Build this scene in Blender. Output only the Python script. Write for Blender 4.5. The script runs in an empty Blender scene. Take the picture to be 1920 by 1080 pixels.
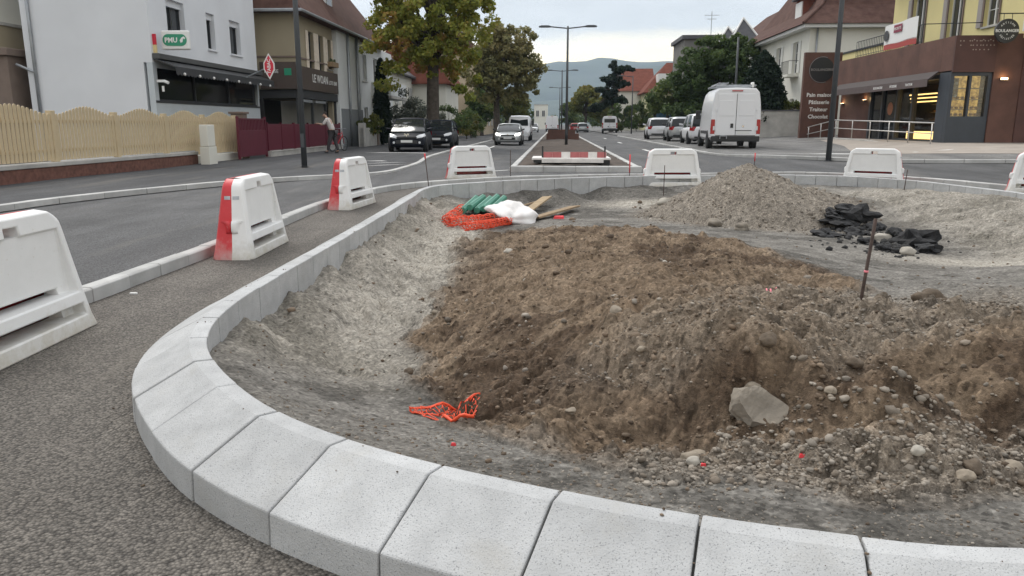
import bpy, bmesh, math, random
import numpy as np
from mathutils import Vector, Matrix
random.seed(7); np.random.seed(7)
scene = bpy.context.scene
COL = scene.collection
R = math.radians
# ------------------------------------------------------------------ camera
CAMH = 1.35; FPX = 1420.0; PITCH = math.atan(307/FPX)
cam = bpy.data.cameras.new('Camera'); cam.sensor_width = 36; cam.lens = 36*FPX/1920
cam.clip_start = 0.05; cam.clip_end = 20000
camo = bpy.data.objects.new('Camera', cam); COL.objects.link(camo)
camo.location = (0, 0, CAMH); camo.rotation_euler = (R(90)-PITCH, 0, 0)
scene.camera = camo
# ------------------------------------------------------------------ world, overcast evening
SUN_EL, SUN_ROT = 50, 332
w = bpy.data.worlds.new('World'); scene.world = w; w.use_nodes = True
nt = w.node_tree; nt.nodes.clear()
N = nt.nodes.new; LK = nt.links.new
wo = N('ShaderNodeOutputWorld'); mx = N('ShaderNodeMixShader'); mx.inputs[0].default_value = 0.85
b1 = N('ShaderNodeBackground'); b2 = N('ShaderNodeBackground')
sky = N('ShaderNodeTexSky'); sky.sky_type = 'NISHITA'; sky.sun_disc = False
sky.sun_elevation = R(SUN_EL); sky.sun_rotation = R(SUN_ROT)
b1.inputs[1].default_value = 0.12
LK(sky.outputs[0], b1.inputs[0])
tc = N('ShaderNodeTexCoord'); sep = N('ShaderNodeSeparateXYZ'); LK(tc.outputs['Generated'], sep.inputs[0])
mp = N('ShaderNodeMapping'); mp.inputs['Scale'].default_value = (2.2, 2.2, 9.0); LK(tc.outputs['Generated'], mp.inputs[0])
nz = N('ShaderNodeTexNoise'); nz.inputs['Scale'].default_value = 1.6; nz.inputs['Detail'].default_value = 6; nz.inputs['Roughness'].default_value = .55
LK(mp.outputs[0], nz.inputs['Vector'])
wob = N('ShaderNodeMath'); wob.operation = 'MULTIPLY_ADD'; LK(nz.outputs[0], wob.inputs[0]); wob.inputs[1].default_value = .07
sub = N('ShaderNodeMath'); sub.operation = 'SUBTRACT'; LK(sep.outputs[2], sub.inputs[0]); sub.inputs[1].default_value = .035
LK(sub.outputs[0], wob.inputs[2])
rp = N('ShaderNodeValToRGB'); LK(wob.outputs[0], rp.inputs[0])
cr = rp.color_ramp
stops = [(0.0, (.80, .74, .60)), (.086, (2.0, 1.65, 1.05)), (.10, (1.5, 1.32, 1.0)), (.118, (.74, .755, .78)), (.155, (.76, .775, .80)), (.21, (.90, .905, .905)), (.30, (.96, .96, .96)), (.7, (1.15, 1.15, 1.15)), (1, (1.3, 1.3, 1.3))]
cr.elements[0].position = stops[0][0]; cr.elements[0].color = stops[0][1]+(1,)
cr.elements[1].position = stops[-1][0]; cr.elements[1].color = stops[-1][1]+(1,)
for p, c in stops[1:-1]:
    e = cr.elements.new(p); e.color = c+(1,)
cl = N('ShaderNodeMapRange'); LK(nz.outputs[0], cl.inputs[0]); cl.inputs[1].default_value = .3; cl.inputs[2].default_value = .7; cl.inputs[3].default_value = .80; cl.inputs[4].default_value = 1.18
vm = N('ShaderNodeVectorMath'); vm.operation = 'SCALE'; LK(rp.outputs[0], vm.inputs[0]); LK(cl.outputs[0], vm.inputs['Scale'])
LK(vm.outputs[0], b2.inputs[0]); b2.inputs[1].default_value = 0.92
LK(b1.outputs[0], mx.inputs[1]); LK(b2.outputs[0], mx.inputs[2]); LK(mx.outputs[0], wo.inputs[0])
# ------------------------------------------------------------------ sun (veiled by cloud)
sl = bpy.data.lights.new('Sun', 'SUN'); sl.energy = 1.5; sl.angle = R(24); sl.color = (1, .96, .9)
so = bpy.data.objects.new('Sun', sl); COL.objects.link(so)
so.rotation_euler = (R(90-SUN_EL), 0, R(180-SUN_ROT))
# ------------------------------------------------------------------ view
vs = scene.view_settings; vs.view_transform = 'Standard'; vs.look = 'None'; vs.exposure = 0.36; vs.gamma = 1; vs.use_curve_mapping = False
scene.render.engine = 'CYCLES'
scene.cycles.use_denoising = True; scene.cycles.max_bounces = 6; scene.cycles.volume_bounces = 2
scene.cycles.caustics_reflective = False; scene.cycles.caustics_refractive = False
scene.cycles.transparent_max_bounces = 8

# ================================================================== helpers
TH = R(3.19); AX = (math.sin(TH), math.cos(TH)); LX = (math.cos(TH), -math.sin(TH)); OX = 0.61
def S(u, v): return (OX+v*AX[0]+u*LX[0], v*AX[1]+u*LX[1])         # street frame: u across, v along the avenue
def toS(x, y): return ((x-OX)*LX[0]+y*LX[1], (x-OX)*AX[0]+y*AX[1])
def ray(px, py):
    dx = (px-960)/FPX; dy = (540-py)/FPX; c, s = math.cos(PITCH), math.sin(PITCH)
    return (dx, c+dy*s, -s+dy*c)
def gp(px, py, z=0):
    d = ray(px, py); t = (z-CAMH)/d[2]; return (d[0]*t, d[1]*t, z)
def ss(a, b, x):
    t = np.clip((x-a)/(b-a), 0, 1); return t*t*(3-2*t)
def Z(x, y):
    u = (x-OX)*LX[0]+y*LX[1]; v = (x-OX)*AX[0]+y*AX[1]
    return ss(14, 28, v)*(.28*ss(2, 7, u)+.3*ss(9, 15, u)+.07*ss(3, 7, -u))
def Zf(x, y): return float(Z(x, y))
# ---- noise (numpy value noise)
def _h(ix, iy, s):
    n = (ix.astype(np.int64)*374761393+iy.astype(np.int64)*668265263+s*982451653) & 0x7fffffff
    n = ((n ^ (n >> 13))*1274126177) & 0x7fffffff
    n = (n ^ (n >> 16)) & 0xffff
    return n/65535.0
def vnoise(x, y, s=0):
    ix = np.floor(x); iy = np.floor(y); fx = x-ix; fy = y-iy
    fx = fx*fx*fx*(fx*(fx*6-15)+10); fy = fy*fy*fy*(fy*(fy*6-15)+10)
    a = _h(ix, iy, s); b = _h(ix+1, iy, s); c = _h(ix, iy+1, s); d = _h(ix+1, iy+1, s)
    return (a*(1-fx)+b*fx)*(1-fy)+(c*(1-fx)+d*fx)*fy-.5
def fbm(x, y, o=4, s=0, g=.5):
    r = 0; a = 1; f = 1
    for k in range(o):
        ca, sa = math.cos(k*1.1), math.sin(k*1.1)
        r = r+a*vnoise((x*ca-y*sa)*f+k*17.3, (x*sa+y*ca)*f-k*9.1, s+k); a *= g; f *= 2.03
    return r
# ---- materials
def mat(name, col, rough=.8, var=.0, vscale=3.0, bump=0, bscale=40., metal=0, col2=None, spec=.5, detail=5, coords='Object', emit=0, trans=0, speck=None, coat=0):
    m = bpy.data.materials.new(name); m.use_nodes = True; t = m.node_tree; n = t.nodes; l = t.links
    b = n['Principled BSDF']; b.inputs['Roughness'].default_value = rough; b.inputs['Metallic'].default_value = metal
    b.inputs['Specular IOR Level'].default_value = spec
    if coat: b.inputs['Coat Weight'].default_value = coat; b.inputs['Coat Roughness'].default_value = .06
    if trans: b.inputs['Transmission Weight'].default_value = trans
    c = n.new('ShaderNodeTexCoord'); src = c.outputs[coords]
    if coords == 'Position': pass
    base = tuple(col)+(1,)
    b.inputs['Base Color'].default_value = base
    out = None
    if var or col2:
        z = n.new('ShaderNodeTexNoise'); z.inputs['Scale'].default_value = vscale; z.inputs['Detail'].default_value = detail; z.inputs['Roughness'].default_value = .6
        l.new(src, z.inputs['Vector'])
        r = n.new('ShaderNodeValToRGB'); l.new(z.outputs[0], r.inputs[0])
        r.color_ramp.elements[0].position = .32; r.color_ramp.elements[1].position = .68
        c2 = col2 if col2 else tuple(min(1, x*(1+var)) for x in col)
        c1 = col if col2 else tuple(x*(1-var) for x in col)
        r.color_ramp.elements[0].color = tuple(c1)+(1,); r.color_ramp.elements[1].color = tuple(c2)+(1,)
        out = r.outputs[0]
    if speck:                                                     # (scale, amount, colour)
        z2 = n.new('ShaderNodeTexNoise'); z2.inputs['Scale'].default_value = speck[0]; z2.inputs['Detail'].default_value = 2
        l.new(src, z2.inputs['Vector'])
        r2 = n.new('ShaderNodeValToRGB'); l.new(z2.outputs[0], r2.inputs[0]); r2.color_ramp.elements[0].position = speck[1]; r2.color_ramp.elements[1].position = speck[1]+.06
        mm = n.new('ShaderNodeMix'); mm.data_type = 'RGBA'; l.new(r2.outputs[0], mm.inputs[0])
        if out: l.new(out, mm.inputs[6])
        else: mm.inputs[6].default_value = base
        mm.inputs[7].default_value = tuple(speck[2])+(1,); out = mm.outputs[2]
    if out: l.new(out, b.inputs['Base Color'])
    if bump:
        z = n.new('ShaderNodeTexNoise'); z.inputs['Scale'].default_value = bscale; z.inputs['Detail'].default_value = 4
        l.new(src, z.inputs['Vector'])
        bp = n.new('ShaderNodeBump'); bp.inputs['Strength'].default_value = bump; bp.inputs['Distance'].default_value = .01
        l.new(z.outputs[0], bp.inputs['Height']); l.new(bp.outputs[0], b.inputs['Normal'])
    if emit:
        b.inputs['Emission Strength'].default_value = emit
        if out: l.new(out, b.inputs['Emission Color'])
        else: b.inputs['Emission Color'].default_value = base
    m.diffuse_color = base
    return m
# ---- mesh builder
class MB:
    def __init__(s): s.v = []; s.f = []
    def add(s, vs, fs):
        o = len(s.v); s.v += [tuple(p) for p in vs]; s.f += [tuple(i+o for i in f) for f in fs]; return s
    def box(s, x0, x1, y0, y1, z0, z1, rz=0, c=None):
        vs = [(x, y, z) for z in (z0, z1) for y in (y0, y1) for x in (x0, x1)]
        if rz:
            cx, cy = c if c else ((x0+x1)/2, (y0+y1)/2); ca, sa = math.cos(rz), math.sin(rz)
            vs = [(cx+(x-cx)*ca-(y-cy)*sa, cy+(x-cx)*sa+(y-cy)*ca, z) for x, y, z in vs]
        return s.add(vs, [(0, 2, 3, 1), (4, 5, 7, 6), (0, 1, 5, 4), (2, 6, 7, 3), (0, 4, 6, 2), (1, 3, 7, 5)])
    def prism(s, poly, z0, z1):                                   # poly: xy counter-clockwise
        n = len(poly); vs = [(x, y, z0) for x, y in poly]+[(x, y, z1) for x, y in poly]
        return s.add(vs, [tuple(range(n))[::-1], tuple(range(n, 2*n))]+[(i, (i+1) % n, n+(i+1) % n, n+i) for i in range(n)])
    def extr(s, pts, axis, a0, a1):                                # 2-D outline extruded along axis
        n = len(pts)
        def P(q, a): return (a, q[0], q[1]) if axis == 'x' else ((q[0], a, q[1]) if axis == 'y' else (q[0], q[1], a))
        vs = [P(q, a0) for q in pts]+[P(q, a1) for q in pts]
        return s.add(vs, [tuple(range(n))[::-1], tuple(range(n, 2*n))]+[(i, (i+1) % n, n+(i+1) % n, n+i) for i in range(n)])
    def tube(s, path, rad, n=8, cap=True):
        pts = [Vector(p) for p in path]; m = len(pts)
        rs = rad if isinstance(rad, (list, tuple)) else [rad]*m
        vs = []; up = None
        for i, p in enumerate(pts):
            d = (pts[min(i+1, m-1)]-pts[max(i-1, 0)])
            d = d.normalized() if d.length > 1e-9 else Vector((0, 0, 1))
            if up is None: up = Vector((0, 0, 1)) if abs(d.z) < .9 else Vector((1, 0, 0))
            a = d.cross(up); a = a.normalized() if a.length > 1e-6 else Vector((1, 0, 0)); b = a.cross(d).normalized(); up = b
            for k in range(n):
                t = 2*math.pi*k/n; vs.append(p+(a*math.cos(t)+b*math.sin(t))*rs[i])
        fs = [(i*n+k, i*n+(k+1) % n, (i+1)*n+(k+1) % n, (i+1)*n+k) for i in range(m-1) for k in range(n)]
        if cap: fs += [tuple(range(n))[::-1], tuple(range((m-1)*n, m*n))]
        return s.add(vs, fs)
    def loft(s, rings, closed=True, caps=True):
        n = len(rings[0]); vs = [p for r in rings for p in r]; fs = []
        for i in range(len(rings)-1):
            for k in range(n if closed else n-1):
                fs.append((i*n+k, i*n+(k+1) % n, (i+1)*n+(k+1) % n, (i+1)*n+k))
        if caps and closed: fs += [tuple(range(n))[::-1], tuple(range((len(rings)-1)*n, len(rings)*n))]
        return s.add(vs, fs)
    def disc(s, c, r, axis='y', n=20, t=.02):
        pts = [(c[{'x': 1, 'y': 0, 'z': 0}[axis]]+r*math.cos(2*math.pi*k/n), c[{'x': 2, 'y': 2, 'z': 1}[axis]]+r*math.sin(2*math.pi*k/n)) for k in range(n)]
        a = c[{'x': 0, 'y': 1, 'z': 2}[axis]]
        return s.extr(pts, axis, a-t/2, a+t/2)
    def build(s, name, m, parent=None, smooth=False, bevel=0, seg=2, fix=True):
        me = bpy.data.meshes.new(name); me.from_pydata(s.v, [], s.f)
        if fix:
            bm = bmesh.new(); bm.from_mesh(me); bmesh.ops.recalc_face_normals(bm, faces=bm.faces); bm.to_mesh(me); bm.free()
        if m: me.materials.append(m)
        if smooth: me.polygons.foreach_set('use_smooth', [True]*len(me.polygons))
        me.update()
        o = bpy.data.objects.new(name, me); COL.objects.link(o)
        if parent: o.parent = parent
        if bevel:
            b = o.modifiers.new('Bevel', 'BEVEL'); b.width = bevel; b.segments = seg; b.limit_method = 'ANGLE'; b.angle_limit = R(35)
        return o
def npmesh(name, V, F, m, parent=None, smooth=True, attrs=None, kind=None):
    me = bpy.data.meshes.new(name); F = np.asarray(F, dtype=np.int32); V = np.asarray(V, dtype=np.float32)
    k = F.shape[1]; me.vertices.add(len(V)); me.vertices.foreach_set('co', V.ravel())
    me.loops.add(F.size); me.loops.foreach_set('vertex_index', F.ravel())
    me.polygons.add(len(F)); me.polygons.foreach_set('loop_start', np.arange(0, F.size, k, dtype=np.int32)); me.polygons.foreach_set('loop_total', np.full(len(F), k, dtype=np.int32))
    me.polygons.foreach_set('use_smooth', np.full(len(F), smooth))
    if attrs:
        for an, arr in attrs.items():
            a = me.color_attributes.new(an, 'FLOAT_COLOR', 'POINT'); a.data.foreach_set('color', np.asarray(arr, dtype=np.float32).ravel())
    me.update(); me.validate()
    if m: me.materials.append(m)
    o = bpy.data.objects.new(name, me); COL.objects.link(o)
    if parent: o.parent = parent
    if kind: o['kind'] = kind
    return o
def tag(o, label=None, cat=None, group=None, kind=None):
    if label: o['label'] = label
    if cat: o['category'] = cat
    if group: o['group'] = group
    if kind: o['kind'] = kind
    return o
def thing(name, loc, rz, label, cat, group=None):
    o = bpy.data.objects.new(name, None); o.empty_display_size = .2; COL.objects.link(o)
    o.location = loc; o.rotation_euler = (0, 0, rz); return tag(o, label, cat, group)
def copy_tree(o, parent=None):
    c = o.copy(); COL.objects.link(c); c.parent = parent
    for ch in list(o.children): copy_tree(ch, c)
    return c
def text_mesh(txt, size, m, parent, mtx, name='lettering', ext=.004, bold=0):
    cu = bpy.data.curves.new('t', 'FONT'); cu.body = txt; cu.size = size; cu.align_x = 'CENTER'; cu.align_y = 'CENTER'; cu.extrude = ext; cu.offset = bold
    cu.resolution_u = 2
    to = bpy.data.objects.new('t', cu); COL.objects.link(to)
    dg = bpy.context.evaluated_depsgraph_get(); me = bpy.data.meshes.new_from_object(to.evaluated_get(dg))
    bpy.data.objects.remove(to); bpy.data.curves.remove(cu)
    me.transform(mtx); me.materials.clear(); me.materials.append(m); me.name = name
    o = bpy.data.objects.new(name, me); COL.objects.link(o); o.parent = parent
    return o
# text standing upright in local frame: facing -Y (towards the camera) / facing -X / facing +X
def up_negy(x, y, z): return Matrix.Translation((x, y, z)) @ Matrix.Rotation(R(90), 4, 'X')
def up_negx(x, y, z): return Matrix.Translation((x, y, z)) @ Matrix.Rotation(R(-90), 4, 'Z') @ Matrix.Rotation(R(90), 4, 'X')
def up_posx(x, y, z): return Matrix.Translation((x, y, z)) @ Matrix.Rotation(R(90), 4, 'Z') @ Matrix.Rotation(R(90), 4, 'X')
def catmull(P, n=8, closed=False):
    out = []; m = len(P)
    for i in range(m if closed else m-1):
        p = [P[(i+k-1) % m] if closed else P[min(max(i+k-1, 0), m-1)] for k in range(4)]
        for j in range(n):
            t = j/n
            out.append(tuple(.5*((2*p[1][c])+(-p[0][c]+p[2][c])*t+(2*p[0][c]-5*p[1][c]+4*p[2][c]-p[3][c])*t*t+(-p[0][c]+3*p[1][c]-3*p[2][c]+p[3][c])*t**3) for c in range(len(P[0]))))
    if not closed: out.append(tuple(P[-1]))
    return out
def resample(P, step=None, n=None, closed=False):
    Q = np.array(P+([P[0]] if closed else []), float); d = np.r_[0, np.cumsum(np.linalg.norm(np.diff(Q, axis=0), axis=1))]
    k = n if n else max(2, int(round(d[-1]/step)))
    t = np.linspace(0, d[-1], k+1)
    r = np.c_[np.interp(t, d, Q[:, 0]), np.interp(t, d, Q[:, 1])]
    return [tuple(p) for p in (r[:-1] if closed else r)]
def normals2(P, closed=False):
    Q = np.array(P); m = len(Q); T = np.zeros_like(Q)
    for i in range(m):
        a = Q[(i-1) % m] if closed or i > 0 else Q[i]; b = Q[(i+1) % m] if closed or i < m-1 else Q[i]; T[i] = b-a
    T /= np.linalg.norm(T, axis=1)[:, None]+1e-12
    return np.c_[T[:, 1], -T[:, 0]]                                # right-hand side of travel
def inside(poly, x, y):
    x = np.asarray(x); y = np.asarray(y); r = np.zeros(x.shape, bool); m = len(poly)
    for i in range(m):
        x1, y1 = poly[i]; x2, y2 = poly[(i+1) % m]
        if y1 == y2: continue
        c = ((y1 > y) != (y2 > y)) & (x < (x2-x1)*(y-y1)/(y2-y1)+x1); r ^= c
    return r
# ================================================================== materials of the setting
def mat_asphalt(name, c1, c2, stone, scale, bump, rough=.9):
    m = bpy.data.materials.new(name); m.use_nodes = True; t = m.node_tree; n = t.nodes; l = t.links; b = n['Principled BSDF']
    b.inputs['Roughness'].default_value = rough; b.inputs['Specular IOR Level'].default_value = .35
    c = n.new('ShaderNodeTexCoord')
    v = n.new('ShaderNodeTexVoronoi'); v.inputs['Scale'].default_value = scale; v.inputs['Randomness'].default_value = 1; l.new(c.outputs['Object'], v.inputs['Vector'])
    big = n.new('ShaderNodeTexNoise'); big.inputs['Scale'].default_value = .55; big.inputs['Detail'].default_value = 7; big.inputs['Roughness'].default_value = .65; l.new(c.outputs['Object'], big.inputs['Vector'])
    r = n.new('ShaderNodeValToRGB'); l.new(big.outputs[0], r.inputs[0]); r.color_ramp.elements[0].position = .35; r.color_ramp.elements[1].position = .68
    r.color_ramp.elements[0].color = c1+(1,); r.color_ramp.elements[1].color = c2+(1,)
    hs = n.new('ShaderNodeSeparateColor'); l.new(v.outputs['Color'], hs.inputs[0])
    mr = n.new('ShaderNodeMapRange'); l.new(hs.outputs[0], mr.inputs[0]); mr.inputs[3].default_value = 1-stone; mr.inputs[4].default_value = 1+stone
    dg = n.new('ShaderNodeMapRange'); l.new(v.outputs['Distance'], dg.inputs[0]); dg.inputs[1].default_value = .35; dg.inputs[2].default_value = .75; dg.inputs[3].default_value = 1; dg.inputs[4].default_value = .45
    mu = n.new('ShaderNodeMath'); mu.operation = 'MULTIPLY'; l.new(mr.outputs[0], mu.inputs[0]); l.new(dg.outputs[0], mu.inputs[1])
    mpn = n.new('ShaderNodeMapping'); mpn.inputs['Scale'].default_value = (1.3, .16, 1); mpn.inputs['Rotation'].default_value = (0, 0, .25); l.new(c.outputs['Object'], mpn.inputs[0]); st_ = n.new('ShaderNodeTexNoise'); st_.inputs['Scale'].default_value = 1.0; st_.inputs['Detail'].default_value = 7; st_.inputs['Roughness'].default_value = .65; l.new(mpn.outputs[0], st_.inputs['Vector'])
    sr = n.new('ShaderNodeMapRange'); l.new(st_.outputs[0], sr.inputs[0]); sr.inputs[1].default_value = .35; sr.inputs[2].default_value = .68; sr.inputs[3].default_value = .80; sr.inputs[4].default_value = 1.32
    mu5 = n.new('ShaderNodeMath'); mu5.operation = 'MULTIPLY'; l.new(mu.outputs[0], mu5.inputs[0]); l.new(sr.outputs[0], mu5.inputs[1])
    sc = n.new('ShaderNodeVectorMath'); sc.operation = 'SCALE'; l.new(r.outputs[0], sc.inputs[0]); l.new(mu5.outputs[0], sc.inputs['Scale'])
    du = n.new('ShaderNodeTexNoise'); du.inputs['Scale'].default_value = .8; du.inputs['Detail'].default_value = 9; du.inputs['Roughness'].default_value = .7; l.new(mpn.outputs[0], du.inputs['Vector']); dr = n.new('ShaderNodeMapRange'); l.new(du.outputs[0], dr.inputs[0]); dr.inputs[1].default_value = .54; dr.inputs[2].default_value = .74; dr.inputs[3].default_value = 0; dr.inputs[4].default_value = .45
    dm_ = n.new('ShaderNodeMix'); dm_.data_type = 'RGBA'; l.new(dr.outputs[0], dm_.inputs[0]); l.new(sc.outputs[0], dm_.inputs[6]); dm_.inputs[7].default_value = (.20, .18, .15, 1); l.new(dm_.outputs[2], b.inputs['Base Color'])
    bp = n.new('ShaderNodeBump'); bp.invert = True; bp.inputs['Strength'].default_value = bump; bp.inputs['Distance'].default_value = .010
    l.new(v.outputs['Distance'], bp.inputs['Height']); l.new(bp.outputs[0], b.inputs['Normal'])
    return m
M = {}
M['road'] = mat_asphalt('road_asphalt', (.088, .089, .091), (.128, .128, .13), .16, 70, .25, .85)
M['pave_dark'] = mat_asphalt('pavement_asphalt', (.066, .068, .073), (.09, .091, .095), .12, 70, .25)
M['pave_grey'] = mat_asphalt('pavement_worn_asphalt', (.15, .15, .15), (.24, .235, .225), .12, 60, .25)
M['apron'] = mat_asphalt('coarse_binder_asphalt', (.122, .109, .094), (.182, .165, .144), .5, 82, 1.0, .8)
M['forecourt'] = mat('forecourt_paving', (.34, .30, .26), .9, .12, 1.2, .2, 60)
M['kerb'] = mat('granite_kerb', (.445, .45, .45), .85, .11, 7, .35, 160, speck=(210, .60, (.24, .245, .25)))
def vary_kerb(m, amt, stain):
    t = m.node_tree; n = t.nodes; l = t.links; b = n['Principled BSDF']; oi = n.new('ShaderNodeObjectInfo'); r = n.new('ShaderNodeMapRange'); l.new(oi.outputs['Random'], r.inputs[0]); r.inputs[3].default_value = 1-amt; r.inputs[4].default_value = 1+amt*.6
    c = n.new('ShaderNodeTexCoord'); z = n.new('ShaderNodeTexNoise'); z.inputs['Scale'].default_value = 2.6; z.inputs['Detail'].default_value = 8; z.inputs['Roughness'].default_value = .72; l.new(c.outputs['Object'], z.inputs['Vector'])
    r2 = n.new('ShaderNodeMapRange'); l.new(z.outputs[0], r2.inputs[0]); r2.inputs[1].default_value = .55; r2.inputs[2].default_value = .75; r2.inputs[3].default_value = 0; r2.inputs[4].default_value = .5
    old = b.inputs['Base Color'].links[0].from_socket; x = n.new('ShaderNodeMix'); x.data_type = 'RGBA'; l.new(r2.outputs[0], x.inputs[0]); l.new(old, x.inputs[6]); x.inputs[7].default_value = stain+(1,)
    s = n.new('ShaderNodeVectorMath'); s.operation = 'SCALE'; l.new(x.outputs[2], s.inputs[0]); l.new(r.outputs[0], s.inputs['Scale']); l.new(s.outputs[0], b.inputs['Base Color'])
vary_kerb(M['kerb'], .10, (.40, .385, .35))
M['kerb_top'] = M['kerb']
M['kerb_conc'] = mat('concrete_kerb', (.47, .47, .455), .9, .14, 2.5, .2, 90)
vary_kerb(M['kerb_conc'], .14, (.30, .28, .25))
M['paint'] = mat('road_paint', (.72, .72, .70), .7, .12, 6)
M['soil'] = mat('dark_soil', (.07, .052, .04), .95, .4, 3, 1, 30)
M['earth'] = mat('ground_earth', (.10, .11, .07), .95, .3, .05)

# ================================================================== ground, road
KP = [(1.41, 1.88), (.86, 1.97), (.44, 2.1), (.06, 2.26), (-.29, 2.43), (-.62, 2.63), (-.91, 2.86), (-1.15, 3.12), (-1.43, 3.51), (-1.63, 3.9), (-1.75, 4.33), (-1.80, 4.9), (-1.79, 5.6), (-1.75, 6.6), (-1.70, 8), (-1.63, 10), (-1.58, 12.2), (-1.55, 13.6), (-1.25, 14.6), (0, 15.75), (1.67, 16.7), (3.41, 17.2), (5.6, 17.35), (7.2, 16.8), (8.15, 15.6), (8.5, 13.8), (8.55, 12), (8.4, 9.6), (7.9, 7.2), (6.9, 5), (5.4, 3.3), (3.9, 2.35), (2.6, 1.95)]
KP = [(x*.965, y*.965) for x, y in KP]
ISL = resample(catmull(KP, 10, True), step=.105, closed=True)      # inner top edge of the island kerb
ISLN = -normals2(ISL, True)
def isl_off(d): return [(p[0]+n[0]*d, p[1]+n[1]*d) for p, n in zip(ISL, ISLN)]
ISL_IN = isl_off(.04)[::4]
# far-reaching ground (ring round the building site)
ring0 = isl_off(.2)[::3]; cx0, cy0 = 3.3, 10.0
gv = []; gf = []; rad = [1, 1.3, 1.8, 2.6, 4, 6, 9, 14, 22, 36, 60, 110, 220, 500, 1200, 3000, 7000]; ng = len(ring0)
for s in rad:
    for p in ring0:
        x = cx0+(p[0]-cx0)*s; y = cy0+(p[1]-cy0)*s
        gv.append((x, y, Zf(x, y)-.2))
for i in range(len(rad)-1):
    for k in range(ng): gf.append((i*ng+k, i*ng+(k+1) % ng, (i+1)*ng+(k+1) % ng, (i+1)*ng+k))
tag(MB().add(gv, gf).build('ground', M['earth'], smooth=True), kind='structure')
# road: a grid that follows the lie of the land, open where the island is
def grid(name, m, xs, ys, dz, keep=None, warp=None):
    X, Y = np.meshgrid(np.array(xs, float), np.array(ys, float)); 
    if warp: X, Y = warp(X, Y)
    V = np.c_[X.ravel(), Y.ravel(), (Z(X, Y)+dz).ravel()]
    ny, nx = X.shape; i = np.arange(ny*nx).reshape(ny, nx)
    F = np.c_[i[:-1, :-1].ravel(), i[:-1, 1:].ravel(), i[1:, 1:].ravel(), i[1:, :-1].ravel()]
    if keep is not None:
        cx = V[F][:, :, 0].mean(1); cy = V[F][:, :, 1].mean(1); F = F[keep(cx, cy)]
    return npmesh(name, V, F, m)
xs = np.r_[np.arange(-60, -6, 2), np.arange(-6, 12, .13), np.arange(12, 62, 2)]
ys = np.r_[np.arange(-14, 0, 2), np.arange(0, 20, .13), np.arange(20, 60, 1), np.arange(60, 200, 6), np.arange(200, 1300, 60)]
H_POLY = isl_off(.17)[::3]
tag(grid('road', M['road'], xs, ys, 0, lambda x, y: ~inside(H_POLY, x, y)), kind='structure')
# apron of coarse asphalt round the island
AP = [(-3.30, 5.0), (-3.22, 5.94), (-3.2, 6.5), (-3.13, 7.83), (-3.08, 10), (-3.03, 12.5), (-2.72, 14.9), (-1.95, 16.7), (-.2, 18.3), (2, 19.2), (4.6, 19.5), (7, 19.1), (9.0, 17.7), (10.2, 15.4), (10.6, 12), (10.4, 8.5), (9.4, 4.6), (7.2, 1.2), (4, -1), (.8, -1.8), (-1.8, -1.2), (-3.1, 1), (-3.4, 3.2)]
APL = resample(catmull(AP, 10, True), n=len(ISL), closed=True)
# match start so the strip does not twist
k0 = min(range(len(APL)), key=lambda k: (APL[k][0]-.9)**2+(APL[k][1]+1.8)**2); APL = APL[k0:]+APL[:k0]
inn = isl_off(.27)
j0 = min(range(len(inn)), key=lambda k: (inn[k][0]-.9)**2+(inn[k][1]-1.6)**2); inn = inn[j0:]+inn[:j0]
av = []; steps = 8
for a, b in zip(inn, APL):
    for s in range(steps+1):
        t = s/steps; x = a[0]*(1-t)+b[0]*t; y = a[1]*(1-t)+b[1]*t; av.append((x, y, Zf(x, y)+.006))
af = [(i*(steps+1)+s, i*(steps+1)+s+1, ((i+1) % len(inn))*(steps+1)+s+1, ((i+1) % len(inn))*(steps+1)+s) for i in range(len(inn)) for s in range(steps)]
tag(MB().add(av, af).build('apron', M['apron'], smooth=True), kind='structure')

# ---- kerbs made of single stones
def kerb_run(root, path, prof, length, m, closed=False, gap=.006, side=-1, zf=Zf, name='kerb_stone', sub=4, bevel=.006, jit=.003):
    P = resample(path, step=length/sub, closed=closed); n = normals2(P, closed)*side
    cnt = len(P)//sub if closed else (len(P)-1)//sub
    for i in range(cnt):
        idx = [(i*sub+k) % len(P) for k in range(sub+1)]
        rings = []; jz = random.uniform(-jit, jit); jo = random.uniform(-jit, jit)
        for q, k in enumerate(idx):
            x, y = P[k]
            if q in (0, sub):                                     # leave the joint open
                o = P[idx[1]] if q == 0 else P[idx[sub-1]]; d = Vector((o[0]-x, o[1]-y)).normalized()*gap/2; x += d.x; y += d.y
            g = zf(x, y)
            rings.append([(x+n[k][0]*(o_+jo), y+n[k][1]*(o_+jo), g+z_+(jz if z_ > 0 else 0)) for o_, z_ in prof])
        MB().loft(rings).build(name, m, root, bevel=bevel)
ik = thing('island_kerb', (0, 0, 0), 0, 'pale speckled sloping kerb ring around the torn-up traffic island', 'kerb')
kerb_run(ik, ISL, [(0, -.35), (0, .256), (.085, .260), (.355, .126), (.363, -.08)], .42, M['kerb'], True, .008, 1 if ISLN[0] is None else -1)
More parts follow.
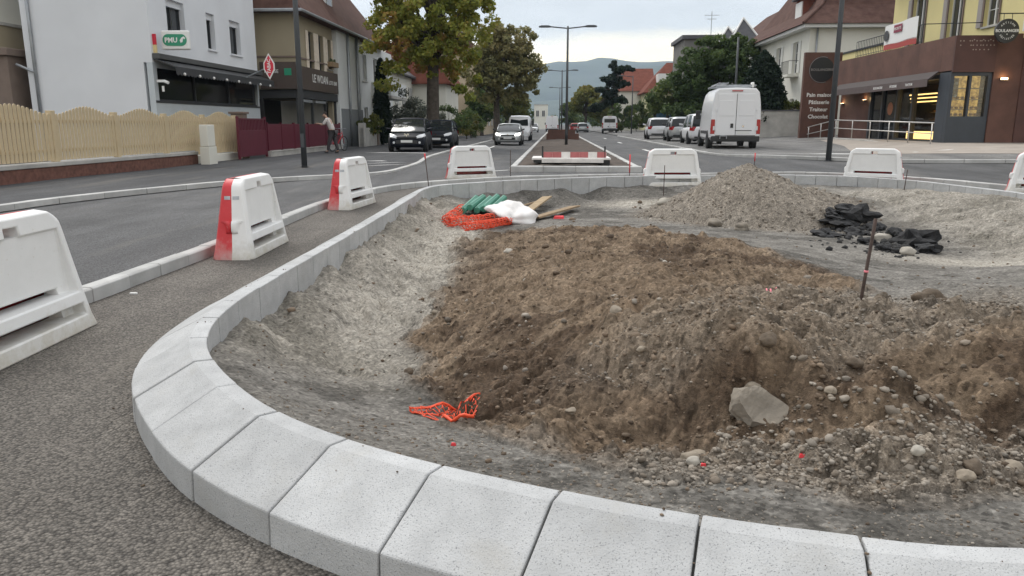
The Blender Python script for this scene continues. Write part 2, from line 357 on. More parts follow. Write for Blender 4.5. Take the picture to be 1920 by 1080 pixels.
# joint filler so no light shows through the open joints
iv = []; 
for p, n in zip(ISL, ISLN):
    iv += [(p[0]+n[0]*.02, p[1]+n[1]*.02, -.3), (p[0]+n[0]*.02, p[1]+n[1]*.02, .230), (p[0]+n[0]*.08, p[1]+n[1]*.08, .236), (p[0]+n[0]*.335, p[1]+n[1]*.335, .108), (p[0]+n[0]*.343, p[1]+n[1]*.343, -.1)]
nn = len(ISL)
MB().add(iv, [(i*5+k, ((i+1) % nn)*5+k, ((i+1) % nn)*5+k+1, i*5+k+1) for i in range(nn) for k in range(4)]).build('mortar', mat('joint_mortar', (.10, .10, .095), .95, .2, 9), ik)
ak = thing('apron_kerb', (0, 0, 0), 0, 'low narrow concrete kerb between the apron and the roundabout lane', 'kerb')
kp = catmull([(-3.42, 2.6), (-3.36, 3.8)]+AP[:15], 8)
kerb_run(ak, kp, [(0, -.1), (0, .105), (.02, .118), (.125, .118), (.14, .10), (.14, -.1)], .52, M['kerb_conc'], False, .006, -1)

# ---- pavements
LK_ = catmull([(-13, -3), (-10.6, 3.5), (-8.7, 8.2), (-8.0, 11.7), (-7.85, 12.9), (-7.3, 14.7), (-6.35, 16.8), (-5.2, 18.35), (-4.2, 19.5), (-3.45, 21.2)]+[S(-5.15, 25.5), S(-5.55, 30), S(-5.7, 36), S(-5.7, 48), S(-5.7, 70)], 6)
LK_ = resample(LK_, step=.5)
def lift_l(x, y):
    v = toS(x, y)[1]; return .11-.06*float(ss(17, 22, v))
def strip(name, m, path, lats, z):
    n = normals2(path); V = []; nl = len(lats)
    for p, q in zip(path, n):
        for o in lats:
            x, y = p[0]-q[0]*o, p[1]-q[1]*o; V.append((x, y, z(x, y)))
    F = [(i*nl+k, i*nl+k+1, (i+1)*nl+k+1, (i+1)*nl+k) for i in range(len(path)-1) for k in range(nl-1)]
    return MB().add(V, F).build(name, m, smooth=True)
far_l = [S(-5.7, v) for v in range(72, 330, 6)]
tag(strip('left_pavement', M['pave_dark'], LK_+far_l, [.1, 1, 2, 3, 4, 5, 6, 7, 9, 13, 30], lambda x, y: Zf(x, y)+lift_l(x, y)), kind='structure')
lk = thing('left_pavement_kerb', (0, 0, 0), 0, 'grey stone kerb edging the dark pavement before the picket fence', 'kerb')
kerb_run(lk, LK_, [(0, -.1), (0, -.0), (.02, .006), (.16, .006), (.17, -.1)], 1.0, M['kerb_conc'], False, .01, -1, lambda x, y: Zf(x, y)+lift_l(x, y), sub=4)
RK_ = catmull([S(5.4, 75), S(5.4, 60), S(5.4, 45), S(5.4, 36), S(5.35, 31), (7.8, 27.4), (8.5, 25.4), (10.2, 23.6), (12.6, 22.2), (16, 20.2), (22, 16.4), (30, 11)], 6)
RK_ = resample(RK_, step=.5)
def lift_r(x, y):
    v = toS(x, y)[1]; return .11-.05*float(ss(24, 29, v))
far_r = [S(5.4, v) for v in range(327, 75, -6)]
tag(strip('right_pavement', M['pave_grey'], far_r+RK_, [.1, 1, 2, 3, 4, 5, 6, 7, 9, 13, 30], lambda x, y: Zf(x, y)+lift_r(x, y)), kind='structure')
rk = thing('right_pavement_kerb', (0, 0, 0), 0, 'pale kerb line along the parked vans and the bakery corner', 'kerb')
kerb_run(rk, RK_, [(0, -.1), (0, -.0), (.02, .006), (.18, .006), (.19, -.1)], 1.0, M['kerb_conc'], False, .01, -1, lambda x, y: Zf(x, y)+lift_r(x, y), sub=4)
# beige forecourt of the bakery
FC = [S(9.6, 26.5), S(13, 23.5), S(20, 20.5), S(30, 18), S(30, 31.5), S(15.5, 31.5), S(14.9, 33), S(14.9, 40), S(12.8, 40), S(11.5, 33), S(10.3, 29)]
def drape(name, m, poly, lift, step=.5):
    a = np.array(poly); xs = np.arange(a[:, 0].min(), a[:, 0].max()+step, step); ys = np.arange(a[:, 1].min(), a[:, 1].max()+step, step)
    bm = bmesh.new(); vs_ = [bm.verts.new((x, y, 0)) for x, y in resample(poly, step=step, closed=True)]; bm.faces.new(vs_)
    for x in xs: bmesh.ops.bisect_plane(bm, geom=bm.verts[:]+bm.edges[:]+bm.faces[:], plane_co=(x, 0, 0), plane_no=(1, 0, 0))
    for y in ys: bmesh.ops.bisect_plane(bm, geom=bm.verts[:]+bm.edges[:]+bm.faces[:], plane_co=(0, y, 0), plane_no=(0, 1, 0))
    for v in bm.verts: v.co.z = Zf(v.co.x, v.co.y)+lift(v.co.x, v.co.y)
    bmesh.ops.recalc_face_normals(bm, faces=bm.faces)
    if sum(f.normal.z for f in bm.faces) < 0: bmesh.ops.reverse_faces(bm, faces=bm.faces)
    me = bpy.data.meshes.new(name); bm.to_mesh(me); bm.free(); me.materials.append(m)
    o = bpy.data.objects.new(name, me); COL.objects.link(o); return o
tag(drape('forecourt', M['forecourt'], FC, lambda x, y: lift_r(x, y)+.008, .8), kind='structure')
# darker fresh asphalt lane of the right-hand pavement
# ---- painted markings
def mark(poly, lift, name='road_marking', step=1.0): return tag(drape(name, M['paint'], poly, lift, step), kind='structure')
def line(u0, v0, u1, v1, wd, lift=lambda x, y: .006):
    a = Vector(S(u0, v0)); b = Vector(S(u1, v1)); d = (b-a).normalized(); n = Vector((d.y, -d.x))*wd/2
    return mark([tuple(a+n), tuple(b+n), tuple(b-n), tuple(a-n)], lift)
ll = lambda x, y: lift_l(x, y)+.006
lr = lambda x, y: lift_r(x, y)+.007
line(-9.0, 33.6, -5.9, 33.4, .32, ll)                              # end line of the parking bay
line(-7.3, 26.1, -6.1, 26.1, .28, ll); line(-6.9, 24.3, -5.5, 25.6, .12, ll)
line(-6.6, 23.1, -5.3, 24.4, .12, ll)
for v in (42, 58, 74, 90): line(-4.35, v, -4.35, v+6, .12)
for v in (36, 52, 68): line(3.9, v, 3.9, v+4, .12)
line(-3.1, 21.6, -1.7, 23.3, .12); line(1.95, 22.4, 3.2, 21.2, .12)
for k in range(4): line(6.4+k*.2, 27.6-k*.2, 9.0+k*.3, 27.8-k*.2, .11, lr) if k in (0, 3) else None
line(8.1, 27.0, 12.5, 25.9, .5, lr)
for k in range(2): line(-2.2+k*.1, 20.4, 2.8, 20.75, .1) if k == 0 else None

# ---- median with soil, planter walls and kerb
med = thing('median_kerb', (0, 0, 0), 0, 'pale kerb framing the soil-filled median of the avenue', 'kerb')
def mkz(x, y): return Zf(x, y)
MW = 1.78
for sgn in (-1, 1):
    kerb_run(med, [S(sgn*MW, v) for v in np.arange(22.6, 130, 1.0)], [(0, -.1), (0, .10), (.02, .115), (.16, .115), (.18, .09), (.18, -.1)], 1.0, M['kerb_conc'], False, .01, sgn, mkz, sub=2)
kerb_run(med, [S(u, 22.3) for u in np.linspace(-MW-.1, MW+.1, 10)], [(0, -.1), (0, .15), (.03, .17), (.26, .17), (.28, .15), (.28, -.1)], 1.0, M['kerb_conc'], False, .01, 1, mkz, sub=2)
V = []; vs_ = list(np.r_[np.arange(22.5, 60, .25), np.arange(60, 260, 2)]); us_ = np.linspace(-MW+.02, MW-.02, 15)
for v in vs_:
    for u in us_:
        x, y = S(u, v); V.append((x, y, Zf(x, y)+.09+.10*(1-(u/MW)**2)+.05*float(fbm(np.array(u*2.), np.array(v*2.), 3, 5))))
tag(MB().add(V, [(i*15+k, i*15+k+1, (i+1)*15+k+1, (i+1)*15+k) for i in range(len(vs_)-1) for k in range(14)]).build('median_soil', M['soil'], smooth=True), 'brown soil filling the median', None, None, 'structure')
# ================================================================== island terrain
CP = [(450, 650, .06), (480, 600, .05), (520, 560, .04), (600, 520, .03), (680, 470, .05), (740, 420, .06), (790, 378, .12),
      (560, 640, -.08), (600, 580, -.12), (660, 540, -.14), (720, 480, -.11), (780, 430, -.11), (820, 402, -.08),
      (640, 690, -.26), (700, 640, -.32), (760, 570, -.33), (810, 510, -.32), (850, 460, -.30), (880, 432, -.28), (580, 700, -.12),
      (520, 700, .03), (560, 750, .06), (640, 800, .11), (620, 740, -.06), (700, 740, -.19), (760, 790, -.08), (830, 770, -.13), (850, 840, .06), (900, 800, -.04), (780, 690, -.26),
      (790, 640, -.25), (860, 570, -.15), (880, 500, -.15), (900, 445, -.20), (830, 610, -.18), (850, 680, -.14),
      (920, 660, -.04), (960, 620, .06), (1000, 560, .09), (1050, 490, .10), (960, 460, -.02), (1000, 432, -.10), (1150, 440, .05), (1250, 450, .08), (1300, 540, .20), (1400, 500, .16), (1450, 470, .08), (1540, 530, .03), (1100, 610, .17), (1200, 560, .20), (1000, 700, .03), (1100, 690, .12),
      (1150, 615, .25), (1250, 612, .37), (1350, 606, .46), (1450, 612, .49), (1550, 632, .48), (1650, 655, .46), (1750, 650, .45), (1850, 615, .44), (1920, 590, .42),
      (1000, 770, .0), (1150, 790, .03), (1300, 795, .05), (1450, 815, .05), (1560, 822, .03), (1650, 820, .04), (1750, 822, .03), (1850, 828, .09), (1920, 818, .11), (1250, 700, .2), (1400, 690, .31), (1560, 725, .27), (1750, 735, .26), (1900, 720, .31),
      (1300, 865, .14), (1450, 870, .15), (1600, 880, .14), (1850, 890, .15), (1000, 850, .07), (1150, 870, .11), (1500, 945, .17), (1850, 975, .18),
      (1612, 578, .14), (1500, 560, .17), (1700, 545, .02), (1760, 575, .14), (1850, 530, .02), (1920, 505, -.16), (1800, 492, -.22), (1880, 500, -.22), (1650, 500, -.10), (1500, 455, -.1), (1560, 455, -.14), (1640, 445, -.2),
      (1700, 362, .13), (1800, 368, .15), (1920, 392, .16), (1660, 425, -.22), (1780, 460, -.25), (1920, 485, -.25), (1760, 400, -.02), (1860, 430, -.05),
      (900, 398, -.26), (1000, 388, -.25), (1100, 378, -.23), (1200, 395, -.22), (960, 356, -.02), (1050, 351, -.03), (1150, 353, -.03), (1240, 358, -.04), (870, 366, -.05), (1520, 362, -.02), (1620, 376, .0), (1080, 412, -.12), (1560, 392, -.18)]
C = [gp(*c) for c in CP]
def rimz(x, y):
    if y < 3.1: return .205
    if y < 4.8: return .205-.10*(y-3.1)/1.7
    if x < 0 and y < 12.6: return .105+.03*(y-4.8)/8
    if y > 12.6: return .07
    return .14
for p, n in list(zip(ISL, ISLN))[::9]:
    q = (p[0]-n[0]*.05, p[1]-n[1]*.05); C.append((q[0], q[1], rimz(*q)))
C += [(3.5, 3.6, .30), (4.5, 5, .30), (5.5, 7, .15), (6.5, 9, .05), (3.2, 5.5, .22)]
C = np.array(C); nC = len(C)
D = np.linalg.norm(C[:, None, :2]-C[None, :, :2], axis=2)
A_ = np.zeros((nC+3, nC+3)); A_[:nC, :nC] = D+np.eye(nC)*.02*-1; A_[:nC, nC] = 1; A_[:nC, nC+1:] = C[:, :2]; A_[nC, :nC] = 1; A_[nC+1:, :nC] = C[:, :2].T
WT = np.linalg.solve(A_, np.r_[C[:, 2], 0, 0, 0])
def base_h(x, y):
    sh = x.shape; x = x.ravel(); y = y.ravel(); r = WT[nC]+WT[nC+1]*x+WT[nC+2]*y
    for i in range(nC): r = r+WT[i]*np.sqrt((x-C[i, 0])**2+(y-C[i, 1])**2+.004)
    return r.reshape(sh)
PILE = (4.05, 13.15)
def clods(x, y, cell, seed, lo=.2, hi=.55, pres=1.):
    ix = np.floor(x/cell); iy = np.floor(y/cell); best = np.zeros(x.shape); tone = np.full(x.shape, .5)
    for dx in (-1, 0, 1):
        for dy in (-1, 0, 1):
            a = ix+dx; b = iy+dy; px = (a+_h(a, b, seed))*cell; py = (b+_h(a, b, seed+1))*cell; q = _h(a, b, seed+2)
            rad = cell*(lo+(hi-lo)*q*q)*(_h(a, b, seed+3) < pres); sq = .65+.7*_h(a, b, seed+4); an = 6.28*_h(a, b, seed+5)
            ux = (x-px)*np.cos(an)+(y-py)*np.sin(an); uy = (y-py)*np.cos(an)-(x-px)*np.sin(an)
            hh = np.sqrt(np.maximum(0, rad*rad-(ux*ux*sq+uy*uy/sq))); k = hh > best; best = np.where(k, hh, best); tone = np.where(k, _h(a, b, seed+6), tone)
    return best, tone
def gblob(px, py, z, rx, ry, x, y):
    c = gp(px, py, z); return np.exp(-((x-c[0])/rx)**2-((y-c[1])/ry)**2)
def zones(x, y):
    """masks of the different fills: brown earth, pale sand, gravel; warped edges"""
    wx = x+.22*fbm(x*1.6, y*1.6, 4, 3); wy = y+.30*fbm(x*1.6+9, y*1.6, 4, 4)
    bp = [gp(*q)[:2] for q in [(765, 650, -.28), (800, 570, -.25), (870, 470, -.22), (900, 438, -.22), (1000, 422, -.15), (1130, 424, -.05), (1280, 430, .02), (1400, 455, .08), (1540, 510, .03), (1600, 545, .05), (1650, 600, .35), (1920, 620, .4), (1920, 850, .12), (1500, 905, .16), (1250, 880, .14), (1000, 830, .05), (860, 790, -.05), (790, 720, -.2)]]
    bp = bp[:11]+[(2.6, 3.9), (3.2, 2.9), (2.2, 2.4)]+bp[13:]
    br = np.zeros(x.shape)
    for dx, dy in ((0, 0), (.09, 0), (-.09, 0), (0, .12), (0, -.12)): br += inside(bp, wx+dx, wy+dy)/5.
    sand = ss(-.05, -.75, wx)*ss(3.7, 4.8, wy)*ss(14.6, 13.4, wy)+ss(5.6, 6.4, wx+(wy-9)*-.05)*ss(6.5, 8.0, wy)*ss(16, 14.5, wy)
    sand = np.clip(sand, 0, 1)*(1-br)
    # gravel: heap, ledge in front of the bank, top of the bank on the right
    dp = np.sqrt(((wx-PILE[0])/1.95)**2+((wy-PILE[1])/2.4)**2)
    gr = ss(1.15, .75, dp)
    gr = np.maximum(gr, ss(.35, .75, wx)*ss(2.28, 2.42, wy)*ss(2.92, 2.72, wy))
    gr = np.maximum(gr, ss(.9, 1.7, wx)*ss(3.25, 3.5, wy)*ss(5.6, 4.8, wy)*.9)
    gr = np.maximum(gr, .55*ss(.05, .8, wx)*ss(3.2, 3.4, wy)*ss(4.1, 3.8, wy))
    pale = 1.1*gblob(805, 515, -.32, .30, 1.2, wx, wy)+.9*gblob(860, 455, -.3, .3, 1.6, wx, wy)+gblob(1850, 495, -.22, 1.0, .7, wx, wy)*1.1+.7*gblob(720, 610, -.32, .2, .7, wx, wy)+.6*gblob(660, 680, -.28, .15, .35, wx, wy)+.9*gblob(1190, 386, -.22, .9, .4, wx, wy)
    return br, sand, np.clip(gr, 0, 1), np.clip(pale, 0, 1)
TONE = {}
def island_h(x, y, fine=True):
    h = base_h(x, y)
    br, sa, gr, pa = zones(x, y)
    d = np.sqrt(((x-PILE[0])/1.75)**2+((y-PILE[1])/1.9)**2)*(1+.25*fbm(x*1.1, y*1.1, 3, 41))
    d2 = np.sqrt(((x-PILE[0]-1.15)/1.35)**2+((y-PILE[1]-.2)/1.6)**2)*(1+.2*fbm(x*1.1, y*1.1, 3, 42))
    h = h+np.maximum(.96*np.clip(1-d, 0, 1)**.95-.05*np.exp(-(d/.15)**2), .46*np.clip(1-d2, 0, 1))
    if fine:
        edge = np.clip(ss(1.9, 2.5, y)*1.0, .25, 1)
        h = h+.09*edge*br*fbm(x*1.7, y*1.7, 3, 11)
        wx = x+.12*fbm(x*3, y*3, 2, 61); wy = y+.12*fbm(x*3+7, y*3, 2, 62); ba = np.abs(fbm(wx*2.0+.6*wy, wy*2.6-.3*wx, 3, 63)); bb = np.abs(fbm(wx*6.5, wy*7.5, 3, 64))
        h = h+edge*(.17*br+.03*gr)*(np.minimum(ba, .32)-.14)+edge*(.085*br+.03*gr+.012)*(np.minimum(bb, .35)-.14)
        h = h+.022*(.3+.7*br)*edge*fbm(x*6, y*6, 3, 12, .5)
        lump = fbm(x*14, y*14, 3, 13, .55); h = h+.016*(.28+br*.95+gr*.6)*np.maximum(lump, -.22)
        h = h+.004*(.3+br+gr)*fbm(x*45, y*45, 2, 14, .6)
        rz_ = np.clip(ss(-.12, .28, fbm(x*1.3+5, y*1.3, 3, 71)), 0, 1); rough = np.clip(br*(.25+.75*rz_)+.9*gr+.10+.05*sa, 0, 1)
        jx = x+.022*fbm(x*24, y*24, 3, 301, .6); jy = y+.022*fbm(x*24+3, y*24, 3, 302, .6); c1, t1 = clods(jx, jy, .17, 500, .10, .44, .5); c2, t2 = clods(jx, jy, .07, 520, .15, .52, .65); c3, t3 = clods(x, y, .03, 540, .2, .55, .85)
        far = ss(9, 5, np.hypot(x, y))
        h = h+.8*c1*np.clip(br*(.25+.85*rz_)+.25*gr+.03, 0, 1)+.68*c2*rough+.45*c3*rough*far
        TONE['v'] = np.where(c2*rough > .006, t2, np.where(c1 > .01, t1*.6+.2, t3)); TONE['c'] = np.clip((c2+c1)*28, 0, 1)
        # streaks in the pale sand bank
        st = fbm((x+y*.35)*5, (y-x*.2)*1.6, 4, 21); sb_ = np.abs(fbm(wx*1.5+.5*wy, wy*1.1, 4, 66, .55)); h = h+sa*.20*(np.minimum(sb_, .3)-.13)+.06*sa*st+.03*sa*np.abs(fbm((x+y*.3)*13, (y)*5, 3, 22))
        # digger-bucket furrows on the crown of the earth
        fx = (x-1.2)*.8+(y-7.2)*.6; h = h-.05*br*ss(6.0, 6.6, y)*ss(8.6, 8.0, y)*np.clip(np.sin(fx*7+2*fbm(x, y, 2, 8))-.2, 0, 1)
        h = h-.10*br*np.exp(-((x-2.1-(y-6.6)*-.32)/.09)**2)*ss(5.4, 6, y)*ss(8.4, 7.6, y)
    # keep under the kerb top near the rim
    return h
def hI(x, y): return float(island_h(np.array([float(x)]), np.array([float(y)]))[0])
def hit(px, py):
    """where the line of sight through a point of the photograph meets the ground of the island"""
    d = ray(px, py); t = np.linspace(1.7, 19, 900)/d[1]; x = d[0]*t; y = d[1]*t; z = CAMH+d[2]*t; k = np.nonzero(z < island_h(x, y, False))[0]; i = k[0] if len(k) else 899
    return (float(x[i]), float(y[i]))
na, nr = 1060, 900
ph = np.radians(np.concatenate([np.linspace(-47, 40, 940), np.linspace(40, 80, na-940+1)[1:]])); rr = 1.85*(18.8/1.85)**np.linspace(0, 1, nr)
PH, RR = np.meshgrid(ph, rr); TX = RR*np.sin(PH); TY = RR*np.cos(PH)
keepv = inside(isl_off(.10)[::2], TX, TY)
TZ = np.full(TX.shape, -.3); TZ[keepv] = island_h(TX[keepv], TY[keepv]); TONEG = np.full(TX.shape, .5); TONEG[keepv] = TONE['v']
# distance to rim: squeeze the relief down to the kerb line
idv = np.arange(na*nr).reshape(nr, na)
F = np.c_[idv[:-1, :-1].ravel(), idv[:-1, 1:].ravel(), idv[1:, 1:].ravel(), idv[1:, :-1].ravel()]
kv = keepv.ravel(); F = F[kv[F].all(1)]
used = np.unique(F); remap = np.full(na*nr, -1); remap[used] = np.arange(len(used))
TV = np.c_[TX.ravel(), TY.ravel(), TZ.ravel()][used]; F = remap[F]
br, sa, gr, pa = zones(TV[:, 0], TV[:, 1])
X_, Y_ = TV[:, 0], TV[:, 1]; qx = X_+.55*fbm(X_*3, Y_*3, 5, 91, .65); qy = Y_+.45*fbm(X_*3+4, Y_*3, 5, 92, .65)
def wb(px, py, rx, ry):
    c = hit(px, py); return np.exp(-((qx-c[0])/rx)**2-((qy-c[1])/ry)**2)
wet_shade = np.clip(ss(-.02, .38, fbm(X_*1.3, Y_*1.3, 6, 31, .65))*.75+.6*wb(1550, 760, .6, .25)+.7*wb(1300, 740, .35, .25)+.45*wb(1800, 780, .4, .2)+.8*wb(1020, 740, .35, .25)+.7*wb(900, 600, .25, .5)+.6*wb(1420, 545, .3, .3)+.9*wb(570, 660, .28, .55)+.8*wb(680, 740, .35, .2)+.6*wb(540, 600, .2, .6)+.6*wb(1000, 870, .6, .12)+.7*wb(1450, 945, .7, .1)+.6*wb(1000, 372, 1.2, .8)+.7*wb(1160, 362, 1.0, .7)+.6*wb(1540, 370, .9, .6)-.5*wb(1200, 520, .6, .8)-.6*wb(1350, 600, .5, .2)-.5*wb(1000, 480, .5, 1), 0, 1)  # damp soil patches, plus shade of the bank faces painted into the colour
grain = TONEG.ravel()[used]
def mat_dirt():
    m = bpy.data.materials.new('island_earth'); m.use_nodes = True; t = m.node_tree; n = t.nodes; l = t.links; b = n['Principled BSDF']
    b.inputs['Roughness'].default_value = .95; b.inputs['Specular IOR Level'].default_value = .2
    at = n.new('ShaderNodeVertexColor'); at.layer_name = 'fill'; sp = n.new('ShaderNodeSeparateColor'); l.new(at.outputs[0], sp.inputs[0])
    c = n.new('ShaderNodeTexCoord')
    def noise(sc, det=5, ro=.6):
        z = n.new('ShaderNodeTexNoise'); z.inputs['Scale'].default_value = sc; z.inputs['Detail'].default_value = det; z.inputs['Roughness'].default_value = ro; l.new(c.outputs['Object'], z.inputs['Vector']); return z.outputs[0]
    def ramp(src, a, ca, b_, cb):
        r = n.new('ShaderNodeValToRGB'); l.new(src, r.inputs[0]); r.color_ramp.elements[0].position = a; r.color_ramp.elements[1].position = b_
        r.color_ramp.elements[0].color = ca+(1,); r.color_ramp.elements[1].color = cb+(1,); return r.outputs[0]
    def mix(f, a, b_, k=1.):
        x = n.new('ShaderNodeMix'); x.data_type = 'RGBA'
        if isinstance(f, float): x.inputs[0].default_value = f
        else: l.new(f, x.inputs[0])
        l.new(a, x.inputs[6]); l.new(b_, x.inputs[7]); return x.outputs[2]
    n1 = noise(1.4, 8, .7); n2 = noise(9, 8, .75); n3 = noise(55, 6, .75); n4 = noise(3.2, 6, .65)
    brown = mix(n2, ramp(n1, .3, (.132, .094, .062), .7, (.24, .18, .126)), ramp(n4, .35, (.16, .114, .076), .65, (.295, .225, .157)))
    grey = mix(n2, ramp(n1, .3, (.13, .12, .105), .7, (.25, .235, .21)), ramp(n4, .35, (.12, .112, .10), .65, (.30, .285, .26)))
    sand = mix(n2, ramp(n4, .32, (.235, .212, .178), .7, (.40, .368, .318)), ramp(n1, .3, (.205, .19, .163), .7, (.36, .335, .293)))
    grav = ramp(n3, .3, (.135, .112, .088), .7, (.34, .298, .245))
    palc = ramp(n2, .3, (.30, .272, .228), .7, (.46, .43, .375))
    at2 = n.new('ShaderNodeVertexColor'); at2.layer_name = 'soil_tones'; sp2 = n.new('ShaderNodeSeparateColor'); l.new(at2.outputs[0], sp2.inputs[0])
    damp_shade = n.new('ShaderNodeMapRange'); l.new(sp2.outputs[1], damp_shade.inputs[0]); damp_shade.inputs[1].default_value = .1; damp_shade.inputs[2].default_value = .8  # darkens the soil for damp patches and for painted bank shade
    brown = mix(damp_shade.outputs[0], brown, ramp(n2, .3, (.070, .047, .031), .7, (.125, .088, .06))); grey = mix(damp_shade.outputs[0], grey, ramp(n2, .3, (.075, .07, .062), .7, (.15, .14, .125)))
    dsm = n.new('ShaderNodeMath'); dsm.operation = 'MULTIPLY'; l.new(damp_shade.outputs[0], dsm.inputs[0]); dsm.inputs[1].default_value = .85; sand = mix(dsm.outputs[0], sand, ramp(n2, .3, (.13, .12, .10), .7, (.24, .22, .185)))
    col = mix(sp.outputs[0], grey, brown); col = mix(sp.outputs[1], col, sand)
    gm = n.new('ShaderNodeMath'); gm.operation = 'MULTIPLY'; l.new(sp.outputs[2], gm.inputs[0]); gm.inputs[1].default_value = .75
    col = mix(gm.outputs[0], col, grav)
    col = mix(sp2.outputs[0], col, palc)
    # fine grain and pebbly speckle
    vo = n.new('ShaderNodeTexVoronoi'); vo.inputs['Scale'].default_value = 60; l.new(c.outputs['Object'], vo.inputs['Vector']); vs2 = n.new('ShaderNodeSeparateColor'); l.new(vo.outputs['Color'], vs2.inputs[0])
    mr = n.new('ShaderNodeMapRange'); l.new(vs2.outputs[1], mr.inputs[0]); mr.inputs[3].default_value = .72; mr.inputs[4].default_value = 1.28
    mr2 = n.new('ShaderNodeMapRange'); l.new(n3, mr2.inputs[0]); mr2.inputs[1].default_value = .3; mr2.inputs[2].default_value = .7; mr2.inputs[3].default_value = .75; mr2.inputs[4].default_value = 1.25
    mu = n.new('ShaderNodeMath'); mu.operation = 'MULTIPLY'; l.new(mr.outputs[0], mu.inputs[0]); l.new(mr2.outputs[0], mu.inputs[1])
    # small blackish smears of bitumen in the grey fill
    sm = n.new('ShaderNodeMapRange'); l.new(noise(6.5, 7, .7), sm.inputs[0]); sm.inputs[1].default_value = .60; sm.inputs[2].default_value = .68; sm.inputs[3].default_value = 1; sm.inputs[4].default_value = .42
    mr4 = n.new('ShaderNodeMapRange'); l.new(sp2.outputs[2], mr4.inputs[0]); mr4.inputs[3].default_value = .52; mr4.inputs[4].default_value = 1.55
    mu4 = n.new('ShaderNodeMath'); mu4.operation = 'MULTIPLY'; l.new(mr4.outputs[0], mu4.inputs[0]); l.new(sm.outputs[0], mu4.inputs[1])
    mu3 = n.new('ShaderNodeMath'); mu3.operation = 'MULTIPLY'; l.new(mu.outputs[0], mu3.inputs[0]); l.new(mu4.outputs[0], mu3.inputs[1])
    sc = n.new('ShaderNodeVectorMath'); sc.operation = 'SCALE'; l.new(col, sc.inputs[0]); l.new(mu3.outputs[0], sc.inputs['Scale'])
    l.new(sc.outputs[0], b.inputs['Base Color'])
    bp = n.new('ShaderNodeBump'); bp.inputs['Strength'].default_value = .9; bp.inputs['Distance'].default_value = .012
    ad = n.new('ShaderNodeMath'); ad.operation = 'ADD'; l.new(n3, ad.inputs[0]); l.new(noise(140, 3, .7), ad.inputs[1])
    l.new(ad.outputs[0], bp.inputs['Height']); l.new(bp.outputs[0], b.inputs['Normal'])
    return m
M['dirt'] = mat_dirt()
one = np.ones(len(TV))
tag(npmesh('island_terrain', TV, F, M['dirt'], None, True, {'fill': np.c_[br, sa, gr, one], 'soil_tones': np.c_[pa, wet_shade, grain, one]}), kind='structure')
# ---- loose stones: shared rough shapes
def rock_mesh(seed, sub=1, sx=1, sy=1, sz=.7, rough=.25, flat=False):
    bm = bmesh.new(); bmesh.ops.create_icosphere(bm, subdivisions=sub, radius=1); rnd = random.Random(seed)
    ofs = [rnd.uniform(-5, 5) for _ in range(3)]
    from mathutils import noise as mn
    for v in bm.verts:
        k = 1+rough*mn.noise(Vector((v.co.x*1.3+ofs[0], v.co.y*1.3+ofs[1], v.co.z*1.3+ofs[2])))*1.6+rough*.4*mn.noise(v.co*3.1+Vector(ofs))
        v.co = Vector((v.co.x*k*sx, v.co.y*k*sy, v.co.z*k*sz))
    V = np.array([v.co[:] for v in bm.verts]); Fc = np.array([[q.index for q in f.verts] for f in bm.faces]); bm.free(); return V, Fc
SH = [rock_mesh(i, 1, random.uniform(.8, 1.2), random.uniform(.7, 1), random.uniform(.5, .85)) for i in range(10)]
SH2 = [rock_mesh(i+40, 2, random.uniform(.8, 1.2), random.uniform(.7, 1), random.uniform(.5, .85), .3) for i in range(8)]
def scatter(name, pts, sizes, shapes, m, label, zs=None):
    Vs = []; Fs = []; Cs = []; o = 0; rnd = np.random.RandomState(len(pts))
    zs = island_h(pts[:, 0], pts[:, 1]) if zs is None else zs
    for i in range(len(pts)):
        V, Fc = shapes[rnd.randint(len(shapes))]; s = sizes[i]; q = rnd.uniform(0, 6.28); t = rnd.uniform(-.5, .5)
        ca, sa_ = math.cos(q), math.sin(q); x = V[:, 0]*ca-V[:, 1]*sa_; y = V[:, 0]*sa_+V[:, 1]*ca; z = V[:, 2]+t*V[:, 0]*.4
        Vs.append(np.c_[x*s+pts[i, 0], y*s+pts[i, 1], z*s+zs[i]+s*.22]); Fs.append(Fc+o); o += len(V)
        k = rnd.uniform(.6, 1.25); w_ = rnd.uniform(0, 1); Cs.append(np.tile([k, w_, 0, 1], (len(V), 1)))
    ob = npmesh(name, np.vstack(Vs), np.vstack(Fs), m, None, True, {'tone': np.vstack(Cs)})
    return tag(ob, label, 'gravel', None, 'stuff')
def mat_stone(name, c1, c2):
    m = mat(name, c1, .9, 0, 20, .4, 60); t = m.node_tree; n = t.nodes; l = t.links; b = n['Principled BSDF']
    at = n.new('ShaderNodeVertexColor'); at.layer_name = 'tone'; sp = n.new('ShaderNodeSeparateColor'); l.new(at.outputs[0], sp.inputs[0])
    x = n.new('ShaderNodeMix'); x.data_type = 'RGBA'; l.new(sp.outputs[1], x.inputs[0]); x.inputs[6].default_value = c1+(1,); x.inputs[7].default_value = c2+(1,)
    s = n.new('ShaderNodeVectorMath'); s.operation = 'SCALE'; l.new(x.outputs[2], s.inputs[0]); l.new(sp.outputs[0], s.inputs['Scale']); l.new(s.outputs[0], b.inputs['Base Color']); return m
M['peb'] = mat_stone('pebble', (.175, .142, .108), (.32, .285, .24)); M['clod'] = mat_stone('earth_clod', (.12, .084, .056), (.20, .15, .105))
rs = np.random.RandomState(3)
def sample(n, dens):
    out = []; tot = 0
    while tot < n:
        r_ = 2.0*(16/2.0)**rs.rand(40000); a = np.radians(rs.uniform(-40, 46, 40000)); x = r_*np.sin(a); y = r_*np.cos(a)
        k = inside(ISL_IN, x, y); x = x[k]; y = y[k]; k = rs.rand(len(x)) < dens(x, y); out.append(np.c_[x[k], y[k]]); tot += k.sum()
    return np.vstack(out)[:n]
